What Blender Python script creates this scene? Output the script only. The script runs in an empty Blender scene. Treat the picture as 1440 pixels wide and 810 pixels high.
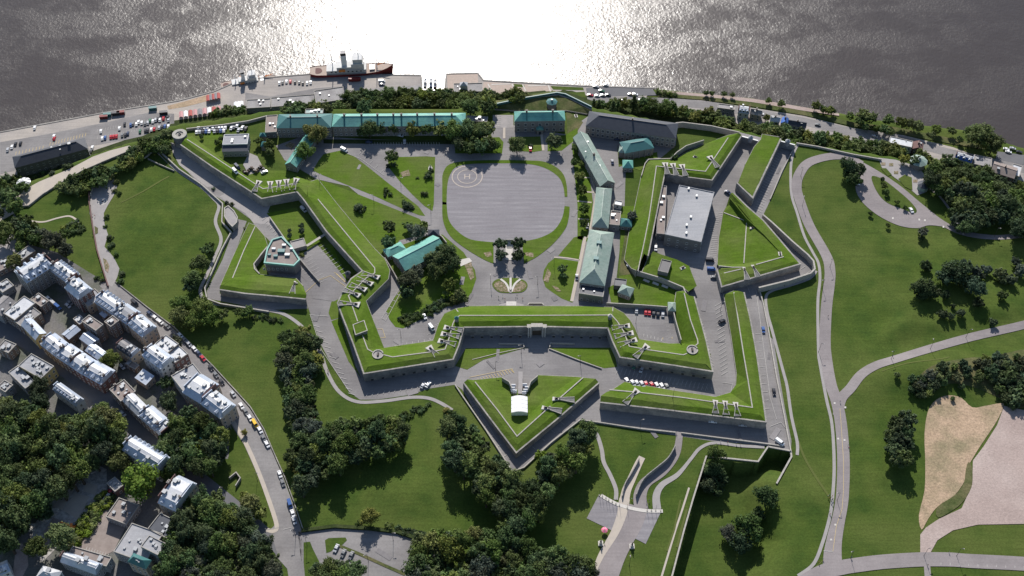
import bpy, bmesh, math, random
from mathutils import Vector, Matrix
from mathutils.geometry import delaunay_2d_cdt
from mathutils.bvhtree import BVHTree
random.seed(7)
R = math.radians
S = bpy.context.scene
C = S.collection
# ---------------------------------------------------------------- camera, sky, sun, exposure
FPX, PITCH, CAMH = 1591.0, R(49.8), 526.0          # focal length in photo pixels, depression, height in metres
SUN_EL, SUN_AZ = R(37), R(-3.6)
cd = bpy.data.cameras.new('camera'); cam = bpy.data.objects.new('camera', cd); C.objects.link(cam)
cd.sensor_width = 36; cd.lens = 36*FPX/1440; cd.clip_start = 1; cd.clip_end = 20000
cam.location = (0, 0, CAMH); cam.rotation_euler = (R(90)-PITCH, 0, 0); S.camera = cam
wd = bpy.data.worlds.new('World'); S.world = wd; wd.use_nodes = True
nt = wd.node_tree; bg = nt.nodes['Background']; sk = nt.nodes.new('ShaderNodeTexSky')
sk.sky_type = 'NISHITA'; sk.sun_disc = False; sk.sun_elevation = SUN_EL; sk.sun_rotation = SUN_AZ
sk.air_density = 1.0; sk.dust_density = 0.6
nt.links.new(sk.outputs[0], bg.inputs[0]); bg.inputs[1].default_value = 0.085
sd = bpy.data.lights.new('sun', 'SUN'); sd.energy = 4.4; sd.angle = R(0.53); sd.color = (1, .95, .89)
so = bpy.data.objects.new('sun', sd); C.objects.link(so); so.rotation_euler = (-(R(90)-SUN_EL), 0, -SUN_AZ)
S.view_settings.view_transform = 'Standard'; S.view_settings.look = 'None'
S.view_settings.exposure = 0.6; S.view_settings.gamma = 1
S.cycles.use_adaptive_sampling = True
S.cycles.max_bounces = 5; S.cycles.diffuse_bounces = 2; S.cycles.glossy_bounces = 2
S.cycles.transparent_max_bounces = 4; S.cycles.sample_clamp_indirect = 3

# ---------------------------------------------------------------- survey: where each spot of the ground is
ST, CT = math.sin(PITCH), math.cos(PITCH)
CO = Vector((0, 0, CAMH))
def ray(x, y):
    a = (x-720)/FPX; b = (405-y)/FPX
    return Vector((a, CT+b*ST, -ST+b*CT))
def W(x, y, z=0.0):
    d = ray(x, y); return CO + d*((z-CAMH)/d.z)
LOW = -55.0
def interp(t, pts):
    if t <= pts[0][0]:
        (x0, y0), (x1, y1) = pts[0], pts[1]; return y0
    for (x0, y0), (x1, y1) in zip(pts, pts[1:]):
        if t <= x1: return y0+(y1-y0)*(t-x0)/(x1-x0)
    return pts[-1][1]
def mono(pts, z):
    o = [(W(x, y, z).x, W(x, y, z).y) for x, y in pts]; o.sort(); return o
A_PX = [(-90,335),(0,268),(55,250),(125,219),(182,200),(215,195),(240,176),(300,168),(350,160),(378,155),(470,152),(640,152),(690,145),(785,128),(832,150),(950,174),(1040,182),(1120,200),(1235,217),(1300,227),(1345,252),(1440,294),(1560,340)]
B_PX = [(-90,318),(0,256),(60,240),(125,214),(190,192),(240,170),(300,162),(345,155),(450,147),(600,134),(690,130),(790,121),(832,135),(900,146),(1000,164),(1100,180),(1200,196),(1290,213),(1400,238),(1440,250),(1560,285)]
S_PX = [(-120,205),(0,186),(150,158),(250,142),(300,129),(340,112),(440,104),(592,106),(594,127),(625,129),(628,104),(672,103),(680,113),(820,121),(920,124),(1000,131),(1060,137),(1131,149),(1238,168),(1360,182),(1440,207),(1600,255)]
A_C, B_C = mono(A_PX, 0), mono(B_PX, LOW)
S_C = mono(S_PX, LOW)
DEEP = None
HILLS = []
def hill(px, py, r, h, rx=1.0, ang=0):
    p = W(px, py); HILLS.append((p.x, p.y, r, h, rx, math.cos(ang), math.sin(ang)))
for a in [(1290,430,12,2.0,1.6,.4),(1370,425,14,2.6,2.0,.3),(1420,345,8,1.8,2.5,.2),(1255,470,7,1.6,2.2,.5),(1330,395,9,1.8,1.6,.2),(1275,455,5,1.1,2.5,.6),(1400,440,5,1.3,3,.3),(1230,430,9,1.0,1.5,.8),(1310,460,5,1.3,2.6,.25),(1350,350,7,1.0,2,.2),(1190,500,6,.0),
          (1250,530,13,2.2,2.2,.5),(1310,525,12,2.4,2.0,.2),(1400,520,14,2.2,2,.2),(1290,370,20,1.4,2,.1),(1225,400,14,.8),(1230,340,10,.7),
          (215,325,17,2.2,1.6,1.0),(205,270,12,1.0),(570,690,13,1.8,1.5,0),(1100,470,10,.6),(1240,660,14,.8),(1140,700,10,.8),(1390,270,14,2),(1365,300,10,2.5)]:
    hill(*a)
def seg_side(p, a, b): return (b[0]-a[0])*(p[1]-a[1])-(b[1]-a[1])*(p[0]-a[0])
DW = [W(x, y) for x, y in ((925,850),(945,810),(987,662),(1000,649),(1066,654),(1081,633),(1112,634),(1113,642),(1092,680))]
DWX = [(p.x, p.y) for p in DW]
def in_poly(x, y, P):
    c = False; j = len(P)-1
    for i in range(len(P)):
        xi, yi = P[i][0], P[i][1]; xj, yj = P[j][0], P[j][1]
        if (yi > y) != (yj > y) and x < (xj-xi)*(y-yi)/(yj-yi)+xi: c = not c
        j = i
    return c
_d = [W(x, y) for x, y in ((1100,700),(1115,760),(1080,860),(900,900))]
DEEP_P = DWX+[(p.x, p.y) for p in _d]
_rb = [(W(x, y).x, W(x, y).y) for x, y in ((1113,634),(1092,680),(1100,700),(1115,760),(1080,860))]
DEEP_RB = _rb
def dist_seg(x, y, a, b):
    vx, vy = b[0]-a[0], b[1]-a[1]; t = ((x-a[0])*vx+(y-a[1])*vy)/(vx*vx+vy*vy); t = max(0, min(1, t))
    return math.hypot(x-a[0]-t*vx, y-a[1]-t*vy)
def smooth(t): t = max(0, min(1, t)); return t*t*(3-2*t)
def H(x, y):
    a = interp(x, A_C)
    if y > a:
        b = max(interp(x, B_C), a+12); s = interp(x, S_C)
        if y > s+7: return LOW-8
        if y > s-1.5: return LOW-.35-7.6*smooth((y-s+1.5)/8.5)
        if y > b: return LOW-.35
        t = (y-a)/(b-a)
        return (LOW-.35)*(1-(1-t)**2.3)
    z = 0.0
    if DEEP_P[0][0]-40 < x < 260 and y < 420 and in_poly(x, y, DEEP_P):
        d = min(dist_seg(x, y, DEEP_RB[i], DEEP_RB[i+1]) for i in (1, 2, 3))
        return -10.0*smooth(d/20)
    for hx, hy, r, h, rx, c, s_ in HILLS:
        dx, dy = x-hx, y-hy
        if abs(dx) < 90 and abs(dy) < 90:
            u = (dx*c+dy*s_)/rx; v = -dx*s_+dy*c
            z += h*math.exp(-(u*u+v*v)/(r*r))
    return z
def G(x, y, off=0.0):
    """the spot of the terrain seen at (x, y)"""
    d = ray(x, y); z0 = 8.0; p = W(x, y, z0)
    z = z0
    while z > LOW-9:
        q = W(x, y, z)
        if H(q.x, q.y) >= z: break
        z -= 1.0
    lo, hi = z, z+1.0
    for _ in range(8):
        m = (lo+hi)/2; q = W(x, y, m)
        if H(q.x, q.y) >= m: lo = m
        else: hi = m
    q = W(x, y, lo); q.z = H(q.x, q.y)+off
    return q

# ---------------------------------------------------------------- materials
MATS = {}
def mat(name, base, rough=.85, metal=0.0, var=None, scale=.2, bump=0.0, bscale=4.0, detail=4, spec=.3, objcol=False, var2=None, scale2=.02, stripes=None, emit=None, fine=0.0, streak=0.0):
    """noise-mixed principled material in world metres; var = second colour, var2 = third, broad colour"""
    if name in MATS: return MATS[name]
    m = bpy.data.materials.new(name); m.use_nodes = True; MATS[name] = m
    n = m.node_tree.nodes; l = m.node_tree.links; b = n['Principled BSDF']
    b.inputs['Roughness'].default_value = rough; b.inputs['Metallic'].default_value = metal
    b.inputs['Specular IOR Level'].default_value = spec
    geo = n.new('ShaderNodeNewGeometry')
    def noise(sc, det=4, rg=.6):
        t = n.new('ShaderNodeTexNoise'); t.inputs['Scale'].default_value = sc; t.inputs['Detail'].default_value = det
        t.inputs['Roughness'].default_value = rg; l.new(geo.outputs['Position'], t.inputs['Vector']); return t
    def mix(f, a, c, mode='MIX'):
        x = n.new('ShaderNodeMix'); x.data_type = 'RGBA'; x.blend_type = mode
        if isinstance(f, float): x.inputs[0].default_value = f
        else: l.new(f, x.inputs[0])
        for s_, v in ((6, a), (7, c)):
            if isinstance(v, tuple): x.inputs[s_].default_value = (*v[:3], 1)
            else: l.new(v, x.inputs[s_])
        return x.outputs[2]
    def ramp(o, a, c):
        r = n.new('ShaderNodeMapRange'); r.inputs[1].default_value = a; r.inputs[2].default_value = c; l.new(o, r.inputs[0]); return r.outputs[0]
    col = tuple(base)
    if var: col = mix(ramp(noise(scale, detail).outputs[0], .3, .7), col, tuple(var))
    if var2: col = mix(ramp(noise(scale2, 3).outputs[0], .42, .66), col, tuple(var2))
    if stripes:
        ax, per, amt = stripes
        w = n.new('ShaderNodeTexWave'); w.inputs['Scale'].default_value = 1/per*.314; w.inputs['Distortion'].default_value = .6
        w.bands_direction = ax; w.inputs['Detail'].default_value = 1
        l.new(geo.outputs['Position'], w.inputs['Vector'])
        col = mix(ramp(w.outputs[0], .35, .65), col, tuple(amt))
    if streak:
        mp = n.new('ShaderNodeMapping'); mp.inputs['Scale'].default_value = (.06, .9, 1); mp.inputs['Rotation'].default_value = (0, 0, .25); l.new(geo.outputs['Position'], mp.inputs[0])
        t = n.new('ShaderNodeTexNoise'); t.inputs['Scale'].default_value = .8; t.inputs['Detail'].default_value = 3; l.new(mp.outputs[0], t.inputs['Vector'])
        mr = n.new('ShaderNodeMapRange'); mr.inputs[1].default_value = .3; mr.inputs[2].default_value = .7; mr.inputs[3].default_value = 1-streak; mr.inputs[4].default_value = 1+streak; l.new(t.outputs[0], mr.inputs[0])
        col = mix(1.0, col, mr.outputs[0], 'MULTIPLY')
    if fine:
        t = noise(.9, 5, .75); mr = n.new('ShaderNodeMapRange'); mr.inputs[1].default_value = .3; mr.inputs[2].default_value = .7; mr.inputs[3].default_value = 1-fine; mr.inputs[4].default_value = 1+fine; l.new(t.outputs[0], mr.inputs[0])
        col = mix(1.0, col, mr.outputs[0], 'MULTIPLY')
    if objcol:
        oi = n.new('ShaderNodeObjectInfo'); col = mix(1.0, oi.outputs['Color'], col, 'MULTIPLY')
    if isinstance(col, tuple): b.inputs['Base Color'].default_value = (*col, 1)
    else: l.new(col, b.inputs['Base Color'])
    if bump:
        bp = n.new('ShaderNodeBump'); bp.inputs['Strength'].default_value = bump; bp.inputs['Distance'].default_value = .3
        l.new(noise(bscale, 4).outputs[0], bp.inputs['Height']); l.new(bp.outputs[0], b.inputs['Normal'])
    if emit: pass
    return m
M = lambda k: MATS[k]
mat('grass', (.037,.066,.013), .95, var=(.062,.092,.017), scale=.08, var2=(.075,.098,.024), scale2=.02, bump=.4, bscale=1.5, spec=.06, fine=.26, streak=.09)
mat('rough_grass', (.040,.060,.018), .95, var=(.08,.095,.035), scale=.3, var2=(.12,.11,.055), scale2=.06, bump=.6, bscale=1.0, spec=.06, fine=.3)
mat('fort_grass', (.060,.108,.010), .95, var=(.082,.132,.016), scale=.12, var2=(.09,.12,.028), scale2=.035, bump=.4, bscale=1.2, spec=.06, fine=.2, streak=.12)
mat('dry_grass', (.085,.10,.03), .95, var=(.09,.11,.03), scale=.3, spec=.1)
mat('scrub', (.028,.042,.014), .95, var=(.05,.062,.024), scale=.25, bump=.8, bscale=.6, spec=.06, fine=.35)
mat('asphalt', (.195,.185,.182), .9, var=(.235,.224,.22), scale=.07, var2=(.158,.15,.15), scale2=.03, spec=.2, fine=.12, streak=.07)
mat('parade_asphalt', (.205,.195,.205), .9, var=(.24,.228,.236), scale=.09, stripes=('Y', 4.2, (.195,.185,.195)), var2=(.185,.172,.182), scale2=.025, spec=.2, fine=.1, streak=.1)
mat('park_road', (.225,.20,.198), .9, var=(.25,.225,.222), scale=.12, var2=(.195,.175,.175), scale2=.04, spec=.2, fine=.1, streak=.06)
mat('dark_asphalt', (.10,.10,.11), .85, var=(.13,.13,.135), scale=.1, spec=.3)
mat('quay', (.29,.265,.25), .9, var=(.24,.225,.215), scale=.05, var2=(.35,.315,.28), scale2=.02, spec=.2, fine=.12, streak=.1)
mat('town_ground', (.11,.108,.11), .9, var=(.17,.16,.15), scale=.12, var2=(.07,.08,.055), scale2=.06, fine=.3)
mat('path', (.30,.28,.27), .9, var=(.25,.235,.23), scale=.3)
mat('gravel', (.34,.268,.24), .95, var=(.29,.228,.205), scale=.07, var2=(.38,.31,.28), scale2=.03, bump=.4, bscale=1, fine=.2)
mat('sand', (.40,.29,.20), .95, var=(.31,.225,.15), scale=.14, var2=(.21,.175,.105), scale2=.05, bump=.8, bscale=.6, fine=.35)
mat('beige_path', (.42,.37,.31), .9, var=(.36,.32,.28), scale=.25)
mat('stone', (.25,.235,.22), .9, var=(.16,.155,.15), scale=.35, var2=(.31,.29,.26), scale2=.15, bump=.6, bscale=1.5, fine=.25)
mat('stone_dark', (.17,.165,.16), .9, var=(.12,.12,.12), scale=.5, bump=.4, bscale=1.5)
mat('coping', (.37,.345,.305), .85, var=(.29,.275,.25), scale=.6, fine=.2)
mat('white_stone', (.52,.49,.45), .8, var=(.42,.40,.37), scale=1.2)
mat('paint_line', (.42,.405,.38), .8, var=(.28,.27,.26), scale=.8)
mat('yellow_line', (.5,.38,.16), .8, var=(.4,.32,.18), scale=1.5)
mat('copper', (.12,.33,.27), .55, var=(.15,.37,.31), scale=.25, var2=(.10,.26,.24), scale2=.1, spec=.4, fine=.15, streak=.12)
mat('copper_dark', (.035,.13,.13), .5, var=(.05,.15,.15), scale=.3, spec=.4)
mat('copper_pale', (.235,.30,.26), .55, var=(.20,.27,.23), scale=.25, var2=(.28,.33,.29), scale2=.1, spec=.4, fine=.12, streak=.1)
mat('slate', (.035,.04,.055), .55, var=(.05,.056,.07), scale=.4, spec=.4)
mat('tin', (.40,.45,.53), .4, metal=.2, var=(.33,.38,.47), scale=.35, var2=(.47,.50,.55), scale2=.1, spec=.5, fine=.15)  # blue cast of skylight on the slopes is put into the base colour
mat('tin_flat', (.50,.51,.53), .5, metal=.05, var=(.38,.39,.41), scale=.3, spec=.4, fine=.15)
mat('roof_grey', (.24,.23,.23), .85, var=(.31,.30,.29), scale=.3, var2=(.18,.17,.17), scale2=.15, fine=.2)
mat('roof_brown', (.20,.165,.15), .9, var=(.26,.22,.2), scale=.3)
mat('roof_light', (.27,.275,.29), .8, var=(.23,.235,.25), scale=.1, var2=(.31,.31,.32), scale2=.05, fine=.12, streak=.08)
mat('wall_stone', (.22,.20,.185), .9, var=(.17,.16,.15), scale=.7)
mat('wall_grey', (.2,.205,.22), .85, var=(.25,.25,.26), scale=.4)
mat('wall_brick', (.16,.09,.08), .9, var=(.13,.08,.075), scale=.9, fine=.2)
mat('wall_beige', (.45,.37,.28), .9, var=(.38,.31,.25), scale=.5)
mat('wall_brown', (.15,.115,.10), .9, var=(.19,.15,.13), scale=.5)
mat('wall_white', (.6,.6,.58), .85, var=(.5,.5,.5), scale=.5)
mat('wall_yellow', (.5,.38,.15), .9, var=(.42,.33,.15), scale=.5)
mat('glass', (.03,.035,.045), .12, spec=.6)
mat('frame', (.62,.62,.6), .6)
mat('metal_dark', (.05,.05,.055), .5, metal=.5)
mat('metal_grey', (.3,.31,.32), .5, metal=.5)
mat('bark', (.09,.07,.05), .95, var=(.06,.05,.04), scale=2)
mat('white_paint', (.8,.8,.8), .4)
mat('red_paint', (.20,.028,.028), .5, var=(.15,.025,.025), scale=.5)
mat('blue_paint', (.05,.13,.4), .4)
mat('orange_paint', (.7,.22,.04), .5)
mat('pink_fabric', (.75,.12,.28), .8)
mat('wood_deck', (.40,.32,.27), .9, var=(.34,.28,.24), scale=.4, fine=.1)
mat('rubble', (.34,.32,.30), .95, var=(.2,.19,.18), scale=.8, var2=(.45,.43,.4), scale2=.5)
mat('flowers', (.16,.13,.07), .95, var=(.07,.09,.025), scale=1.5, var2=(.30,.22,.18), scale2=.8)
mat('tan_line', (.46,.39,.32), .8, var=(.34,.30,.26), scale=.8)
mat('rubber', (.02,.02,.02), .8)
mat('car_paint', (1,1,1), .25, objcol=True, spec=.5)
mat('cloth', (1,1,1), .9, objcol=True)
mat('skin', (.5,.3,.22), .7)
mat('hair', (.05,.035,.025), .8)
def foliage_mat(nm='foliage', attr=False):
    m = bpy.data.materials.new(nm); m.use_nodes = True; MATS[nm] = m
    n = m.node_tree.nodes; l = m.node_tree.links; b = n['Principled BSDF']
    b.inputs['Roughness'].default_value = .75; b.inputs['Specular IOR Level'].default_value = .15
    geo = n.new('ShaderNodeNewGeometry'); t = n.new('ShaderNodeTexNoise'); t.inputs['Scale'].default_value = .35; t.inputs['Detail'].default_value = 3
    l.new(geo.outputs['Position'], t.inputs['Vector'])
    oi = n.new('ShaderNodeAttribute' if attr else 'ShaderNodeObjectInfo')
    if attr: oi.attribute_name = 'tint'
    mr = n.new('ShaderNodeMapRange'); mr.inputs[1].default_value = .3; mr.inputs[2].default_value = .7; mr.inputs[3].default_value = .65; mr.inputs[4].default_value = 1.5
    l.new(t.outputs[0], mr.inputs[0])
    mr2 = n.new('ShaderNodeMapRange'); mr2.inputs[3].default_value = .7; mr2.inputs[4].default_value = 1.3
    l.new(geo.outputs['Random Per Island'], mr2.inputs[0])
    mm = n.new('ShaderNodeMath'); mm.operation = 'MULTIPLY'; l.new(mr.outputs[0], mm.inputs[0]); l.new(mr2.outputs[0], mm.inputs[1])
    vm = n.new('ShaderNodeVectorMath'); vm.operation = 'SCALE'; l.new(oi.outputs['Color'], vm.inputs[0]); l.new(mm.outputs[0], vm.inputs['Scale'])
    l.new(vm.outputs[0], b.inputs['Base Color'])
    tr = n.new('ShaderNodeBsdfTranslucent'); l.new(vm.outputs[0], tr.inputs[0]); mx = n.new('ShaderNodeMixShader'); mx.inputs[0].default_value = .3
    l.new(b.outputs[0], mx.inputs[1]); l.new(tr.outputs[0], mx.inputs[2]); l.new(mx.outputs[0], n['Material Output'].inputs[0])
foliage_mat(); foliage_mat('foliage_mass', True)
def water_mat():
    m = bpy.data.materials.new('river_water'); m.use_nodes = True; MATS['river_water'] = m
    n = m.node_tree.nodes; l = m.node_tree.links; b = n['Principled BSDF']
    b.inputs['Base Color'].default_value = (.048,.040,.037,1); b.inputs['Roughness'].default_value = .3; b.inputs['IOR'].default_value = 1.33
    geo = n.new('ShaderNodeNewGeometry'); mp = n.new('ShaderNodeMapping'); mp.inputs['Scale'].default_value = (1, .85, 1); mp.inputs['Rotation'].default_value = (0,0,.5)
    l.new(geo.outputs['Position'], mp.inputs[0])
    def nz(s, d, r=.6):
        t = n.new('ShaderNodeTexNoise'); t.inputs['Scale'].default_value = s; t.inputs['Detail'].default_value = d; t.inputs['Roughness'].default_value = r
        l.new(mp.outputs[0], t.inputs['Vector']); return t.outputs[0]
    pr = n.new('ShaderNodeMapRange'); pr.inputs[1].default_value = .44; pr.inputs[2].default_value = .56; pr.inputs[3].default_value = .62; pr.inputs[4].default_value = 1.0
    mp2 = n.new('ShaderNodeMapping'); mp2.inputs['Scale'].default_value = (.85, 1.25, 1); mp2.inputs['Rotation'].default_value = (0,0,-.25); l.new(geo.outputs['Position'], mp2.inputs[0])
    tp = n.new('ShaderNodeTexNoise'); tp.inputs['Scale'].default_value = .019; tp.inputs['Detail'].default_value = 7; tp.inputs['Roughness'].default_value = .72; l.new(mp2.outputs[0], tp.inputs['Vector']); l.new(tp.outputs[0], pr.inputs[0])
    b1 = n.new('ShaderNodeBump'); b1.inputs['Distance'].default_value = .30; l.new(pr.outputs[0], b1.inputs['Strength']); l.new(nz(.42, 4, .65), b1.inputs['Height'])
    b2 = n.new('ShaderNodeBump'); b2.inputs['Strength'].default_value = 1; b2.inputs['Distance'].default_value = .35; l.new(nz(.06, 4, .55), b2.inputs['Height']); l.new(b1.outputs[0], b2.inputs['Normal'])
    l.new(b2.outputs[0], b.inputs['Normal'])
    mr = n.new('ShaderNodeMapRange'); mr.inputs[3].default_value = .22; mr.inputs[4].default_value = .295; mr.inputs[1].default_value = .44; mr.inputs[2].default_value = .56
    l.new(tp.outputs[0], mr.inputs[0]); l.new(mr.outputs[0], b.inputs['Roughness'])
water_mat()

# ---------------------------------------------------------------- object helpers
LABELS = set()
def link(name, me, parent=None):
    o = bpy.data.objects.new(name, me); C.objects.link(o)
    if parent is not None: o.parent = parent
    return o
def me_from(name, vs, fs, mats, mi=None, smooth_=False):
    me = bpy.data.meshes.new(name); me.from_pydata([tuple(v) for v in vs], [], fs)
    for m in (mats if isinstance(mats, (list, tuple)) else [mats]): me.materials.append(M(m) if isinstance(m, str) else m)
    if mi: me.polygons.foreach_set('material_index', mi)
    if smooth_: me.polygons.foreach_set('use_smooth', [True]*len(fs))
    me.update(); return me
def tag(o, label, cat, group=None):
    o['label'] = label; o['category'] = cat
    if group: o['group'] = group
    return o
def thing(name, label, cat, loc=(0,0,0), rz=0, group=None):
    o = bpy.data.objects.new(name, None); C.objects.link(o); o.location = loc; o.rotation_euler = (0,0,rz); o.empty_display_size = .1
    return tag(o, label, cat, group)
def struct(name, me):
    o = link(name, me); o['kind'] = 'structure'; return o
class MB:
    """collects shapes into one mesh"""
    def __init__(s): s.v = []; s.f = []; s.m = []
    def add(s, vs, fs, mi=0):
        k = len(s.v); s.v += [tuple(v) for v in vs]; s.f += [tuple(i+k for i in f) for f in fs]; s.m += [mi]*len(fs); return s
    def box(s, x0, y0, z0, x1, y1, z1, mi=0, M4=None):
        vs = [Vector(p) for p in ((x0,y0,z0),(x1,y0,z0),(x1,y1,z0),(x0,y1,z0),(x0,y0,z1),(x1,y0,z1),(x1,y1,z1),(x0,y1,z1))]
        if M4: vs = [M4 @ v for v in vs]
        return s.add(vs, [(0,3,2,1),(4,5,6,7),(0,1,5,4),(1,2,6,5),(2,3,7,6),(3,0,4,7)], mi)
    def cyl(s, x, y, z0, z1, r0, r1=None, n=12, mi=0, cap=True, M4=None):
        r1 = r0 if r1 is None else r1
        vs = [Vector((x+r0*math.cos(2*math.pi*i/n), y+r0*math.sin(2*math.pi*i/n), z0)) for i in range(n)]+[Vector((x+r1*math.cos(2*math.pi*i/n), y+r1*math.sin(2*math.pi*i/n), z1)) for i in range(n)]
        if M4: vs = [M4 @ v for v in vs]
        fs = [(i, (i+1) % n, n+(i+1) % n, n+i) for i in range(n)]
        if cap: fs += [tuple(range(n-1,-1,-1)), tuple(range(n,2*n))]
        return s.add(vs, fs, mi)
    def prism(s, poly, z0, z1, mi=0, ztop=None):
        n = len(poly)
        vs = [(p[0],p[1],z0) for p in poly]+[(p[0],p[1],z1 if ztop is None else ztop[i]) for i, p in enumerate(poly)]
        return s.add(vs, [(i,(i+1) % n,n+(i+1) % n,n+i) for i in range(n)]+[tuple(range(n-1,-1,-1)), tuple(range(n,2*n))], mi)
    def mesh(s, name, mats, sm=False): return me_from(name, s.v, s.f, mats, s.m, sm)
    def obj(s, name, mats, parent=None, sm=False): return link(name, s.mesh(name, mats, sm), parent)
def catmull(pts, n=6, closed=False):
    o = []; N = len(pts)
    rng = range(N if closed else N-1)
    for i in rng:
        g = (lambda k: pts[k % N]) if closed else (lambda k: pts[max(0, min(N-1, k))])
        p0, p1, p2, p3 = g(i-1), g(i), g(i+1), g(i+2)
        for k in range(n):
            t = k/n
            o.append(tuple(.5*((2*b)+(-a+c)*t+(2*a-5*b+4*c-d)*t*t+(-a+3*b-3*c+d)*t**3) for a, b, c, d in zip(p0, p1, p2, p3)))
    if not closed: o.append(tuple(pts[-1]))
    return o
def cdt(boundary, lines=(), pts=(), name='patch', m='grass', mi=None):
    """triangulated sheet: boundary and inner lines are lists of world (x,y,z)"""
    V = []; Z = []; E = []; F = []
    def put(p): V.append(Vector((p[0], p[1]))); Z.append(p[2]); return len(V)-1
    F.append([put(p) for p in boundary])
    for ln in lines:
        ids = [put(p) for p in ln]; E += list(zip(ids, ids[1:]))
    for p in pts: put(p)
    vs, es, fs, ov, oe, of = delaunay_2d_cdt(V, E, F, 1, 1e-4)
    zs = []
    for i, v in enumerate(vs):
        if ov[i]: zs.append(Z[ov[i][0]])
        else:
            d = sorted(((v-V[k]).length, Z[k]) for k in range(len(V)))[:2]
            zs.append((d[0][1]*d[1][0]+d[1][1]*d[0][0])/(d[0][0]+d[1][0]+1e-6))
    P = [(v.x, v.y, z) for v, z in zip(vs, zs)]
    out = []
    for f in fs:
        a, b, c = (P[i] for i in f[:3])
        out.append(tuple(f) if (b[0]-a[0])*(c[1]-a[1])-(b[1]-a[1])*(c[0]-a[0]) > 0 else tuple(reversed(f)))
    return P, out
def drape(name, px, m, off=.06, step=5, smooth_px=False, world=None, kind='structure', flat=False, n=5):
    """surface laid on the terrain inside an outline surveyed in photo pixels"""
    if smooth_px: px = catmull(px, n, True)
    w = world or [G(x, y) for x, y in px]
    b = []
    for i, p in enumerate(w):
        q = w[(i+1) % len(w)]; k = 1 if flat else max(1, int((Vector((q[0],q[1]))-Vector((p[0],p[1]))).length/step))
        for j in range(k): b.append((p[0]+(q[0]-p[0])*j/k, p[1]+(q[1]-p[1])*j/k))
    hs = [H(x, y) for x, y in b]
    inner = []
    if not flat:
        x0, x1 = min(p[0] for p in b), max(p[0] for p in b); y0, y1 = min(p[1] for p in b), max(p[1] for p in b)
        X = x0+step/2
        while X < x1:
            Y = y0+step/2
            while Y < y1:
                if in_poly(X, Y, b):
                    h = H(X, Y)
                    if abs(h-hs[0]) > .02: inner.append((X, Y, h+off))
                Y += step
            X += step
    P, F = cdt([(x, y, h+off) for (x, y), h in zip(b, hs)], pts=inner)
    me = me_from(name, P, F, m)
    o = link(name, me)
    if kind: o['kind'] = kind
    return o
def ribbon_pts(w, width, closed=False):
    L, Rr = [], []
    n = len(w)
    for i in range(n):
        a = w[(i-1) % n] if (closed or i > 0) else w[0]; c = w[(i+1) % n] if (closed or i < n-1) else w[-1]
        p = w[i]
        d1 = Vector((p[0]-a[0], p[1]-a[1])); d2 = Vector((c[0]-p[0], c[1]-p[1]))
        if d1.length < 1e-6: d1 = d2
        if d2.length < 1e-6: d2 = d1
        d1.normalize(); d2.normalize(); t = d1+d2
        if t.length < 1e-3: t = d1
        t.normalize(); nn = Vector((-t.y, t.x)); k = 1/max(.45, nn.dot(Vector((-d1.y, d1.x))))
        wd_ = width(i/(n-1)) if callable(width) else width
        L.append((p[0]+nn.x*wd_/2*k, p[1]+nn.y*wd_/2*k)); Rr.append((p[0]-nn.x*wd_/2*k, p[1]-nn.y*wd_/2*k))
    return L, Rr
def ribbon(name, px, width, m, off=.1, smooth_px=True, n=6, z=None, parent=None, kind='structure', step=6, world=None):
    if smooth_px and not world: px = catmull(px, n)
    w = world or [G(x, y) if z is None else W(x, y, z) for x, y in px]
    if z is None:
        d = [w[0]]
        for p, q in zip(w, w[1:]):
            k = max(1, int((Vector(q[:2])-Vector(p[:2])).length/step))
            for j in range(1, k+1): d.append((p[0]+(q[0]-p[0])*j/k, p[1]+(q[1]-p[1])*j/k, 0))
        w = d
    L, Q = ribbon_pts(w, width); n_ = len(w); vs = []
    for l_, q in zip(L, Q):
        for p in (l_, q): vs.append((p[0], p[1], (H(*p) if z is None else z)+off))
    fs = [(2*i, 2*i+1, 2*i+3, 2*i+2) for i in range(n_-1)]
    o = link(name, me_from(name, vs, fs, m), parent)
    if kind and parent is None: o['kind'] = kind
    return o
def wall_mesh(name, w, t, zb, m, zt=None, closed=False):
    """upright wall along world points (x,y,ztop); zb = foot height or function"""
    L, Q = ribbon_pts(w, t, closed); n = len(w); vs = []; fs = []
    for i in range(n):
        zt_ = w[i][2] if zt is None else zt; b_ = zb if not callable(zb) else zb(w[i][0], w[i][1])
        vs += [(L[i][0],L[i][1],b_),(Q[i][0],Q[i][1],b_),(Q[i][0],Q[i][1],zt_),(L[i][0],L[i][1],zt_)]
    for i in range(n if closed else n-1):
        a, b = 4*i, 4*((i+1) % n)
        fs += [(a, a+1, b+1, b), (a+1, a+2, b+2, b+1), (a+2, a+3, b+3, b+2), (a+3, a, b, b+3)]
    if not closed: fs += [(0,3,2,1), (4*n-4, 4*n-3, 4*n-2, 4*n-1)]
    return me_from(name, vs, fs, m)
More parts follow.
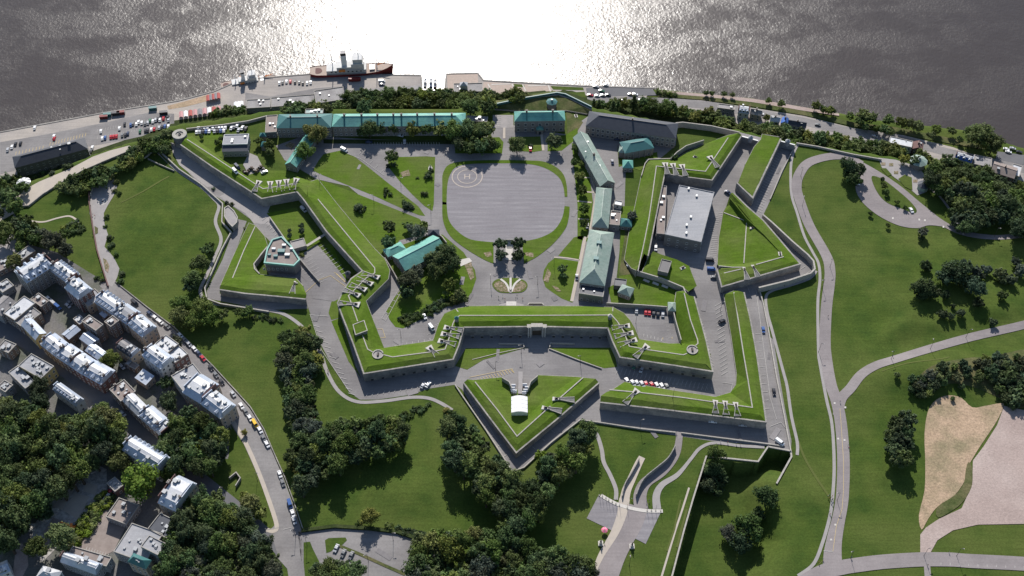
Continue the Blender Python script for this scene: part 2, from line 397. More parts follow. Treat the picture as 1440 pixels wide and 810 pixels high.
def wall(label, px, h, t=.8, depth=0.0, stone='stone', cap='coping', name='stone_wall', top=None, coping_h=.25, smooth_px=False, zb=None, cat='wall', capw=.1):
    t *= .75
    """a freestanding or retaining wall; px is the line of its TOP edge at height h above the ground there"""
    if smooth_px: px = catmull(px, 5)
    pts = []
    for q in px:
        z = top if top is not None else h
        p = W(q[0], q[1], z+(q[2] if len(q) > 2 else 0)); pts.append((p.x, p.y, p.z))
    r = thing(name, label, cat, (pts[0][0], pts[0][1], 0))
    k = Vector((-pts[0][0], -pts[0][1], 0))
    loc = [(p[0]+k.x, p[1]+k.y, p[2]) for p in pts]
    foot = -depth if zb is None else zb
    link('wall_body', wall_mesh('wall_body', loc, t, foot, stone), r)
    if cap:
        link('coping', wall_mesh('coping', [(p[0],p[1],p[2]+coping_h) for p in loc], t+capw, 0, cap), r)
        me = r.children[-1].data
        for i, p in enumerate(loc):
            me.vertices[4*i].co.z = p[2]+.002; me.vertices[4*i+1].co.z = p[2]+.002
    return r
SURF = []                                   # meshes one can stand on (for finding where a spot lies)
_bvh = [None]
def spot(x, y, off=0.0):
    """where the line of sight to (x, y) meets ground or rampart"""
    if _bvh[0] is None:
        V = []; F = []
        for o in SURF:
            k = len(V); off_ = o.parent.location if o.parent else Vector(); V += [v.co+o.location+off_ for v in o.data.vertices]; F += [tuple(i+k for i in p.vertices) for p in o.data.polygons]
        _bvh[0] = BVHTree.FromPolygons(V, F)
    g = G(x, y); h = _bvh[0].ray_cast(CO, ray(x, y).normalized())
    if h[0] is not None and (h[0]-CO).length < (g-CO).length: g = h[0].copy()
    g.z += off; return g
# ================================================================ THE SETTING
def make_terrain():
    xs = [-6000,-2500,-1200,-700]+[x for x in range(-480, 483, 3)]+[700,1200,2500,6000]
    ys = [-3000,-800,0,120]+[y for y in range(180, 780, 3)]+[900,1500,4000,9000]
    px_ = [p[0] for p in DEEP_P]; py_ = [p[1] for p in DEEP_P]
    xs = sorted(set(xs+list(range(int(min(px_))-3, int(max(px_))+3)))); ys = sorted(set(ys+list(range(int(min(py_))-3, int(max(py_))+3))))
    vs = []
    for y in ys:
        for x in xs: vs.append((x, y, H(x, y)))
    n = len(xs)
    fs = [(j*n+i, j*n+i+1, (j+1)*n+i+1, (j+1)*n+i) for j in range(len(ys)-1) for i in range(n-1)]
    return struct('ground', me_from('ground', vs, fs, 'grass', smooth_=True))
make_terrain()
wm = me_from('river', [(-9000,-3000,LOW-2.6),(9000,-3000,LOW-2.6),(9000,14000,LOW-2.6),(-9000,14000,LOW-2.6)], [(0,1,2,3)], 'river_water')
struct('river', wm)
# riverfront: built-up quay sheet, flat, a little above the lower terrain, with its quay wall
sh = [W(x, y, LOW) for x, y in S_PX if x < 940]
bk = [W(x, y, LOW) for x, y in [p for p in B_PX if p[0] < 960]]
def quay():
    sh2 = [(p.x, p.y) for p in sh]
    bx = [(p.x, min(p.y, interp(p.x, S_C)-18)) for p in bk]
    poly = sh2+list(reversed(bx))
    P, F = cdt([(x, y, LOW) for x, y in poly])
    struct('quay', me_from('quay', P, F, 'quay'))
    struct('quay_edge', wall_mesh('quay_edge', [(p[0], p[1], LOW+.35) for p in sh2], 1.2, LOW-5, 'stone'))
quay()
def low(name, px, m, off=.05): # flat sheet on the lower level
    w = [W(x, y, LOW) for x, y in px]
    P, F = cdt([(p.x, p.y, LOW+off) for p in w]); return struct(name, me_from(name, P, F, m))
low('waterfront_road', [(0,200),(60,190),(150,172),(210,158),(245,160),(245,180),(215,188),(180,196),(125,206),(20,240),(0,245)], 'asphalt', .05)
low('quay_sand', [(235,149),(262,142),(300,131),(308,134),(300,140),(262,150),(237,154)], 'sand', .05)
low('container_yard', [(345,152),(345,130),(380,136),(445,124),(485,121),(490,141),(420,152)], 'asphalt', .05)
low('wharf_apron', [(500,128),(530,124),(592,120),(600,135),(560,140),(500,146)], 'roof_grey', .05)
low('waterfront_lane', [(593,128),(628,128),(640,132),(820,138),(822,141),(640,150),(590,140)], 'asphalt', .05)
low('wharf_terrace', [(628,105),(672,104),(673,127),(690,129),(690,140),(640,140),(630,128)], 'wood_deck', .05)
low('wharf_plaza', [(680,115),(775,121),(778,136),(690,132),(678,128)], 'wood_deck', .05)
low('plaza_lawn', [(722,118),(737,119),(738,123),(724,122)], 'grass', .09)
low('riverside_lawn', [(774,121),(820,123),(821,127),(778,126)], 'grass', .09)
low('riverside_lawn', [(782,131),(822,129),(824,137),(800,137)], 'grass', .09)
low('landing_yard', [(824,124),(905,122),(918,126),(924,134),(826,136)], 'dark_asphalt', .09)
for a in ([(686,118),(693,131)],[(720,118),(727,133)],[(735,119),(742,134)],[(771,120),(776,134)],[(691,119),(718,118)],[(742,121),(768,120)]):
    w_ = [W(x, y, LOW) for x, y in a]
    ribbon('paving_band', a, 1.0, 'white_stone', .13, False, z=LOW)
def low_ribbon(name, px, w, m, off=.1):
    return ribbon(name, px, w, m, off, True, z=LOW)
# the riverside boulevard and the shore beyond it
low('boulevard', [(822,139),(905,137),(985,141),(1060,152),(1130,163),(1200,180),(1270,190),(1340,207),(1380,222),(1440,228),(1440,262),(1400,250),(1330,236),(1240,218),(1130,196),(1040,181),(940,164),(860,154),(824,148)], 'quay', .05)
low_ribbon('boulevard_lane', [(826,142),(905,142),(985,147),(1060,159),(1130,171),(1200,186),(1270,198),(1340,216),(1440,238)], 9, 'asphalt', .1)
low('boulevard_verge', [(925,131),(990,135),(1060,144),(1130,156),(1200,172),(1260,179),(1330,193),(1400,207),(1400,213),(1330,201),(1262,188),(1200,178),(1130,162),(1060,150),(985,140),(925,136)], 'rough_grass', .12)
low('shore_gravel', [(925,127),(1000,133),(1060,139),(1131,151),(1180,160),(1180,163),(1131,156),(1060,144),(990,136),(925,131)], 'gravel', .16)
low('car_park', [(1402,213),(1440,218),(1440,232),(1400,224)], 'dark_asphalt', .14)
# cliff scrub
def cliff():
    xs = [p[0] for p in A_C]; vs = []; n = 9; cols = []
    x = A_C[0][0]
    while x < A_C[-1][0]: cols.append(x); x += 6
    for x in cols:
        a = interp(x, A_C); b = max(interp(x, B_C), a+12)
        for j in range(n):
            y = a+1.5+(b-a+1)*j/(n-1); vs.append((x, y, H(x, y)+.25))
    fs = [(i*n+j, (i+1)*n+j, (i+1)*n+j+1, i*n+j+1) for i in range(len(cols)-1) for j in range(n-1)]
    struct('cliff_slope', me_from('cliff_slope', vs, fs, 'scrub'))
cliff()

# ---- the town's ground and streets
drape('town_ground', [(-40,270),(20,300),(45,345),(80,355),(150,398),(200,430),(258,485),(300,530),(325,600),(335,650),(300,640),(262,700),(235,780),(260,830),(-60,840),(-80,500)], 'town_ground', .05, flat=True)
drape('street', [(140,402),(150,392),(160,394),(205,431),(243,461),(269,487),(298,516),(326,546),(350,573),(369,603),(383,636),(399,673),(411,706),(424,745),(428,770),(424,790),(430,840),(410,840),(404,800),(388,782),(380,745),(387,738),(377,705),(361,665),(343,625),(325,597),(300,566),(262,520),(222,480),(180,440)], 'asphalt', .12, flat=True)
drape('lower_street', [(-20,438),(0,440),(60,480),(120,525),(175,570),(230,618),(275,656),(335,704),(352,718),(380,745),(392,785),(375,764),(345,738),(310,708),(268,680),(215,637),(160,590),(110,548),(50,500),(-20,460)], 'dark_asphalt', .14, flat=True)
ribbon('pavement', [(327,592),(345,622),(362,660),(377,700),(389,738),(385,747),(375,745)], 2.2, 'beige_path', .2)
drape('street_patch', [(352,620),(362,618),(378,650),(388,682),(378,688),(366,650)], 'asphalt', .17, flat=True)
drape('street_corner_lawn', [(322,600),(340,622),(360,665),(374,700),(386,732),(378,742),(362,734),(345,712),(332,700),(312,672),(322,640)], 'grass', .1, flat=True)
drape('car_park', [(418,748),(445,744),(470,741),(500,741),(530,746),(570,752),(610,765),(625,790),(600,830),(430,840),(424,790)], 'asphalt', .12, flat=True)
drape('traffic_island', [(457,760),(462,757),(486,756),(488,760),(482,766),(474,769),(465,776),(459,778)], 'grass', .22, flat=True)
drape('traffic_island', [(427,763),(436,762),(440,772),(449,790),(446,800),(440,822),(430,824),(427,790)], 'grass', .22, flat=True)
ribbon('hedge_strip', [(478,768),(505,779),(540,795),(570,808)], 1.6, 'rough_grass', .3, False)
# demolished lot
drape('demolition_lot', [(68,712),(85,680),(95,668),(130,650),(150,660),(150,690),(135,715),(120,745),(80,770),(60,790),(40,770),(50,735)], 'rubble', .12, flat=True)
drape('bare_slab', [(74,713),(94,683),(107,684),(88,718)], 'beige_path', .2, flat=True)
drape('bare_slab', [(89,718),(105,694),(126,698),(110,731)], 'beige_path', .2, flat=True)
drape('bare_slab', [(117,691),(122,679),(138,683),(134,696)], 'beige_path', .2, flat=True)
drape('brick_dust', [(60,750),(75,728),(95,735),(88,765),(65,775)], 'roof_brown', .2, flat=True)
drape('courtyard', [(110,772),(140,722),(160,715),(180,735),(160,775),(140,785)], 'roof_brown', .16, flat=True)
drape('lane', [(20,790),(25,760),(38,770),(40,795),(30,815),(18,815)], 'gravel', .16, flat=True)
# ---- left: promenade, plaza, paths
drape('promenade', [(-20,296),(0,283),(20,275),(55,256),(100,237),(130,221),(155,212),(182,205),(188,209),(150,225),(115,240),(82,259),(60,273),(40,289),(0,312),(-20,325)], 'beige_path', .3, step=3)
drape('lane', [(0,345),(15,330),(22,338),(35,355),(20,362),(0,370)], 'path', .15, flat=True)
drape('plaza', [(126,300),(127,280),(129,264),(135,252),(150,245),(160,252),(165,262),(160,275),(151,290),(146,300),(147,315),(152,330),(147,347),(160,362),(168,378),(165,390),(158,403),(152,401),(145,380),(137,350),(130,317)], 'path', .15, step=4)
def ring(name, cx, cy, r0, r1, m, off=.2, n=32, z=None):
    c = G(cx, cy) if z is None else W(cx, cy, z); vs = []
    for i in range(n):
        a = 2*math.pi*i/n
        for r in (r0, r1): vs.append((c.x+r*math.cos(a), c.y+r*math.sin(a), c.z+off))
    fs = [(2*i, 2*i+1, (2*i+3) % (2*n), (2*i+2) % (2*n)) for i in range(n)]
    return struct(name, me_from(name, vs, fs, m))
ring('compass_ring', 144.3, 283.5, 2.4, 3.1, 'white_stone', .22); ring('compass_ring', 144.3, 283.5, 1.0, 1.5, 'white_stone', .22); ring('compass_ring', 144.3, 283.5, .15, .6, 'metal_dark', .22)
drape('flower_bed', [(145,363),(150,366),(154,374),(152,384),(148,380)], 'flowers', .3, flat=True)
drape('flower_bed', [(133,318),(138,321),(138,328),(134,330)], 'rough_grass', .3, flat=True)
ribbon('garden_path', [(28,306),(45,311),(62,312),(80,307),(97,304),(107,309),(112,317)], 1.3, 'beige_path', .12)
ribbon('upper_path', [(211,208),(222,214),(250,240),(282,262),(300,279),(308,290),(303,312),(311,337),(302,362),(291,387),(282,407),(286,420),(300,427),(330,431),(360,434),(397,441),(422,457),(432,470),(442,482),(452,500),(461,525),(477,551),(502,565),(540,564),(577,559),(602,560),(620,567),(636,577)], 2.1, 'path', .16)
ribbon('worn_track', [(170,285),(200,270),(225,255),(238,248)], 1.2, 'dry_grass', .12)
# ---- the fort's paving
drape('ditch_paving', [(243,205),(262,240),(290,268),(330,292),(352,308),(357,315),(380,340),(372,372),(378,386),(420,392),(426,412),(436,440),(450,482),(470,520),(492,552),(506,562),(530,562),(572,556),(606,546),(640,541),(650,548),(680,600),(712,656),(720,667),(735,660),(815,592),(900,605),(1000,620),(1078,627),(1112,634),(1113,620),(1103,570),(1088,480),(1068,408),(1146,384),(1144,371),(1128,352),(1073,303),(1083,282),(1118,205),(1040,186),(1003,200),(990,262),(925,250),(915,300),(905,395),(960,410),(1000,500),(995,525),(872,508),(850,470),(845,440),(650,440),(640,505),(512,530),(478,430),(484,400),(440,380),(380,300),(330,260)], 'asphalt', .05, flat=True)
drape('yard_paving', [(388,205),(430,190),(500,195),(640,200),(690,190),(700,176),(722,176),(800,190),(815,172),(832,160),(952,192),(950,205),(925,226),(880,235),(878,300),(872,345),(866,400),(860,434),(640,434),(625,441),(617,455),(609,479),(540,489),(514,425),(547,404),(545,380),(540,366),(560,355),(560,320),(490,262),(445,252),(400,225)], 'asphalt', .10, flat=True)
drape('parade_ground', [(629,262),(633,246),(642,235),(662,231),(700,230),(742,231),(767,237),(785,249),(792,263),(794,288),(790,308),(778,325),(758,335),(728,340),(690,341),(662,337),(643,325),(631,309),(628,285)], 'parade_asphalt', .20, smooth_px=True, flat=True)
def hring():
    outer = catmull([(622,288),(622,262),(623,244),(633,231),(660,226.5),(700,225.5),(745,226),(766,228),(783,236),(793,247),(797,262),(798,277)], 5)
    inner = catmull([(794,277),(792,262),(785,249),(767,237),(742,231),(700,230),(662,231),(642,235),(633,246),(629,262),(628,288)], 5)
    drape('parade_lawn', outer+inner, 'fort_grass', .26, flat=True)
    outer = catmull([(801,291),(800,305),(795,322),(778,343),(757,360),(745,367),(737,371)], 5)
    inner = catmull([(734,340),(758,335),(778,325),(790,308),(794,290)], 5)
    drape('parade_lawn', outer+inner, 'fort_grass', .26, flat=True)
    outer = catmull([(622,284),(623,310),(633,332),(655,350),(680,365),(694,371)], 5)
    inner = catmull([(694,341),(662,337),(643,325),(631,309),(628,285)], 5)
    drape('parade_lawn', outer+inner, 'fort_grass', .26, flat=True)
hring()
drape('parade_stand_paving', [(711,345),(721,345),(721,366),(711,366)], 'white_stone', .32, flat=True)
# helipad marks
ring('helipad_ring', 657, 248.6, 9.7, 10.3, 'tan_line', .25, 48); ring('helipad_ring', 657, 248.6, 6.15, 6.6, 'tan_line', .25, 48)
hc = G(657, 248.6); hb = MB()
for b_ in ((-1.9,-2.2,-1.3,2.2),(1.3,-2.2,1.9,2.2),(-1.3,-.3,1.3,.3)): hb.add([(b_[0],b_[1],0),(b_[2],b_[1],0),(b_[2],b_[3],0),(b_[0],b_[3],0)], [(0,1,2,3)])
o = hb.obj('helipad_letter', 'tan_line'); o.location = (hc.x, hc.y, .26); o['kind'] = 'structure'
def lawn(px, m='fort_grass', off=.16, smooth_px=False, name='lawn'): return drape(name, px, m, off, flat=True, smooth_px=smooth_px)
lawn([(455,217),(478,212),(497,219),(520,237),(545,257),(570,276),(588,290),(598,304),(590,303),(562,292),(527,276),(490,261),(450,245),(440,240),(448,226)])
lawn([(545,222),(556,221),(600,220),(612,221),(610,288),(608,297),(597,290),(580,274),(562,255),(547,236)])
lawn([(447,252),(490,268),(525,282),(560,296),(590,308),(598,318),(600,326),(585,332),(562,338),(540,366),(527,352),(475,290)])
lawn([(622,330),(652,355),(660,368),(668,380),(670,392),(662,415),(645,425),(635,428),(590,450),(567,462),(556,460),(548,450),(543,438),(552,422),(564,407),(556,385),(540,367),(545,352),(600,332)])
lawn([(785,360),(793,350),(807,334),(815,332),(820,332),(814,365)]); lawn([(763,392),(765,380),(771,370),(780,363),(814,368),(805,426),(790,420),(775,410),(767,404)])
lawn([(804,202),(820,197),(826,232),(831,262),(834,285),(826,340),(812,336),(812,290),(808,245)])
for a in ([(821,195),(826,232),(835,262),(838,275),(832,310),(827,335)],[(808,210),(823,210)],[(815,250),(832,250)],[(824,270),(838,271)],[(812,283),(832,285)],[(813,308),(828,309)]):
    ribbon('garden_walk', a, 1.1, 'beige_path', .24, False)
ribbon('garden_walk', [(823,333),(815,372),(804,424)], 2.0, 'beige_path', .24, False); ribbon('garden_walk', [(779,362),(797,363),(815,366)], .9, 'beige_path', .24)
lawn([(715,196),(720,193),(762,192),(762,212),(750,214),(720,212)]); lawn([(770,192),(795,190),(812,180),(813,192),(805,200),(790,212),(770,213)])
lawn([(702,193),(708,200),(706,216),(640,216),(640,196)]); lawn([(455,196),(640,198),(640,203),(455,202)], 'scrub')
ribbon('garden_walk', [(709,180),(709,195)], 1.6, 'beige_path', .26, False); ribbon('garden_walk', [(761,186),(764,212)], 1.6, 'beige_path', .26, False)
drape('court_parking', [(693,162),(722,162),(722,180),(693,180)], 'path', .2, flat=True)
lawn([(690,140),(780,128),(835,150),(820,172),(812,185),(798,188),(796,155),(722,155),(694,152)], 'rough_grass', .14)
lawn([(873,290),(905,290),(897,380),(930,402),(870,400)], 'fort_grass', .14)
lawn([(880,320),(898,322),(893,385),(870,388)], 'rough_grass', .2)
lawn([(855,405),(868,398),(900,385),(935,400),(955,412),(950,432),(902,429),(860,428)], 'fort_grass', .22)
lawn([(868,202),(870,235),(878,232),(900,240),(910,232),(908,224),(925,222),(924,214),(882,222),(870,215)], 'fort_grass', .18)
lawn([(260,188),(300,180),(312,182),(312,222),(290,212),(265,196)], 'fort_grass', .18)
lawn([(335,245),(355,240),(400,240),(418,245),(418,262),(372,272),(340,250)], 'fort_grass', .18)
lawn([(375,300),(417,292),(437,318),(454,340),(432,347),(400,338),(388,318)], 'fort_grass', .18)
lawn([(433,372),(445,370),(452,382),(440,395),(434,386)], 'fort_grass', .14)
lawn([(462,440),(466,425),(478,412),(490,398),(486,420),(475,427),(480,446),(466,450)], 'fort_grass', .14); lawn([(466,452),(480,446),(500,515),(508,532),(490,508)], 'fort_grass', .14)
lawn([(458,345),(467,343),(486,388),(492,396),(487,400),(475,372)], 'fort_grass', .14)
lawn([(640,515),(655,490),(745,489),(733,491),(680,506),(657,520)], 'fort_grass', .14); lawn([(770,489),(862,489),(868,516),(850,518),(800,502)], 'fort_grass', .14)
lawn([(230,200),(240,205),(246,226),(238,232),(222,214)], 'dry_grass', .2)
drape('ditch_floor', [(240,200),(253,204),(300,237),(353,272),(368,282),(384,281),(376,299),(388,318),(402,338),(392,332),(378,316),(357,314),(345,300),(330,291),(318,283),(283,257),(252,232),(243,215)], 'path', .08, flat=True)
drape('ditch_floor', [(334,308),(347,311),(331,354),(309,404),(309,413),(345,416),(430,423),(433,434),(378,436),(292,420),(291,409),(313,365)], 'asphalt', .07, flat=True)
drape('car_park', [(425,357),(446,344),(462,362),(480,385),(493,402),(484,416),(470,424),(440,420),(432,396),(412,378),(418,362)], 'asphalt', .15, flat=True)
drape('car_park', [(862,430),(905,430.5),(938,433),(947,438),(953,462),(957,482),(935,484),(898,478),(892,462),(885,450),(875,441)], 'asphalt', .2, flat=True)
# road up to the gate house, forecourt
ribbon('forecourt_wall', [(664,506),(700,497),(738,489)], .4, 'coping', .4, False)
# ---- right: museum approach in front of the fort
drape('entrance_court', [(841,698),(871,712),(862,747),(825,729)], 'parade_asphalt', .14, flat=True)
drape('entrance_court', [(883,714),(929,721),(908,765),(890,756),(880,745)], 'parade_asphalt', .14, flat=True)
ribbon('entrance_road', [(848,825),(862,785),(874,760),(888,735),(896,712)], 11.5, 'park_road', .19, n=5)
ribbon('entrance_side_road', [(835,805),(846,780),(864,750),(874,725),(877,709),(881,690),(888,674),(898,652),(903,643)], lambda t: 2.0+3.6*math.sin(min(1,t*1.6)*math.pi/2) if t < .55 else 5.0-3.2*(t-.55), 'beige_path', .24)
ribbon('entrance_fork', [(902,716),(900,697),(908,679),(930,664),(946,646),(953,630),(956,608)], lambda t: 7.5-4.2*t, 'park_road', .24)
ribbon('entrance_fork', [(924,716),(923,697),(931,682),(950,670),(960,660),(972,645),(985,630),(1005,623),(1040,627),(1075,629)], lambda t: 4.4-2.6*min(1,t*2), 'path', .24)
ribbon('entrance_fork', [(866,703),(866,688),(858,668),(849,650),(846,632),(839,611),(827,600)], 2.2, 'path', .24)
ribbon('entrance_terrace', [(845,697),(870,710),(903,718),(932,719)], 2.0, 'white_stone', .32)
ribbon('tank_track', [(969,686),(960,715),(950,745),(930,812)], 1.0, 'beige_path', .18, False); ribbon('tank_track', [(966,716),(958,745),(952,770)], 1.2, 'dry_grass', .2, False)
ribbon('tank_track', [(957,703),(948,745),(938,775)], 1.0, 'dry_grass', .2, False)
# ---- right: park roads
R1 = [(1171,800),(1171,778),(1174,755),(1182,716),(1185,690),(1186,647),(1183,601),(1177,567),(1168,540),(1162,505),(1160,479),(1162,433),(1166,400),(1167,381),(1162,360),(1138,317),(1124,280),(1120,262),(1124,245),(1137,229),(1165,220.5),(1190,221),(1211,231)]
ribbon('park_road', R1, lambda t: 6.6 if t > .12 else 6.6+(.12-t)*30, 'park_road', .22)
ribbon('park_road', [(1205,228),(1232,243),(1263,264),(1293,289),(1324,313),(1355,328),(1397,334),(1440,331),(1500,325)], 4.6, 'park_road', .23)
drape('car_park', catmull([(1211,232),(1205,250),(1203,265),(1208,278),(1220,292),(1241,307),(1266,318),(1290,321),(1306,317),(1326,319),(1336,322),(1300,297),(1263,268),(1235,247)], 4, True), 'park_road', .20, step=5)
drape('traffic_island', catmull([(1226,248),(1229,262),(1238,277),(1250,287),(1266,293),(1284,300),(1289,296),(1280,284),(1262,268),(1242,253)], 4, True), 'grass', .32, step=4)
ribbon('park_road', [(1178,585),(1183,561),(1196,546),(1211,527),(1232,514),(1260,505),(1306,491),(1367,474),(1440,457),(1500,440)], 5.6, 'park_road', .24)
ribbon('park_road', [(1100,840),(1150,808),(1180,799),(1210,794),(1244,790),(1293,787),(1336,787),(1364,789),(1440,793),(1500,798)], 7.8, 'park_road', .24)
ribbon('park_road', [(1303,790),(1305,815),(1306,840)], 3.2, 'park_road', .27, False)
ribbon('cycle_path', [(1122,203),(1115,218),(1112,237),(1113,273),(1121,300),(1131,332),(1143,355),(1151,371),(1153,393),(1150,427),(1151,494),(1153,512),(1162,561),(1170,598),(1173,653),(1171,696),(1167,726),(1157,762),(1144,793),(1122,810)], 1.7, 'path', .16)
ribbon('wall_path', [(1148,381),(1138,392),(1110,402),(1086,409),(1077,418),(1079,440),(1085,462),(1092,488),(1102,525),(1107,545),(1113,586),(1121,622),(1121,640)], 1.7, 'path', .16)
ribbon('worn_track', [(1122,620),(1132,645),(1148,672),(1165,697)], 1.3, 'dry_grass', .14); ribbon('worn_track', [(1135,808),(1150,795),(1165,780)], .6, 'dry_grass', .14)
drape('gravel_yard', [(1412,571),(1402,598),(1383,628),(1368,648),(1367,682),(1352,715),(1320,730),(1302,742),(1294,752),(1294,778),(1308,778),(1318,760),(1340,746),(1375,738),(1500,736),(1500,590)], 'gravel', .22, step=6)
drape('sand_patch', catmull([(1305,578),(1317,562),(1335,556),(1352,560),(1367,573),(1385,571),(1408,567),(1411,572),(1400,595),(1378,628),(1367,646),(1359,660),(1357,675),(1342,697),(1319,712),(1305,730),(1296,745),(1292,725),(1300,690),(1301,650),(1300,610)], 3, True), 'sand', .18, step=6)
drape('grass_strip', catmull([(1362,650),(1367,660),(1366,685),(1353,707),(1336,720),(1319,728),(1318,713),(1342,697),(1355,680),(1358,660)], 3, True), 'rough_grass', .30, step=6)
ribbon('worn_track', [(1240,522),(1275,511),(1320,505),(1335,502)], .8, 'dry_grass', .1)
drape('scrub_bank', catmull([(1285,540),(1310,515),(1350,505),(1400,500),(1450,495),(1450,560),(1430,575),(1405,560),(1370,545),(1330,540),(1300,560)], 3, True), 'rough_grass', .16, step=6)
drape('garden_court', [(1235,222),(1260,225),(1292,235),(1306,255),(1303,270),(1290,275),(1275,262),(1258,250),(1240,236)], 'path', .2, step=5)
ribbon('garden_walk', [(1303,262),(1320,275),(1332,290),(1340,303)], 1.6, 'path', .22)
drape('flower_bed', [(1263,252),(1272,246),(1282,250),(1283,268),(1272,263)], 'grass', .34, step=5)
drape('flower_bed', [(1238,237),(1246,237),(1254,246),(1248,248)], 'grass', .34, step=5)
for cx, cy in ((1242,231),(1253,232),(1260,243),(1287,255)): drape('flower_bed', [(cx-3,cy-2),(cx+3,cy-2),(cx+3,cy+2),(cx-3,cy+2)], 'flowers', .36, flat=True)
# painted marks
def stalls(p0, p1, n, d, m='paint_line', w=.28, off=.3, name='parking_lines', zf=None):
    """n+1 stall lines between p0 and p1; d = (dx, dy) of each line in photo pixels"""
    mb = MB()
    for i in range(n+1):
        t = i/n; a = (p0[0]+(p1[0]-p0[0])*t, p0[1]+(p1[1]-p0[1])*t); b = (a[0]+d[0], a[1]+d[1])
        A, B = (W(*a, zf), W(*b, zf)) if zf is not None else (G(*a), G(*b))
        v = (B-A); v.z = 0; v.normalize(); nn = Vector((-v.y, v.x, 0))*w/2; u = Vector((0,0,off))
        mb.add([A+nn+u, A-nn+u, B-nn+u, B+nn+u], [(0,1,2,3)])
    o = mb.obj(name, m); o['kind'] = 'structure'; return o
def line(px, w=.25, m='paint_line', off=.31, z=None, name='road_marking'): return ribbon(name, px, w, m, off, False, z=z)
stalls((441,458),(490,553),13,(9,2.5)); line([(436,442),(452,492),(492,552)]); line([(436,443),(462,445)])
stalls((447,350),(479,387),8,(9,-5)); stalls((428,365),(450,398),8,(9,-5)); stalls((365,306),(390,336),7,(5.5,-4.5))
stalls((420,376),(437,396),4,(5,-3.5)); stalls((476,387),(492,402),6,(-6,-4),'yellow_line'); line([(429,412),(449,394),(465,388),(487,404)], m='yellow_line')
stalls((515,558),(626,541),14,(2.2,-4.5)); line([(556,489),(609,478)]); stalls((556,489),(605,479),6,(-.5,-3.5))
line([(537,448),(562,405)]); line([(542,452),(566,407)]); stalls((537,448),(562,405),5,(4.5,2))
stalls((607,468),(617,455),4,(-6,3)); line([(527,463),(538,463),(542,475),(530,475)], m='yellow_line')
stalls((664,535),(718,519),14,(3.5,5),'yellow_line',.3); line([(660,531),(720,519),(723,525)], m='yellow_line')
stalls((1001,332),(997,368),14,(9,.6)); stalls((1019,300),(1001,330),12,(-9,-1)); line([(1009,378),(1015,400)])
stalls((1005,431),(1014,528),17,(10,-6)); stalls((984,450),(1000,512),14,(4,3)); line([(1027,554),(1030,540),(1016,538)])
stalls((870,517),(995,541),22,(-3.5,9)); stalls((1000,545),(945,538),9,(1,4))
stalls((1062,470),(1074,575),9,(8,-.5)); line([(1063,408),(1070,460),(1083,560),(1092,590)]); line([(1083,600),(1098,594),(1106,604)])
stalls((905,474),(930,480),5,(.5,-4)); stalls((939,448),(945,476),5,(-5,0)); stalls((932,478),(945,477),1,(0,-3),'yellow_line')
stalls((1092,203),(1061,294),26,(10,5)); 
stalls((1080,330),(1140,381),8,(-6,4)); stalls((1034,408),(1120,385),5,(3,8))
line([(660,556),(716,646)], .2); line([(733,640),(820,565)], .2); stalls((668,570),(712,640),5,(-5,3)); stalls((735,640),(815,570),6,(5,4))
stalls((700,164),(720,164),0 or 1,(0,0.1)); stalls((697,164),(697,178),5,(8,0)); stalls((713,164),(713,178),5,(8,0))
stalls((520,205),(618,205),26,(-.5,-4.5)); stalls((505,217),(535,243),4,(4,-4)); line([(488,216),(508,224),(540,247)]); 
stalls((70,205),(120,192),12,(1,-5),'yellow_line',.3,.15,zf=LOW); stalls((22,218),(60,210),8,(1,-5),'yellow_line',.3,.15,zf=LOW)
stalls((137,196),(240,175),28,(.5,-4),'paint_line',.2,.15,zf=LOW); stalls((137,186),(240,165),28,(.5,-4),'paint_line',.2,.15,zf=LOW)
stalls((1323,795),(1440,800),9,(0,-3.5)); line([(1158,775),(1171,776)], .4)
line([(1171,776),(1176,740),(1184,716),(1186,690),(1186,647),(1183,601),(1181,575)], .22, 'yellow_line', .3); 
stalls((120,776),(150,786),8,(3,-7),off=.22); line([(398,745),(410,742)]); line([(376,745),(392,742)])
for x, y in ((1173,566),(1188,572),(1178,616),(1187,618),(1174,737),(1168,758),(1255,306),(1292,308),(1300,309),(1216,240),(1326,318),(1354,328)):
    stalls((x,y),(x+1,y),1,(0,2.6),'white_stone',.6,.32,name='road_arrow')

prnd = random.Random(3)
def patch_at(x, y):
    c = G(x, y); a = prnd.uniform(0,3); L, w2 = prnd.uniform(3,9), prnd.uniform(1.2,3.2); ca, sa = math.cos(a), math.sin(a)
    q = [(c.x+u*ca-v*sa, c.y+u*sa+v*ca, c.z+.262) for u, v in ((-L/2,-w2/2),(L/2,-w2/2),(L/2,w2/2),(-L/2,w2/2))]
    struct('asphalt_patch', me_from('asphalt_patch', q, [(0,1,2,3)], prnd.choice(['patch_a','patch_b','patch_c'])))
mat('patch_a', (.16,.15,.155), .9, var=(.19,.18,.18), scale=.4, fine=.1); mat('patch_b', (.23,.215,.215), .9, var=(.2,.19,.19), scale=.4, fine=.1); mat('patch_c', (.13,.125,.13), .9, var=(.17,.16,.16), scale=.4, fine=.1)
for x, y in [(700,385),(650,395),(775,352),(605,332),(760,512),(690,513),(805,542),(445,445),(470,500),(990,430),(1012,480),(1082,500),(560,482),(745,385),(540,780),(920,611),(1040,613),(330,572),(480,205),(600,215),(615,260),(808,300),(700,500),(580,552),(1000,560),(1090,610),(660,420),(780,420),(870,260),(505,235),(1046,250),(1095,240)]: patch_at(x, y)
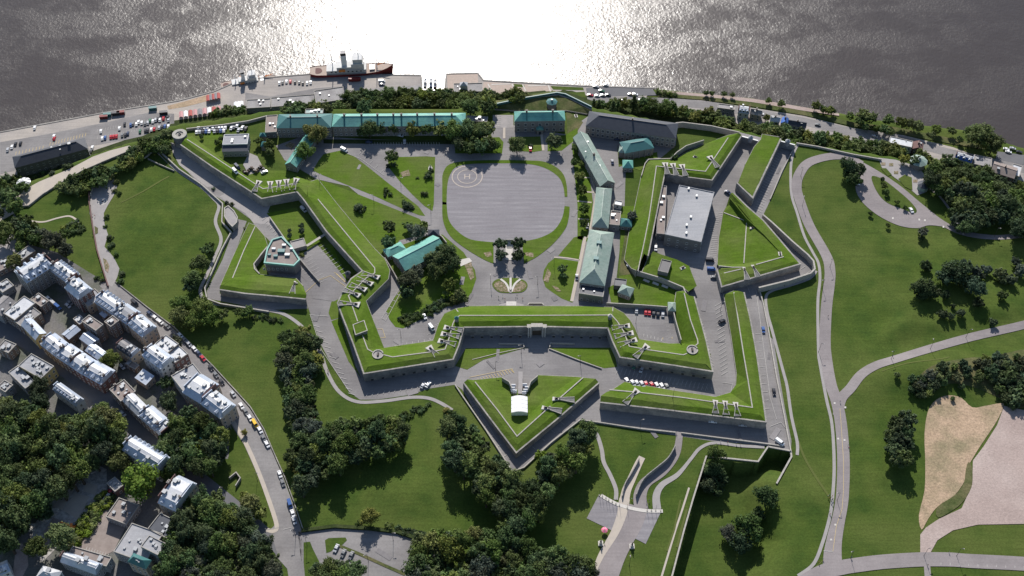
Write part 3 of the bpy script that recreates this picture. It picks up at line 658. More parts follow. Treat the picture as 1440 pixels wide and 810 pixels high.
# ================================================================ RAMPARTS
def offset_line(w, d):
    L, Q = ribbon_pts(w, abs(d)*2); return L if d > 0 else Q
def strip_mesh(name, a, b, m):
    n = len(a); vs = list(a)+list(b); fs = []
    for i in range(n-1):
        q = (i, i+1, n+i+1, n+i); p0, p1, p2 = Vector(vs[q[0]]), Vector(vs[q[1]]), Vector(vs[q[3]])
        if (p1-p0).cross(p2-p0).z < 0: q = tuple(reversed(q))
        fs.append(q)
    return me_from(name, vs, fs, m)
def rampart(label, outer, inner, crest=(), side=1, zs=7.5, band=3.2, rise=1.4, copings=(), foot=-.3, stone='stone', grass='fort_grass', ports=(), inner_wall=True, name='rampart', coping_w=.6, cat='rampart', scarp_cap=True, ext=(None,None)):
    """outer: scarp-top outline (px, px[, z]) ; inner: rest of the outline (px, px, z) ; crest lines lie inside; side: which side of the outer line is inward"""
    jr = random.Random(int(outer[0][0]*3+outer[0][1])); dn = []
    for p, q in zip(outer, outer[1:]):
        p = (p[0], p[1], p[2] if len(p) > 2 else zs); q = (q[0], q[1], q[2] if len(q) > 2 else zs); k = max(1, int(math.hypot(q[0]-p[0], q[1]-p[1])/9))
        for j in range(k): dn.append(tuple(a+(b-a)*j/k for a, b in zip(p, q)))
    dn.append((outer[-1][0], outer[-1][1], outer[-1][2] if len(outer[-1]) > 2 else zs)); outer = dn
    O = [W(p[0], p[1], p[2]) for p in outer]; I = [W(*p) for p in inner]
    org = Vector((O[0].x, O[0].y, 0)); r = thing(name, label, cat, org)
    lo = lambda ps: [(p[0]-org.x, p[1]-org.y, p[2]) for p in ps]
    Ow = [tuple(p) for p in O]
    e0 = [tuple(W(*ext[0], zs))] if ext[0] else []; e1 = [tuple(W(*ext[1], zs))] if ext[1] else []
    cr2 = offset_line(e0+Ow+e1, side*band); cr2 = cr2[len(e0):len(cr2)-len(e1)]; cr = [(a[0]+jr.uniform(-.22,.22)*(0 < i < len(Ow)-1), a[1]+jr.uniform(-.22,.22)*(0 < i < len(Ow)-1), p[2]+rise+jr.uniform(-.14,.14)*(0 < i < len(Ow)-1)) for i, (a, p) in enumerate(zip(cr2, Ow))]
    link('exterior_slope', strip_mesh('exterior_slope', lo(Ow), lo(cr), grass), r)
    lines = []
    for c in crest: lines.append(lo([tuple(W(*p)) for p in c]))
    P, F = cdt(lo(cr)+lo([tuple(p) for p in I]), lines)
    top = link('grass_top', me_from('grass_top', P, F, grass), r); SURF.append(top); SURF.append(r.children[0])
    link('scarp_wall', wall_mesh('scarp_wall', lo([(p[0],p[1],p[2]-.02) for p in Ow]), .9, foot, stone), r)
    if scarp_cap: 
        k = link('scarp_cordon', wall_mesh('scarp_cordon', lo([(p[0],p[1],p[2]+.12) for p in Ow]), 1.1, 0, 'stone'), r)
        for i, p in enumerate(Ow):
            k.data.vertices[4*i].co.z = p[2]-.25; k.data.vertices[4*i+1].co.z = p[2]-.25
    if inner_wall:
        Iw = [tuple(p) for p in I]
        link('revetment_wall', wall_mesh('revetment_wall', lo([(p[0],p[1],p[2]-.03) for p in Iw]), .6, foot, 'stone'), r)
    for c in copings:
        ww = [tuple(W(*p)) for p in c]; L, Q = ribbon_pts(ww, coping_w)
        vs = []
        for a, b, p in zip(L, Q, ww): vs += [(a[0]-org.x, a[1]-org.y, p[2]-.4), (a[0]-org.x, a[1]-org.y, p[2]+.14), (b[0]-org.x, b[1]-org.y, p[2]+.14), (b[0]-org.x, b[1]-org.y, p[2]-.4)]
        fs = []
        for i in range(len(ww)-1):
            for j in range(3): fs.append((4*i+j, 4*i+j+1, 4*i+j+5, 4*i+j+4))
        link('parapet_walk', me_from('parapet_walk', vs, fs, 'coping'), r)
    for (x0, y0), (x1, y1), n in ports:
        for i in range(n):
            t = (i+.5)/n; p = W(x0+(x1-x0)*t, y0+(y1-y0)*t, 3.2); q = W(x1, y1, 3.2)-W(x0, y0, 3.2); a = math.atan2(q.y, q.x)
            o = link('gun_port', PORT, r); o.location = p-org; o.rotation_euler = (0, 0, a)
    return r
_pm = MB(); _pm.box(-.75,-.75,-.7,.75,-.4,.7,0); _pm.box(-1.05,-.6,.7,1.05,-.42,1.0,1); _pm.box(-1.05,-.6,-.95,1.05,-.42,-.7,1)
PORT = _pm.mesh('gun_port', ['metal_dark','stone'])

LB_outer = [(353.6,269.5),(368,279),(418,269.5),(429,283),(460,326),(510,381),(494,392),(484,407),(475,426),(482,445),(496,480),(512,525),(637,505),(645,485),(652,460)]
# west work, from the round tower to the embrasured face
rampart('long grassed rampart running diagonally from the round tower down to the four embrasures',
    [(254,203),(300,235),(353.6,269.5),(368,279),(418,269.5),(427,280)],
    [(432,262,6.5),(437,255,3),(418,248,1.0),(372,262,.8),(345,246,.6),(312,223,.6),(285,203,1),(272,192,3),(262,192,6)],
    crest=[[(258,198,8.6),(263,196,8.8),(300,220,8.8),(357,257.5,8.8),(370,265.5,8.8),(418,257.5,8.8),(427,260.5,7.4)]],
    copings=[[(263,196,8.8),(300,220,8.8),(357,257.5,8.8),(370,265.5,8.8),(418,257.5,8.8)]], side=1, band=3.0, inner_wall=False)
rampart('grassed left bastion and curtain with a row of four white embrasures and a square magazine',
    [(427,280),(460,326),(510,381),(494,392),(484,407),(475,426),(482,445),(496,480),(512,525),(637,505),(645,485),(652,460)],
    [(647.5,444,8.8),(644.5,438.5,7.2),(641,434,3.5),(625,441,1.5),(617,455,1.2),(609,479,1.2),(540,489,1.4),(527,456,4.5),(514.6,423,7.0),(535,403,7),(546,392,7),(548,380,7),(541,364,6.5),(527,350,4),(500,318,1.2),(475,288,1.2),(447,252,1.4),(437,255,3),(432,262,6.5)],
    crest=[[(436,268,7.5),(450,284,8.8),(527,377,8.8),(527,384,8.8),(515,391,8.8),(490,416,8.8),(494,426,8.8),(504,454,8.8),(510,472,8.8),(517,491,8.8),(524,496,8.8),(552,502,8.8),(605,495,8.8),(626,491,8.8),(631,477,8.8),(637,455,8.8),(641,447,8.8),(645,445,8.8)]],
    copings=[[(447,280,8.85),(527,377,8.85),(527,384,8.85),(515,391,8.85),(490,416,8.85),(494,426,8.85),(503,452,8.85)],[(510,472,8.85),(517,491,8.85),(524,495,8.85)],[(540,499,8.85),(552,502,8.85),(605,495,8.85),(626,491,8.85),(631,477,8.85),(637,455,8.85),(641,447,8.85),(647,443.6,8.85)]],
    ports=[((516,534),(634,514),8)], ext=(None,(700,459.5)))
rampart('straight grass-topped curtain rampart above the central gate of the fort',
    [(652,460),(738,459),(770,459),(855,461)],
    [(860,443.4,8.8),(861.5,437.5,7.2),(862,432,3),(815,430.5,2.6),(700,430,2.6),(660,430.5,2.8),(641,434,3.5),(644.5,438.5,7.2),(647.5,444,8.8)],
    crest=[[(650,443.8,8.8),(750,443.6,8.8),(857,443.3,8.8)],[(648,438.3,7.2),(750,437.7,7.4),(858,437.6,7.2)]],
    copings=[[(647,443.6,8.85),(750,443.6,8.85),(860,443,8.85)]], ports=[((658,473),(738,472),6),((772,472),(850,474),6)], ext=((648.5,472.5),(858,469.5)))
rampart('grassed right-hand bastion around the small walled car park',
    [(855,461),(861,478),(872,502),(935,511.5),(1002,522),(993,480),(976,417)],
    [(961,409,3.5),(951,410,1.5),(949,424,1.5),(947,437,2.0),(953,462,1.5),(958,483,1.2),(940,483,1.2),(899,477,1.2),(893,462,1.2),(886,450,1.3),(877,440,1.6),(862,432,3),(861.5,437.5,7.2),(860,443.4,8.8)],
    crest=[[(862,445,8.8),(868,452,8.8),(877,466,8.8),(885,487,8.8),(912,492,8.8),(964,499,8.8),(972,492,8.8),(981,484,8.8),(981,478,8.8),(971,450,8.8),(962,412,8.8)]],
    copings=[[(860,443,8.85),(868,452,8.85),(877,466,8.85),(885,487,8.85),(912,492,8.85),(961,499,8.85),(966,497,8.85)],[(978,486,8.85),(981.5,483,8.85),(981,478,8.85),(971,450,8.85),(962,412,8.85)]],
    ports=[((877,511),(998,531),8)], ext=((800,460),None))
rampart('long narrow grassed outwork facing the lower lawn with three embrasures near its right end',
    [(844,565.5),(930,575),(1020,586),(1077,593),(1064,500),(1055,450),(1046,411)],
    [(1032,409,5),(1018,414,2.5),(1028,470,1.5),(1036,525,1.5),(1035,541,1.5),(1027,552,1.5),(1006,558,1.6),(940,548,1.6),(878,537,1.6),(860,549,3.5)],
    crest=[[(853,551,6.6),(900,552,8.0),(960,559,8.0),(1058,573,8.0),(1052,535,8.0),(1046,500,8.0),(1032,413,7.2)]],
    copings=[[(857,548,6.7),(900,552,8.05),(960,559,8.05),(1058,573,8.05),(1052,535,8.05),(1046,500,8.05),(1032,411,7.0)]], zs=6.6)
rampart('arrowhead ravelin with a white marquee on its lawn, in front of the gate',
    [(652,538),(688,586),(726,636),(782,590),(842,538)],
    [(838,534,3.8),(812,530,1.6),(757,527.5,1.2),(740,548,.9),(722,548,.9),(705,530.5,1.2),(666,534.5,2)],
    crest=[[(680,540,2.2),(705,570,2.2),(727,600,2.4),(766,562,2.2),(805,534,2.2)],[(661,536,5.4),(668,537,6.6),(700,577,6.8),(727,613.5,6.8),(790,560,6.8),(824,531.5,5)]],
    copings=[[(668,537,6.65),(700,577,6.85),(727,613.5,6.85),(774,571,6.85)],[(788,559,6.85),(820,531,5.2)]], zs=5.0, band=2.6, rise=1.2)
rampart('triangular grassed ravelin beside the angled ditch on the right',
    [(1009,380),(1015,403),(1070,387),(1125,371),(1098,339),(1073,310),(1050,290),(1031,271)],
    [(1021,291,2.0),(1017,299,1.6),(1011,335,1.6),(1009,372,1.8)],
    crest=[[(1012,381,6.4),(1046,377,7.2),(1102,361,7.4),(1085,342,7.0),(1062,318,6.6),(1034,284,5.6)],[(1050,311,4.2),(1046,371,4.6)],[(1018,298,3.4),(1050,311,4.2)]],
    copings=[[(1063,372,7.3),(1102,361,7.45)],[(1018,299,3.5),(1050,311,4.3),(1048,340,4.5),(1046,370,4.7)],[(1014,385,6.6),(1042,378.5,7.2)]], zs=6.2, band=2.2, rise=.8)
rampart('long detached grassed rampart running down from the cliff between two parking ditches',
    [(1036.4,257),(1058.5,278),(1078,237),(1098,195)],
    [(1096,192.5,7.5),(1072,188.5,7.0),(1070,196,7),(1061,206,7),(1048,231,7)],
    crest=[], zs=7.0, band=1.2, rise=.25)
rampart('upper right bastion with a curving ramp and three embrasures above the grey flat hall',
    [(911,360),(918,325),(925,290),(934.6,243.5),(965,248.5),(1001,253),(1043,190)],
    [(1040,187,8.5),(1024,190,7.2),(1008,196,5.0),(1000,200,2.0),(985,205,1.6),(962,216,1.6),(950,224,2.0),(943,223,2.0),(913,224,1.8),(908,229,1.8),(902,247,1.8),(893,290,1.8),(884,330,1.6),(878,365,1.4),(888,377,3.2),(895,380,6.6)],
    crest=[[(899,374,6.9),(905,345,7.2),(912.6,307,8.0),(918,270,8.6),(923,233.5,8.8),(992,241,8.8),(1024,193.6,8.8),(1033,190.5,8.8)]],
    copings=[[(897,381,6.9),(905,345,7.3),(912.6,307,8.1),(918,270,8.7),(923,233.5,8.85),(992,241,8.85),(1024,193.6,8.85)]], band=2.6, zs=7.0, rise=1.5)
rampart('grassed lower battery with a saluting gun between the grey hall and the small walled garden',
    [(976,404),(966,377),(950,369),(928,361),(917,357)],
    [(912,362,3.6),(903,382,3.6),(930,390,3.6),(959,402,3.6),(968,410,3.6)], crest=[[(918,372,4.6),(962,393,4.6)]], side=-1, zs=3.4, band=1.6, rise=.9, scarp_cap=True)
rampart('low grassed outwork wrapped around the copper-edged redoubt on the left',
    [(309,407),(345,412.5),(385,416),(430,420.5)],
    [(426,402,4.5),(416,391,4.0),(390,389,4.0),(364,385.5,4.0),(357,372,4.0),(366,357,4.0),(376,345,3.5),(372,332,3),(359,317,2.6),(350,313.5,2.0),(330,356,2.0),(310,401,4.5)],
    crest=[[(312,404,6.2),(327,392,6.2),(380,400,6.6),(420,403,6.4)],[(359,318,3.2),(343,352,3.6),(327,391,5.6)]], copings=[[(359,318,3.3),(343,352,3.7),(327,391,5.7)],[(413,398,6.6),(419,398,6.6)]], zs=5.6, band=2.6, rise=1.0)
rampart('grassed strip along the seaward wall behind the copper-roofed residence',
    [(692,149),(740,138),(785,133),(800,138),(832,154)][::-1],
    [(692,152,2),(722,154,1),(760,153,1),(797,154,1),(812,165,1),(826,158,2)][:0]+[(694,153,1),(722,155,1),(797,155,1),(826,160,1)], side=1, zs=3.2, band=1.5, rise=-.4, grass='rough_grass', stone='stone_dark', foot=-3)
# ---------------------------------------------------------------- embrasures
def embrasure(label, p0, p1, z0=8.9, z1=8.0, w0=3.6, group=None):
    a, b = W(*p0, z0), W(*p1, z1); d = Vector((b.x-a.x, b.y-a.y, 0)); L = d.length; ang = math.atan2(d.y, d.x)
    r = thing('gun_embrasure', label, 'embrasure', (a.x, a.y, z0), ang, group)
    dz = z1-z0
    mb = MB(); mb.prism([(-2.6,-w0*.6),(-2.3,w0*.6),(1.3,w0*.3),(1.2,-w0*.3)], -.5, .32); mb.obj('gun_platform', 'white_stone', r)
    mb = MB(); vs = [(1.4,-.5,.30),(1.4,.5,.30),(L,1.6,dz+.42),(L,-1.6,dz+.42)]; mb.add(vs, [(0,3,2,1)]); mb.obj('channel_floor', 'stone_dark', r)
    for s in (-1, 1):
        mb = MB(); A = [(1.0,s*.45),(1.0,s*.75),(L,s*2.0),(L,s*1.6)]
        if s < 0: A = A[::-1]
        mb.prism(A, -1.0, 1.0, ztop=[.6,.6,dz+.75,dz+.75] if s > 0 else [dz+.75,dz+.75,.6,.6]); mb.obj('cheek_wall', 'coping', r)
    g = MB(); g.cyl(0,0,-1.2,1.4,.26,.17,10,0,True,Matrix.Translation((.6,0,1.15)) @ Matrix.Rotation(R(90),4,'Y')); g.box(-1.2,-.5,.32,.6,.5,.85,1); g.obj('cannon', ['metal_dark','bark'], r)
    return r
OL = ['first','second','third','fourth','fifth','sixth','seventh','eighth','ninth','tenth','eleventh','twelfth','thirteenth','fourteenth','fifteenth','sixteenth','seventeenth','eighteenth','nineteenth','twentieth']
def emb_row(rows, where, **k):
    for i, (a, b) in enumerate(rows): embrasure(f'pale stone gun embrasure, {OL[i]} from the {where}', a, b, group='stone gun embrasures', **k)
emb_row([((363,258),(358,270)),((380,259),(380,272)),((392,257.5),(392.5,270.5)),((403,256),(404,268.5)),((416,254.5),(412,267))], 'left on the rampart above the left lawn')
emb_row([((528,389),(509,385)),((519,398),(500,392)),((510,406),(492,401)),((501,414),(483,408))], 'top on the left bastion flank', w0=3.0)
embrasure('single pale embrasure pointing left on the left bastion below the row of four', (500,428), (477,427))
emb_row([((630,461),(650,465)),((626,470),(646,474)),((622,480),(641,485))], 'top on the flank left of the gate curtain', w0=3.0)
embrasure('single pale embrasure at the lower edge of the left bastion', (606,491), (615,501))
emb_row([((880,458.5),(860,462)),((885,469),(864,474)),((890,479),(870,486))], 'top on the flank right of the gate curtain', w0=3.0)
embrasure('single pale embrasure at the lower edge of the right bastion', (907,489), (893,503))
embrasure('single pale embrasure at the left end of the long narrow outwork', (893,552), (879,568), 8.0, 6.8)
emb_row([((1006,568),(1006,582)),((1020,569),(1021,584)),((1035,571),(1037,586))], 'left at the right end of the narrow outwork', z0=8.0, z1=6.8, w0=2.6)
emb_row([((1047,380),(1051,394)),((1060,377),(1066,390))], 'left on the triangular ravelin', z0=7.1, z1=6.6, w0=1.6)
emb_row([((936,232.5),(938.5,245.5)),((947,233.5),(951,247)),((960,235),(964,248))], 'left above the grey flat hall')
embrasure('single pale embrasure on the right edge of the upper right bastion', (1000,223), (1009,236))
emb_row([((783,561),(808,563)),((768,574),(790,579))], 'top on the arrowhead ravelin', z0=6.9, z1=5.6, w0=2.2)
embrasure('pale embrasure at the right end of the low outwork beside the redoubt', (414,400), (411,414), 6.7, 6.0, 1.2)
# round gun positions
def gun_ring(label, x, y, z):
    c = W(x, y, z); r = thing('gun_position', label, 'gun position', (c.x, c.y, z)); mb = MB()
    n = 20
    for i in range(n):
        if i in (0,): continue
        a, b = 2*math.pi*i/n, 2*math.pi*(i+1)/n
        mb.prism([(3.3*math.cos(a),3.3*math.sin(a)),(3.3*math.cos(b),3.3*math.sin(b)),(2.7*math.cos(b),2.7*math.sin(b)),(2.7*math.cos(a),2.7*math.sin(a))][::-1], -.5, .5)
    mb.obj('ring_wall', 'coping', r); f = MB(); f.cyl(0,0,-.4,.05,2.8,n=20); f.obj('paved_floor', 'path', r)
    g = MB(); g.cyl(0,0,-1.5,1.8,.3,.2,10,0,True,Matrix.Translation((0,.2,1.0)) @ Matrix.Rotation(R(80),4,'X')); g.box(-.6,-1.2,.05,.6,1.0,.6,1); g.obj('cannon', ['metal_dark','bark'], r)
gun_ring('round paved gun position at the point of the left bastion', 531.5, 498.5, 8.9)
gun_ring('round paved gun position at the point of the right bastion', 973.5, 492, 8.9)
# grass-roofed square magazine on the left bastion
def magazine():
    p = [W(*a, 10.5) for a in ((500,471),(516.5,465),(512,451),(496.5,457))]; c = sum(p, Vector())/4
    r = thing('magazine', 'square grass-roofed magazine with a pale rim on the left bastion', 'magazine', (c.x, c.y, 8.4))
    poly = [(q.x-c.x, q.y-c.y) for q in p]
    mb = MB(); mb.prism(poly, -.6, 2.1); mb.obj('wall', 'stone', r)
    link('rim', wall_mesh('rim', [(a,b,2.45) for a, b in poly], .5, 2.1, 'coping', closed=True), r)
    mb = MB(); mb.prism([(a*.94,b*.94) for a, b in poly], 2.0, 2.25); mb.obj('grass_roof', 'fort_grass', r)
magazine()
# gate
def gatehouse():
    a, b = W(741.5,476,0), W(768,476,0); c = (a+b)/2
    r = thing('gatehouse', 'pale stone classical gatehouse in the middle of the front curtain', 'gatehouse', (c.x, W(755,459,7.5).y-.4, 0))
    w = (b-a).length/2
    mb = MB(); mb.box(-w,-1.2,0,-2.6,.8,8.2); mb.box(2.6,-1.2,0,w,.8,8.2); mb.box(-2.6,-1.2,5.6,2.6,.8,8.2); mb.obj('wall', 'stone', r)
    mb = MB(); mb.box(-w-.2,-1.5,8.2,w+.2,1.0,8.8); mb.prism([(-3.4,-1.5),(3.4,-1.5),(3.4,1.2),(-3.4,1.2)], 8.8, 9.5); mb.obj('cornice', 'coping', r)
    for x in (-w+.7,-3.5,3.5,w-.7):
        mb = MB(); mb.cyl(x,-1.55,0,8.6,.42,.36,10); mb.obj('column', 'white_stone', r)
    mb = MB(); mb.box(-2.6,-.2,0,2.6,.1,5.6); mb.obj('gate', 'bark', r)
gatehouse()
# low walls, counterscarps and retaining walls  (name, px line of the coping)
wall('low pale wall along the left edge of the arrowhead ditch', [(640,541),(650,556),(683,604),(713,651),(720,662)], .9, .7)
wall('low pale wall along the lower right edge of the arrowhead ditch', [(721,663),(737,657),(775,622),(816,590)], .9, .7)
wall('long pale parapet below the narrow outwork, crossing above the museum lawn', [(816,590),(850,595),(902,603),(950,608)], .9, .6)
wall('pale parapet continuing right above the curved footpaths', [(958,608.5),(1000,614),(1078,624),(1100,627)], .9, .6)
wall('tall counterscarp wall beside the right-hand ditch, running down from the hairpin corner', [(1118,205),(1100,240),(1083,280)], .8, .6, name='retaining_wall')
wall('dark retaining wall with pale coping along the angled ditch beside the triangular ravelin', [(1073,302),(1086,313),(1115,340),(1136,358),(1144,367),(1146,378),(1140,384),(1110,394),(1067,404.5)], 4.4, 1.2, name='retaining_wall')
wall('straight pale coped wall down the right side of the lower ditch road', [(1067,404.5),(1073,425),(1080,460),(1092,530),(1103,585),(1112,634)], 1.2, .8, name='retaining_wall')
wall('pale coped retaining wall around the far left ditch corner', [(217,205),(252,238),(283,259),(313,286),(312,312),(325,326),(312,350),(300,378),(288,405),(291,420),(310,427),(378,438)], 1.6, .8, smooth_px=False)
wall('high stone wall left of the bottom lawn pit', [(987,662),(975,700),(962,745),(945,810),(935,850)], .5, 1.0, zb=-11, name='retaining_wall')
wall('stone retaining wall with pale coping under the right footpath terrace', [(987,662),(993,642),(1000,642),(1066,649),(1080,628)], .5, 1.0, zb=-11, name='retaining_wall')
wall('short sloping pale wall at the right end of the bottom pit', [(1080,628),(1112,634),(1113,642),(1092,680)], .5, 1.1, zb=-11, name='retaining_wall')
wall('curving seaward parapet wall right of the long slate building', [(950,173),(960,172),(1000,177),(1040,186)], 4.5, .8, zb=-6)
wall('seaward parapet from the round tower towards the barracks', [(262,181),(312,175.5),(349,170),(375,163)], 2.0, .8, zb=-4)
wall('dark copper-capped seaward wall behind the residence', [(692,147),(740,137),(783,130),(795,132),(832,150)], 4.6, .8, cap='copper_dark', zb=-4)
wall('pale wall edging the right clifftop lawn', [(1120,201),(1150,206),(1200,217),(1240,224)], 1.4, .8, zb=-2)
wall('red-brown wall along the left side of the promenade plaza', [(125,262),(125,282),(130,317),(136,350),(145,380),(152,402)], 1.3, .7, stone='wall_brick', cap='wall_brick')
wall('curved wall at the top of the promenade plaza', [(127,275),(130,262),(138,253),(152,244)], 1.3, .6)
wall('dark edge wall along the outer rim of the promenade path', [(0,291),(40,289),(60,273),(82,259),(115,240),(150,225),(186,210)], 1.2, .5, stone='stone_dark', cap='stone')
wall('pale wall beside the left clifftop lawn', [(186,228),(205,220),(214,212)], 1.2, .8)
wall('short parapet on the left clifftop corner', [(208,223),(222,230),(245,240)], 1.0, .5, cap='stone')
wall('coped wall across the top of the small walled car park', [(853,426),(905,429),(938,431.5)], 3.4, .6)
wall('wall down the right side of the small walled car park', [(947,437),(950,450),(958,478)], 4.0, .6)
wall('left curved retaining wall of the upper ramp', [(902,247),(907,230),(912,224),(943,223)], 3.0, .6)
wall('curved retaining wall inside the upper ramp', [(943,223),(952,214),(965,205),(990,197)], 4.4, .6)
wall('long wall along the lawn beside the hall', [(896,381),(930,391),(961,404),(965,414)], 4.2, .8)
wall('dark screen wall crossing the top of the left parking ditch on the right', [(1040.6,191),(1066,198)], 5.0, 1.2, stone='wall_grey', cap='metal_grey')
wall('dark screen wall crossing the top of the right parking ditch', [(1096,198),(1118,204)], 5.0, 1.2, stone='wall_grey', cap='metal_grey')
wall('curved wall around the copper-edged redoubt', [(376,347),(368,357),(357,371),(358,378),(365,385)], 4.3, .7, smooth_px=False)
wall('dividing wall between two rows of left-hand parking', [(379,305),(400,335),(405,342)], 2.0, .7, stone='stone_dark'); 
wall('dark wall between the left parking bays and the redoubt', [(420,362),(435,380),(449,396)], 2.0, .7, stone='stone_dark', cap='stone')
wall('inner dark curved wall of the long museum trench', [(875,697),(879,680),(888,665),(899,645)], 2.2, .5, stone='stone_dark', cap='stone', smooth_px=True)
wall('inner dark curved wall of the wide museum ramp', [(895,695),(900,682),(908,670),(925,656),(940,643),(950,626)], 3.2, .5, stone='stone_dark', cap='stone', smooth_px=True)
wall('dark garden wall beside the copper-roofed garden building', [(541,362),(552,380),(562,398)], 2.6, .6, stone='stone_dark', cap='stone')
wall('low kerb wall by the forecourt of the gate', [(701,483),(736,483.5),(737,488)], 1.0, .5); wall('low kerb wall right of the gate forecourt', [(808,483),(774,482.5),(773,488)], 1.0, .5)
wall('long pale forecourt kerb right of the gate', [(772,490),(810,505),(846,518)], .6, .5)
wall('stone wall behind the copper-roofed garden building', [(612,326),(622,333),(628,341)], 2.0, .6)
wall('pale wall along the left of the street car park lawn', [(322,672),(332,664),(338,672),(331,683)], 2.0, .5, stone='stone_dark')
wall('tall dark parapet crossing the triangular ravelin diagonally', [(1027,279),(1050,307),(1075,330),(1097,354)], 7.6, .5, zb=3.5, stone='stone_dark', cap='fort_grass', coping_h=.05)
wall('short cross wall at the foot of the triangular ravelin', [(1011,374),(1030,376),(1046,376)], 6.6, .6, zb=3, stone='stone_dark', cap='coping')
wall('low wall along the street edge of the sloping lawn', [(162,396),(206,431),(245,460),(271,486),(300,515),(334,552),(352,572),(371,603),(385,636),(401,672),(413,705),(426,744)], .6, .5, stone='stone_dark', cap='stone')
wall('low wall between the lower lawn and the bottom car park', [(424,746),(470,740),(520,743),(560,748),(600,762)], .8, .5, stone='stone_dark', cap='scrub', coping_h=.5, capw=1.5)
# left town: round tower
def round_tower():
    c = W(252.5, 189, 8); r = thing('round_tower', 'round stone tower with a ringed flat top at the left corner of the fort', 'tower', (c.x, c.y, 0))
    mb = MB(); mb.cyl(0,0,-6,8.0,5.0,4.7,32); mb.obj('wall', 'stone', r)
    mb = MB(); n = 32
    for i in range(n):
        a, b = 2*math.pi*i/n, 2*math.pi*(i+1)/n
        mb.prism([(4.9*math.cos(a),4.9*math.sin(a)),(4.9*math.cos(b),4.9*math.sin(b)),(2.6*math.cos(b),2.6*math.sin(b)),(2.6*math.cos(a),2.6*math.sin(a))][::-1], 8.0, 8.6)
    mb.obj('parapet', 'coping', r)
    g = MB(); g.cyl(0,0,8.0,8.9,1.1,.8,12); g.box(-.3,-2,8.5,.3,1.6,8.9); g.obj('gun_mount', 'metal_dark', r)
round_tower()
# ================================================================ BUILDINGS
def window_mesh(w, h, name='window'):
    mb = MB(); mb.box(-w/2,-.02,0,w/2,.05,h,0)
    mb.box(-w/2-.12,-.08,-.15,w/2+.12,.04,0,1); mb.box(-w/2-.12,-.06,h,w/2+.12,.04,h+.14,1); mb.box(-w/2-.12,-.06,0,-w/2,.04,h,1); mb.box(w/2,-.06,0,w/2+.12,.04,h,1); mb.box(-.04,-.05,0,.04,-.02,h,1)
    return mb.mesh(name, ['glass','frame'])
WIN = window_mesh(1.1, 1.7); WINB = window_mesh(1.5, 2.3)
def dormer_mesh(m):
    mb = MB(); mb.box(-.75,0,0,.75,2.4,1.5,0); mb.box(-.5,-.06,.2,.5,0,1.3,1)
    mb.add([(-.95,-.2,1.5),(.95,-.2,1.5),(.95,2.9,1.5),(-.95,2.9,1.5),(0,-.2,2.2),(0,2.9,2.2)], [(0,1,4),(2,3,5),(1,2,5,4),(3,0,4,5),(0,3,2,1)], 2)
    return mb.mesh('dormer', ['wall_white','glass',m])
DORM = {m: dormer_mesh(m) for m in ('tin','tin_flat','slate','copper_pale','copper')}
def chimney_mesh():
    mb = MB(); mb.box(-.6,-.45,0,.6,.45,2.4,0); mb.box(-.7,-.55,2.4,.7,.55,2.65,1); mb.cyl(-.28,0,2.65,3.1,.16,n=6,mi=2); mb.cyl(.28,0,2.65,3.1,.16,n=6,mi=2); return mb.mesh('chimney', ['wall_brick','coping','wall_brick'])
CHIM = chimney_mesh()
def vent_mesh():
    mb = MB(); mb.box(-.7,-.7,0,.7,.7,.9); mb.box(-.8,-.8,.9,.8,.8,1.0); return mb.mesh('roof_vent', 'metal_grey')
VENT = vent_mesh()
def skylight_mesh():
    mb = MB(); mb.box(-.9,-.5,0,.9,.5,.25,0); mb.box(-.8,-.4,.25,.8,.4,.3,1); return mb.mesh('skylight', ['frame','glass'])
SKYL = skylight_mesh()
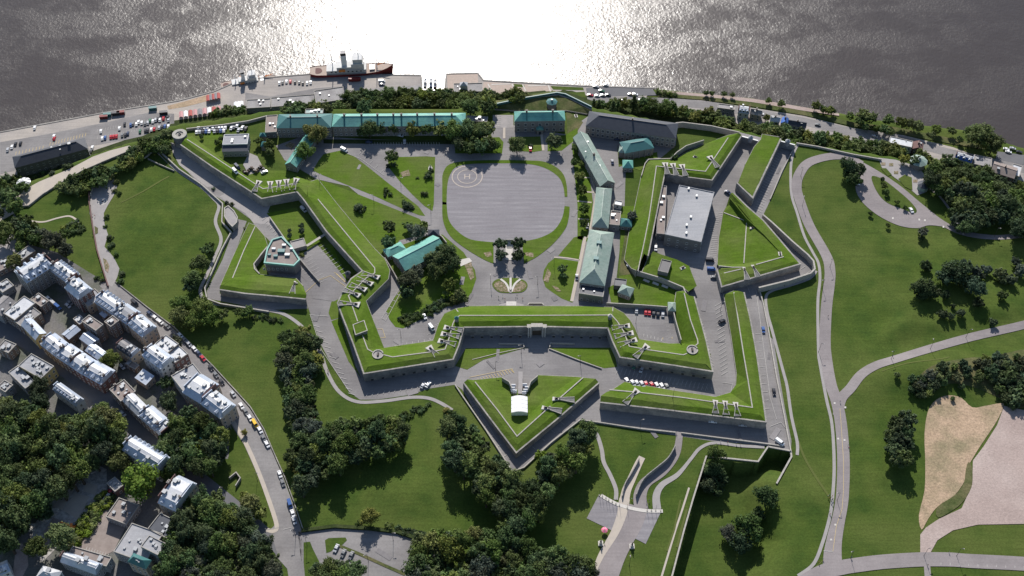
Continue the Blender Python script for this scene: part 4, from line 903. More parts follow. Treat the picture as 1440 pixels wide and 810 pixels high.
def building(label, a, b, c, Hh, roof='flat', Rr=3.0, wallm='wall_stone', roofm='roof_grey', base=0.0, name='house', cat='house', floors=None, wins=True, dorm=0, chim=0, vents=0, group=None, roof2=None, front='ab', win=None, spacing=3.2, ridge=None, skyl=0, inset=1.8, door=True, seed=0, backdorm=0, slopefront=None):
    """a,b: photo positions of the near eave's ends, c: far end of the eave above a; Hh eave height above base"""
    rnd = random.Random(hash((a[0]*7+a[1]*13+b[0])) & 0xffff)
    A, B, Cc = W(*a, base+Hh), W(*b, base+Hh), W(*c, base+Hh)
    u = Vector((B.x-A.x, B.y-A.y)); w = u.length; u.normalize(); v = Vector((-u.y, u.x)); d = (Vector((Cc.x, Cc.y))-Vector((A.x, A.y))).dot(v)
    if d < 0: d = abs(d)
    r = thing(name, label, cat, (A.x, A.y, base), math.atan2(u.y, u.x), group)
    foot = -4 if base > -1 and base < 1 else -1.5
    o = .25
    if roof in ('gable', 'hip', 'pyramid', 'shed'):
        if ridge is None: ridge = 'u' if w >= d else 'v'
        mb = MB()
        if roof == 'gable':
            if ridge == 'u':
                mb.box(0,0,foot,w,d,Hh-.05); mb.add([(0,0,Hh-.05),(0,d,Hh-.05),(0,d/2,Hh+Rr-.15),(w,0,Hh-.05),(w,d,Hh-.05),(w,d/2,Hh+Rr-.15)], [(0,2,1),(3,4,5)])
                rv = [(-o,-o,Hh),(w+o,-o,Hh),(w+o,d+o,Hh),(-o,d+o,Hh),(-o,d/2,Hh+Rr),(w+o,d/2,Hh+Rr)]; rf = [(0,1,5,4),(2,3,4,5),(0,3,2,1)]
            else:
                mb.box(0,0,foot,w,d,Hh-.05); mb.add([(0,0,Hh-.05),(w,0,Hh-.05),(w/2,0,Hh+Rr-.15),(0,d,Hh-.05),(w,d,Hh-.05),(w/2,d,Hh+Rr-.15)], [(0,1,2),(4,3,5)])
                rv = [(-o,-o,Hh),(w+o,-o,Hh),(w+o,d+o,Hh),(-o,d+o,Hh),(w/2,-o,Hh+Rr),(w/2,d+o,Hh+Rr)]; rf = [(0,4,5,3),(1,2,5,4),(0,3,2,1)]
        elif roof == 'hip':
            mb.box(0,0,foot,w,d,Hh-.05)
            if ridge == 'u': e = min(d/2, w*.45); rv = [(-o,-o,Hh),(w+o,-o,Hh),(w+o,d+o,Hh),(-o,d+o,Hh),(e,d/2,Hh+Rr),(w-e,d/2,Hh+Rr)]; rf = [(0,1,5,4),(1,2,5),(2,3,4,5),(3,0,4),(0,3,2,1)]
            else: e = min(w/2, d*.45); rv = [(-o,-o,Hh),(w+o,-o,Hh),(w+o,d+o,Hh),(-o,d+o,Hh),(w/2,e,Hh+Rr),(w/2,d-e,Hh+Rr)]; rf = [(0,1,4),(1,2,5,4),(2,3,5),(3,0,4,5),(0,3,2,1)]
        elif roof == 'pyramid':
            mb.box(0,0,foot,w,d,Hh-.05); rv = [(-o,-o,Hh),(w+o,-o,Hh),(w+o,d+o,Hh),(-o,d+o,Hh),(w/2,d/2,Hh+Rr)]; rf = [(0,1,4),(1,2,4),(2,3,4),(3,0,4),(0,3,2,1)]
        else:
            mb.box(0,0,foot,w,d,Hh-.05); rv = [(-o,-o,Hh),(w+o,-o,Hh),(w+o,d+o,Hh+Rr),(-o,d+o,Hh+Rr)]; rf = [(0,1,2,3)]
            mb.add([(0,d,Hh),(w,d,Hh),(w,d,Hh+Rr-.1),(0,d,Hh+Rr-.1),(0,0,Hh-.05),(w,0,Hh-.05)], [(1,0,3,2),(0,4,3),(5,1,2)])
        wo = mb.obj('wall', wallm, r)
        mb = MB(); mb.add(rv, rf)
        # standing seams / ridge cap
        if roof != 'shed' and roof != 'pyramid':
            p, q = Vector(rv[4]), Vector(rv[5]); dd = (q-p); L = dd.length
            k = Matrix.Translation(p) @ Matrix.Rotation(math.atan2(dd.y, dd.x), 4, 'Z'); mb.box(0,-.18,-.1,L,.18,.14,0,k)
        ro = mb.obj('roof', roofm, r); ztop = Hh+Rr
    elif roof == 'mansard':
        mb = MB(); mb.box(0,0,foot,w,d,Hh-.05); mb.obj('wall', wallm, r)
        i = min(max(inset, d*.3) if roofm == 'tin' else inset, d*.34, w*.25); rv = [(-o,-o,Hh),(w+o,-o,Hh),(w+o,d+o,Hh),(-o,d+o,Hh),(i*.35,i,Hh+Rr),(w-i*.35,i,Hh+Rr),(w-i*.35,d-i,Hh+Rr),(i*.35,d-i,Hh+Rr),(i*.35,d/2,Hh+Rr+.5),(w-i*.35,d/2,Hh+Rr+.5)]
        mb = MB(); mb.add(rv, [(0,1,5,4),(1,2,6,5),(2,3,7,6),(3,0,4,7),(0,3,2,1)]); ro = mb.obj('roof', roofm, r)
        mb = MB(); mb.add(rv[4:], [(0,1,5,4),(2,3,4,5),(1,2,5),(3,0,4)]); mb.box(i*.35-.1,i-.15,Hh+Rr-.12,w-i*.35+.1,i+.1,Hh+Rr+.12); mb.obj('roof_deck', roof2 or 'tin_flat', r)
        for x in ([-.05, w+.05]):
            mb = MB(); mb.box(x-.2,-.1,Hh-.3,x+.2,d+.1,Hh+.5); mb.prism([(x-.2,i*.6),(x+.2,i*.6),(x+.2,d-i*.6),(x-.2,d-i*.6)], Hh+.4, Hh+Rr+.7); mb.obj('fire_wall', 'wall_brick' if rnd.random() < .15 else 'tin', r)
        ztop = Hh+Rr+.3
    else:
        mb = MB(); mb.box(0,0,foot,w,d,Hh); mb.obj('wall', wallm, r)
        mb = MB(); mb.box(.3,.3,Hh,w-.3,d-.3,Hh+.12); ro = mb.obj('roof', roofm, r)
        mb = MB(); t = .3; mb.box(-.06,-.06,Hh-.1,w+.06,t,Hh+.6); mb.box(-.06,d-t,Hh-.1,w+.06,d+.06,Hh+.6); mb.box(-.06,t,Hh-.1,t,d-t,Hh+.6); mb.box(w-t,t,Hh-.1,w+.06,d-t,Hh+.6); mb.obj('parapet', roof2 or 'coping', r)
        ztop = Hh+.12
    fl = floors or max(1, int(Hh/3.3)); wm_ = win or WIN
    if wins:
        n = 0
        org = Vector((A.x, A.y, base)); rot = Matrix.Rotation(r.rotation_euler.z, 3, 'Z')
        sides = [((0,0),0,w), ((w,0),R(90),d), ((0,d),R(-90),d), ((w,d),R(180),w)]
        for (sx, sy), an, L in sides:
            nn = rot @ Vector((math.sin(an), -math.cos(an), 0)); pc = org+rot @ Vector((sx, sy, 0))
            if nn.dot(CO-pc) <= 0 or L < 2.6: continue
            k = max(1, int(L/spacing))
            for f in range(fl):
                for i in range(k):
                    if n >= 90: break
                    t = L*(i+.5)/k; o_ = link('window', wm_, r); o_.location = (sx+math.cos(an)*t, sy+math.sin(an)*t, .9+f*(Hh-.6)/fl); o_.rotation_euler = (0,0,an)
                    o_.location += Vector((math.sin(an), -math.cos(an), 0))*.04; n += 1
            if door and an == 0:
                pass
    if dorm:
        for i in range(dorm):
            q = link('dormer', DORM.get(roofm, DORM['tin']), r); q.location = (w*(i+.5)/dorm, .35, Hh+.45)
    if backdorm:
        for i in range(backdorm):
            q = link('dormer', DORM.get(roofm, DORM['tin']), r); q.location = (w*(i+.5)/backdorm, d-.35, Hh+.45); q.rotation_euler = (0,0,math.pi)
    for i in range(chim):
        q = link('chimney', CHIM, ro); q.rotation_euler = (0,0,R(90)) if w > d else (0,0,0)
        if roof in ('gable','hip'):
            q.location = (w*(i+.5)/chim, d/2, ztop-.9) if (ridge == 'u') else (w/2, d*(i+.5)/chim, ztop-.9)
        else: q.location = ((.4 if i % 2 == 0 else w-.4), d*(.3+.4*rnd.random()), ztop-.6)
    for i in range(vents):
        q = link('roof_vent', VENT, ro); q.location = (w*(.12+.76*rnd.random()), d*(.2+.6*rnd.random()), ztop-(.05 if roof in ('flat','mansard') else 1.2)); s_ = .5+.9*rnd.random(); q.scale = (s_,)*3
    for i in range(skyl):
        q = link('skylight', SKYL, ro); q.location = (w*(.2+.6*rnd.random()), d*(.3+.4*rnd.random()), ztop)
    r['_w'] = w; r['_d'] = d
    return r
def Bd(*a, **k): return building(*a, **k)
# ---- inside the fort
f1 = Bd('western barracks wing with dark green hipped roof and rows of small windows', (389,180),(465,179),(391,161), 9,'hip',3.4,'wall_stone','copper_dark',name='barracks',cat='barracks',spacing=2.9,floors=2,chim=2)
f2 = Bd('very long stone barracks with copper-green roof crossed by eight chimneys', (467,178),(654,176.5),(470,160.5), 9,'hip',3.6,'wall_stone','copper',name='barracks',cat='barracks',spacing=3.6,floors=2)
def firewalls(r, xs, Hh, Rr, m='copper_dark'):
    w, d = r['_w'], r['_d']
    for t in xs:
        mb = MB(); x = w*t
        mb.add([(x-.3,0,Hh),(x+.3,0,Hh),(x+.3,d/2,Hh+Rr+.6),(x-.3,d/2,Hh+Rr+.6),(x+.3,d,Hh),(x-.3,d,Hh),(x-.3,0,Hh+.5),(x+.3,0,Hh+.5),(x+.3,d,Hh+.5),(x-.3,d,Hh+.5)], [(6,7,2,3),(3,2,8,9),(7,6,0,1),(1,4,8,2,7),(0,6,3,9,5)]); mb.obj('fire_wall', m, r)
        q = link('chimney', CHIM, r.children[1]); q.location = (x, d/2, Hh+Rr-.4); q.scale = (1,1.2,.9)
firewalls(f2, [.09,.22,.34,.46,.52,.64,.77,.9], 9, 3.6)
Bd('low dark flat-roofed block at the left end of the barracks', (373,187),(389,186),(376,163), 5,'flat',3,'stone_dark','roof_brown',name='annex',cat='annex',vents=3,floors=1)
Bd('small semicircular-fronted stair block on the seaward side of the barracks', (429,160),(454,160),(431,154), 8,'flat',3,'wall_stone','copper_dark',name='annex',cat='annex',vents=4)
Bd('gabled hall with light copper roof half hidden by two big trees', (401,231),(417,235),(428,187), 5,'gable',3.4,'wall_stone','copper',name='hall',cat='hall',ridge='v')
r4 = Bd('residence with bright copper hipped roof and a small porch above the parade ground', (724,170.5),(794.5,169.5),(724,157), 10,'hip',3.6,'wall_stone','copper',name='residence',cat='residence',spacing=4.4,floors=2,win=WINB)
firewalls(r4, [.24,.76], 10, 3.6)
def porch(r):
    w = r['_w']; mb = MB(); mb.box(w/2-2.2,-2.8,0,w/2+2.2,-.1,4.2,0); mb.add([(w/2-2.5,-3.1,4.2),(w/2+2.5,-3.1,4.2),(w/2+2.5,0,4.2),(w/2-2.5,0,4.2),(w/2,-3.1,5.9),(w/2,0,5.9)], [(0,1,4),(1,2,5,4),(3,0,4,5),(0,3,2,1)], 1); mb.box(w/2-.8,-2.86,0,w/2+.8,-2.8,2.6,2); mb.obj('porch', ['wall_stone','copper','glass'], r)
porch(r4)
f5 = Bd('long barracks with dark slate roof and two rows of windows angling down to the right', (824,177),(950,194.5),(832,157), 9,'hip',4.4,'wall_stone','slate',name='barracks',cat='barracks',spacing=3.3,floors=2,chim=1,win=WINB)
Bd('narrow pale green roofed store, uppermost of three in line right of the parade ground', (844,262),(864.5,257),(830,188), 7,'gable',4.0,'wall_stone','copper_pale',name='store',cat='store building',ridge='v',chim=1,vents=3)
Bd('short pale green roofed store, middle of three in line right of the parade ground', (833,319),(855,321),(843,264), 7,'hip',4.2,'wall_stone','copper_pale',name='store',cat='store building',ridge='v')
f8 = Bd('widest pale green roofed building with two dark hatches, lowest of the three in line', (815,397),(850,402),(830,323), 9,'hip',5.2,'wall_stone','copper_pale',name='store',cat='store building',ridge='v',vents=0,win=WINB,spacing=5)
for t in (.38,.68):
    mb = MB(); w_, d_ = f8['_w'], f8['_d']; mb.box(w_/2-1.5,d_*t-1.8,12.6,w_/2+1.5,d_*t+.6,14.9); mb.obj('roof_hatch', 'copper_dark', f8.children[1])
Bd('grey flat-roofed wing against the near end of the widest green-roofed building', (814,413),(848,418),(815,399.5), 6.5,'flat',3,'wall_stone','slate',name='annex',cat='annex',vents=2)
f9 = Bd('chapel-like hall with dark teal roof and five stone buttresses', (879,215.5),(919.5,208),(875,199.5), 6.5,'hip',3,'wall_stone','copper_dark',name='hall',cat='hall',spacing=5.5,floors=1)
for i in range(5):
    mb = MB(); x = f9['_w']*(i+.5)/5; mb.box(x-.35,-.8,-1,x+.35,0,4.5); mb.add([(x-.35,-.8,4.5),(x+.35,-.8,4.5),(x+.35,0,6.2),(x-.35,0,6.2),(x+.35,0,4.5),(x-.35,0,4.5)],[(0,1,2,3),(1,4,2),(5,0,3)]); mb.obj('buttress', 'wall_stone', f9)
Bd('small lean-to at the left end of the teal-roofed hall', (870,214),(877,215),(868,203), 5,'hip',1.6,'wall_stone','copper_pale',name='annex',cat='annex',wins=False)
Bd('small square pavilion with pyramid copper roof below the teal-roofed hall', (876,236),(890,236.5),(874,225), 4,'pyramid',3,'wall_stone','copper',name='pavilion',cat='pavilion',floors=1)
hall = Bd('big flat grey metal-roofed hall standing in the right ditch', (935,330),(986,341),(946,259), 10,'flat',3,'stone_dark','roof_light',name='drill_hall',cat='hall',floors=2,vents=0,spacing=5,roof2='roof_light')
for x, y in ((.55,.85),(.55,.42),(.5,.25),(.55,.1),(.28,.96)):
    q = link('roof_vent', VENT, hall.children[1]); q.location = (hall['_w']*x, hall['_d']*y, 10.1); q.scale = (.7,1.2,1.2)
Bd('low flat wing along the left side of the grey hall', (923,329),(934.5,330),(934,262), 5,'flat',3,'stone_dark','roof_brown',name='annex',cat='annex',vents=5,floors=1,roof2='roof_grey')
f13 = Bd('garden building with bright copper gabled roof among trees, left of the flower beds', (570,380.5),(627,351),(558,357), 6,'gable',4,'wall_stone','copper',name='garden_building',cat='building',ridge='u')
Bd('small teal-roofed outbuilding left of the copper gabled garden building', (546,361),(570.5,350),(540,350.5), 4,'hip',2,'wall_stone','copper',name='outbuilding',cat='outbuilding',floors=1)
Bd('small dark-roofed hut above the copper gabled garden building', (602,331),(617,331),(603,323), 4,'pyramid',2.2,'stone_dark','slate',name='hut',cat='hut',floors=1)
Bd('small pale green hipped pavilion at the corner of the walled garden', (869,411),(885.5,417),(874,399.5), 4,'hip',2.6,'wall_stone','copper_pale',name='pavilion',cat='pavilion',ridge='v',floors=1)
Bd('dark open shed beside the pale green hipped pavilion', (863,402),(880,404),(866,392), 3.4,'flat',3,'stone_dark','slate',name='shed',cat='shed',wins=False,roof2='stone_dark')
Bd('low flat grey workshop squeezed behind the middle green-roofed store', (857,316),(871,317.5),(863,297), 5,'flat',3,'wall_grey','roof_brown',name='workshop',cat='workshop',vents=3,floors=1)
Bd('tiny copper hipped kiosk right of the flat grey workshop', (872,318),(888,319),(873,307), 3.6,'hip',2.4,'wall_stone','copper_dark',name='kiosk',cat='kiosk',floors=1)
Bd('small white roofed hut behind the middle green-roofed store', (863,288),(874,290),(866,282), 3,'flat',1,'wall_white','tin_flat',name='hut',cat='hut',floors=1)
Bd('narrow dark stone sentry bunker with a gun on the lower battery', (925,381),(939,384.5),(932,365), 6.8,'flat',2,'stone_dark','metal_dark',name='bunker',cat='bunker',floors=1,wins=False,roof2='stone')
Bd('small pale green hipped hut at the corner of the walled car park', (940,437),(950,437.5),(938,425), 4.6,'hip',1.6,'wall_stone','copper_pale',name='hut',cat='hut',ridge='v',wins=False)
f17 = Bd('white flat-roofed block left of the barracks with a sloping grey front', (313,204),(348,203),(313.5,190), 7,'flat',3,'wall_grey','roof_light',name='block',cat='building',vents=3,roof2='wall_white')
Bd('grey lean-to front of the white flat-roofed block', (312.5,213),(348,212),(313,206), 5.2,'shed',1.6,'wall_grey','slate',name='annex',cat='annex',floors=1)
Bd('copper-roofed hexagonal hut among trees left of the hall', (367,206),(377,206),(368,199), 4,'pyramid',2.4,'wall_stone','copper_dark',name='hut',cat='hut',wins=False)
Bd('small dark green hut between two trees near the barracks end', (365,192),(374,192),(366,187), 4,'pyramid',2,'wall_stone','copper_dark',name='hut',cat='hut',wins=False)
Bd('low service block with white rooftop machinery between the residence and barracks', (655,170),(685,172),(656,163), 3.5,'flat',2,'stone_dark','roof_grey',name='service_block',cat='building',vents=6,wins=False)
def guard_block():
    P = [W(x, y, 4.5) for x, y in ((316,293),(321,290),(329,297),(334,306),(333,313),(327,319),(322,314),(316,305))][::-1]; c = sum(P, Vector())/len(P); q = [(p.x-c.x, p.y-c.y) for p in P]
    r = thing('guard_block', 'small many-sided stone block at the left ditch corner', 'building', (c.x, c.y, 0)); mb = MB(); mb.prism(q, -1, 4.5); mb.obj('wall', 'stone', r)
    link('parapet', wall_mesh('parapet', [(a,b,5.1) for a, b in q], .6, 4.5, 'coping', closed=True), r); mb = MB(); mb.prism([(a*.9,b*.9) for a, b in q], 4.4, 4.6); mb.obj('roof', 'path', r)
guard_block()
Bd('low stone terrace block between the redoubt and the parking', (412,351),(431,346),(409,340), 3,'flat',2,'stone','path',name='guard_block',cat='building',wins=False)
# marquee
def marquee():
    z0 = 2.3; A, B = W(719,580,z0+3), W(742,580,z0+3); D = W(719,558,z0+3); w = B.x-A.x; d = D.y-A.y
    r = thing('marquee', 'white marquee tent on the lawn of the arrowhead ravelin', 'marquee', (A.x, A.y, z0))
    mb = MB(); n = 8
    mb.box(0,0,0,w,d,3.0); mb.obj('side_curtain', 'white_paint', r)
    mb = MB()
    for i in range(n):
        t0, t1 = i/n, (i+1)/n; z = lambda t: 3.0+1.3*math.sin(math.pi*t)
        mb.add([(w*t0,-.2,z(t0)),(w*t1,-.2,z(t1)),(w*t1,d+.2,z(t1)),(w*t0,d+.2,z(t0)),(w*t0,-.2,2.9),(w*t1,-.2,2.9),(w*t0,d+.2,2.9),(w*t1,d+.2,2.9)], [(0,1,2,3),(4,5,1,0),(7,6,3,2)])
    mb.obj('canopy', 'white_paint', r)
    for i in range(5):
        mb = MB(); y = d*i/4
        for k in range(n): 
            t0, t1 = k/n, (k+1)/n; z = lambda t: 3.03+1.3*math.sin(math.pi*t)
            mb.add([(w*t0,y-.08,z(t0)),(w*t1,y-.08,z(t1)),(w*t1,y+.08,z(t1)),(w*t0,y+.08,z(t0))], [(0,1,2,3)])
        mb.obj('frame_rib', 'coping', r)
marquee()
for i, (x, y) in enumerate([(722,542),(721,546),(724,550),(721.5,549),(738,541),(741,545),(739,549),(737,552)]):
    p = W(x, y, 3.2); r = thing('storage_hut', f'{OL[i]} small pale hut from the left flanking the walk behind the marquee', 'hut', (p.x, p.y, 1.2), 0, 'huts behind the marquee')
    mb = MB(); mb.box(-1,-.8,0,1,.8,2); mb.obj('wall', 'wall_grey', r); mb = MB(); mb.add([(-1.2,-1,2),(1.2,-1,2),(1.2,1,2),(-1.2,1,2),(-1.2,0,2.7),(1.2,0,2.7)], [(0,1,5,4),(2,3,4,5),(1,2,5),(3,0,4)]); mb.obj('roof', 'tin_flat', r)
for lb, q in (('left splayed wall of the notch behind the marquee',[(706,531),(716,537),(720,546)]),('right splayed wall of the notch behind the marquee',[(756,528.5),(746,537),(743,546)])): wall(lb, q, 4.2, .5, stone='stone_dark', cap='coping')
ribbon('ravelin_walk', [(732,526),(732,545),(731,557)], 2.4, 'path', 2.45, False)
def redoubt():
    px = [(383,337),(396,333),(409,346),(421,365),(413,373),(372,369),(376,350)]; P = [W(x, y, 9) for x, y in px][::-1]; c = sum(P, Vector())/len(P)
    r = thing('redoubt', 'stone redoubt with a copper parapet round a cluttered flat roof, in the left ditch', 'redoubt', (c.x, c.y, 0)); q = [(p.x-c.x, p.y-c.y) for p in P]
    mb = MB(); mb.prism(q, -1, 8.2); mb.obj('wall', 'wall_stone', r)
    link('parapet', wall_mesh('parapet', [(a,b,9.2) for a, b in q], .9, 7.9, 'copper', closed=True), r)
    mb = MB(); mb.prism([(a*.9,b*.9) for a, b in q], 8.1, 8.35); ro = mb.obj('roof', 'roof_brown', r)
    for i, (x, y, s) in enumerate([(0,0,2.2),(-5,2,1.2),(4,-3,1.5),(-3,-4,1.3),(6,2,1),(1,5,1.2),(-7,-3,1)]):
        mb = MB(); mb.box(x-s,y-s*.6,8.35,x+s,y+s*.6,9.2+.3*s); mb.obj('roof_vent', ['copper_dark','tin_flat','metal_grey'][i % 3], ro)
    for i in range(6):
        p = W(373+i*6.2, 372.5, 5); o = link('window', WIN, r); o.location = (p.x-c.x, W(390,372,9).y-c.y-.5, 4.5)
redoubt()
def round_pavilion(label, x, y, z, r0, h, roofm, wallm='wall_stone', tip=2.4):
    c = W(x, y, h); r = thing('pavilion', label, 'pavilion', (c.x, c.y, 0)); mb = MB(); mb.cyl(0,0,-3,h,r0*.85,r0*.85,8); mb.obj('wall', wallm, r)
    mb = MB(); mb.cyl(0,0,h,h+tip,r0,.4,8); ro = mb.obj('roof', roofm, r); mb = MB(); mb.cyl(0,0,h+tip-.2,h+tip+.7,.6,n=10); mb.obj('roof_vent', 'metal_grey', ro)
round_pavilion('larger round pavilion with grey-green roof on the right clifftop', 1292, 226, 0, 6.0, 5, 'copper_pale')
round_pavilion('smaller round pavilion with dark roof below the grey-green one', 1299, 260, 0, 4.2, 3.5, 'slate', 'copper_pale')
round_pavilion('round copper-roofed turret on the seaward wall behind the residence', 776, 143, 0, 4.0, 6, 'copper_dark', 'stone_dark', 1.5)
def carousel():
    c = W(33, 256, 3.5); r = thing('carousel_tent', 'round white and grey striped tent roof at the lower left of the promenade', 'tent', (c.x, c.y, H(c.x,c.y)))
    mb = MB(); mb.cyl(0,0,0,3,.15,n=6)
    for i in range(8): a = i*math.pi/4; mb.cyl(4.2*math.cos(a),4.2*math.sin(a),0,3.4,.1,n=6)
    mb.obj('pole', 'metal_grey', r)
    mb = MB(); n = 16
    for i in range(n): a, b = 2*math.pi*i/n, 2*math.pi*(i+1)/n; mb.add([(4.6*math.cos(a),4.6*math.sin(a),3.3),(4.6*math.cos(b),4.6*math.sin(b),3.3),(0,0,5.2)], [(0,1,2)], i % 2)
    mb.obj('canopy', ['white_paint','wall_grey'], r)
carousel()
# ---- lower town by the river
Bd('large dark hipped warehouse beside the riverside car park at far left', (21,236),(123,209),(16,221), 10,'hip',4,'stone_dark','slate',base=LOW,name='warehouse',cat='warehouse',vents=5,floors=2,spacing=4)
Bd('left grey flat-roofed quay shed', (346,153),(380,151),(346,141), 5,'flat',2,'wall_grey','roof_grey',base=LOW,name='quay_shed',cat='shed',vents=3,floors=1)
Bd('middle grey flat-roofed quay shed', (381,151),(443,146),(381,138), 5,'flat',2,'wall_grey','roof_grey',base=LOW,name='quay_shed',cat='shed',vents=4,floors=1)
Bd('right grey flat-roofed quay shed, the tallest of the three behind the ship', (444.5,146),(486,140),(443,128), 7,'flat',2,'wall_grey','roof_grey',base=LOW,name='quay_shed',cat='shed',vents=2,floors=1)
Bd('grey terminal block with a white lantern on the wooden pier', (638,130),(679,129),(638,118), 6,'flat',2,'wall_grey','roof_grey',base=LOW,name='terminal',cat='terminal building',vents=2,floors=1)
Bd('white lantern tower on the pier terminal', (647,121),(657,121),(648,116), 10,'pyramid',2.5,'wall_white','tin_flat',base=LOW,name='lantern_tower',cat='tower',floors=2)
for i, (a, b, c, h, wl, rf, rt, lb) in enumerate([
    ((1009,152),(1033,155),(1010,146),6,'wall_grey','roof_grey','flat','grey flat house at the left of the boulevard houses'),
    ((1038,158),(1053,160),(1038,149),7,'wall_white','tin','mansard','white house with blue-grey mansard left along the boulevard'),
    ((1055,160),(1070,163),(1055,152),6,'wall_beige','roof_grey','gable','beige gabled house beside the white mansard house'),
    ((1083,170),(1096,172),(1083,163),6,'wall_white','tin_flat','gable','small pale house with bright tin gable by the boulevard'),
    ((1098,173),(1107,175),(1098,165),7,'wall_white','blue_paint','gable','small blue-roofed house by the boulevard'),
    ((1108,176),(1133,180),(1108,168),6,'wall_white','slate','gable','dark-roofed white cottage row by the boulevard'),
    ((1250,201),(1282,208),(1251,192),6,'wall_white','tin_flat','flat','white flat-roofed house tucked under the cliff'),
    ((1283,209),(1297,212),(1283,199),5,'wall_brick','wall_brick','gable','dark red roofed shed under the cliff'),
    ((1343,222),(1366,229),(1343,214),7,'wall_white','blue_paint','mansard','blue mansard house with white dormers at far right'),
    ((1369,231),(1394,236),(1370,218),7,'wall_grey','roof_grey','flat','grey flat-roofed house right of the blue mansard'),
    ((1394,241),(1426,251),(1394,225),7,'wall_brick','roof_brown','gable','dark brown roofed house near the right edge'),
    ((1420,245),(1433,249),(1419,229),6,'wall_white','tin_flat','flat','white roofed house at the right edge')]):
    Bd(lb, a, b, c, h, rt, 2.4, wl, rf, base=LOW, floors=2, vents=1, group='houses under the cliff', dorm=3 if rt == 'mansard' else 0, chim=1 if rt == 'gable' else 0)
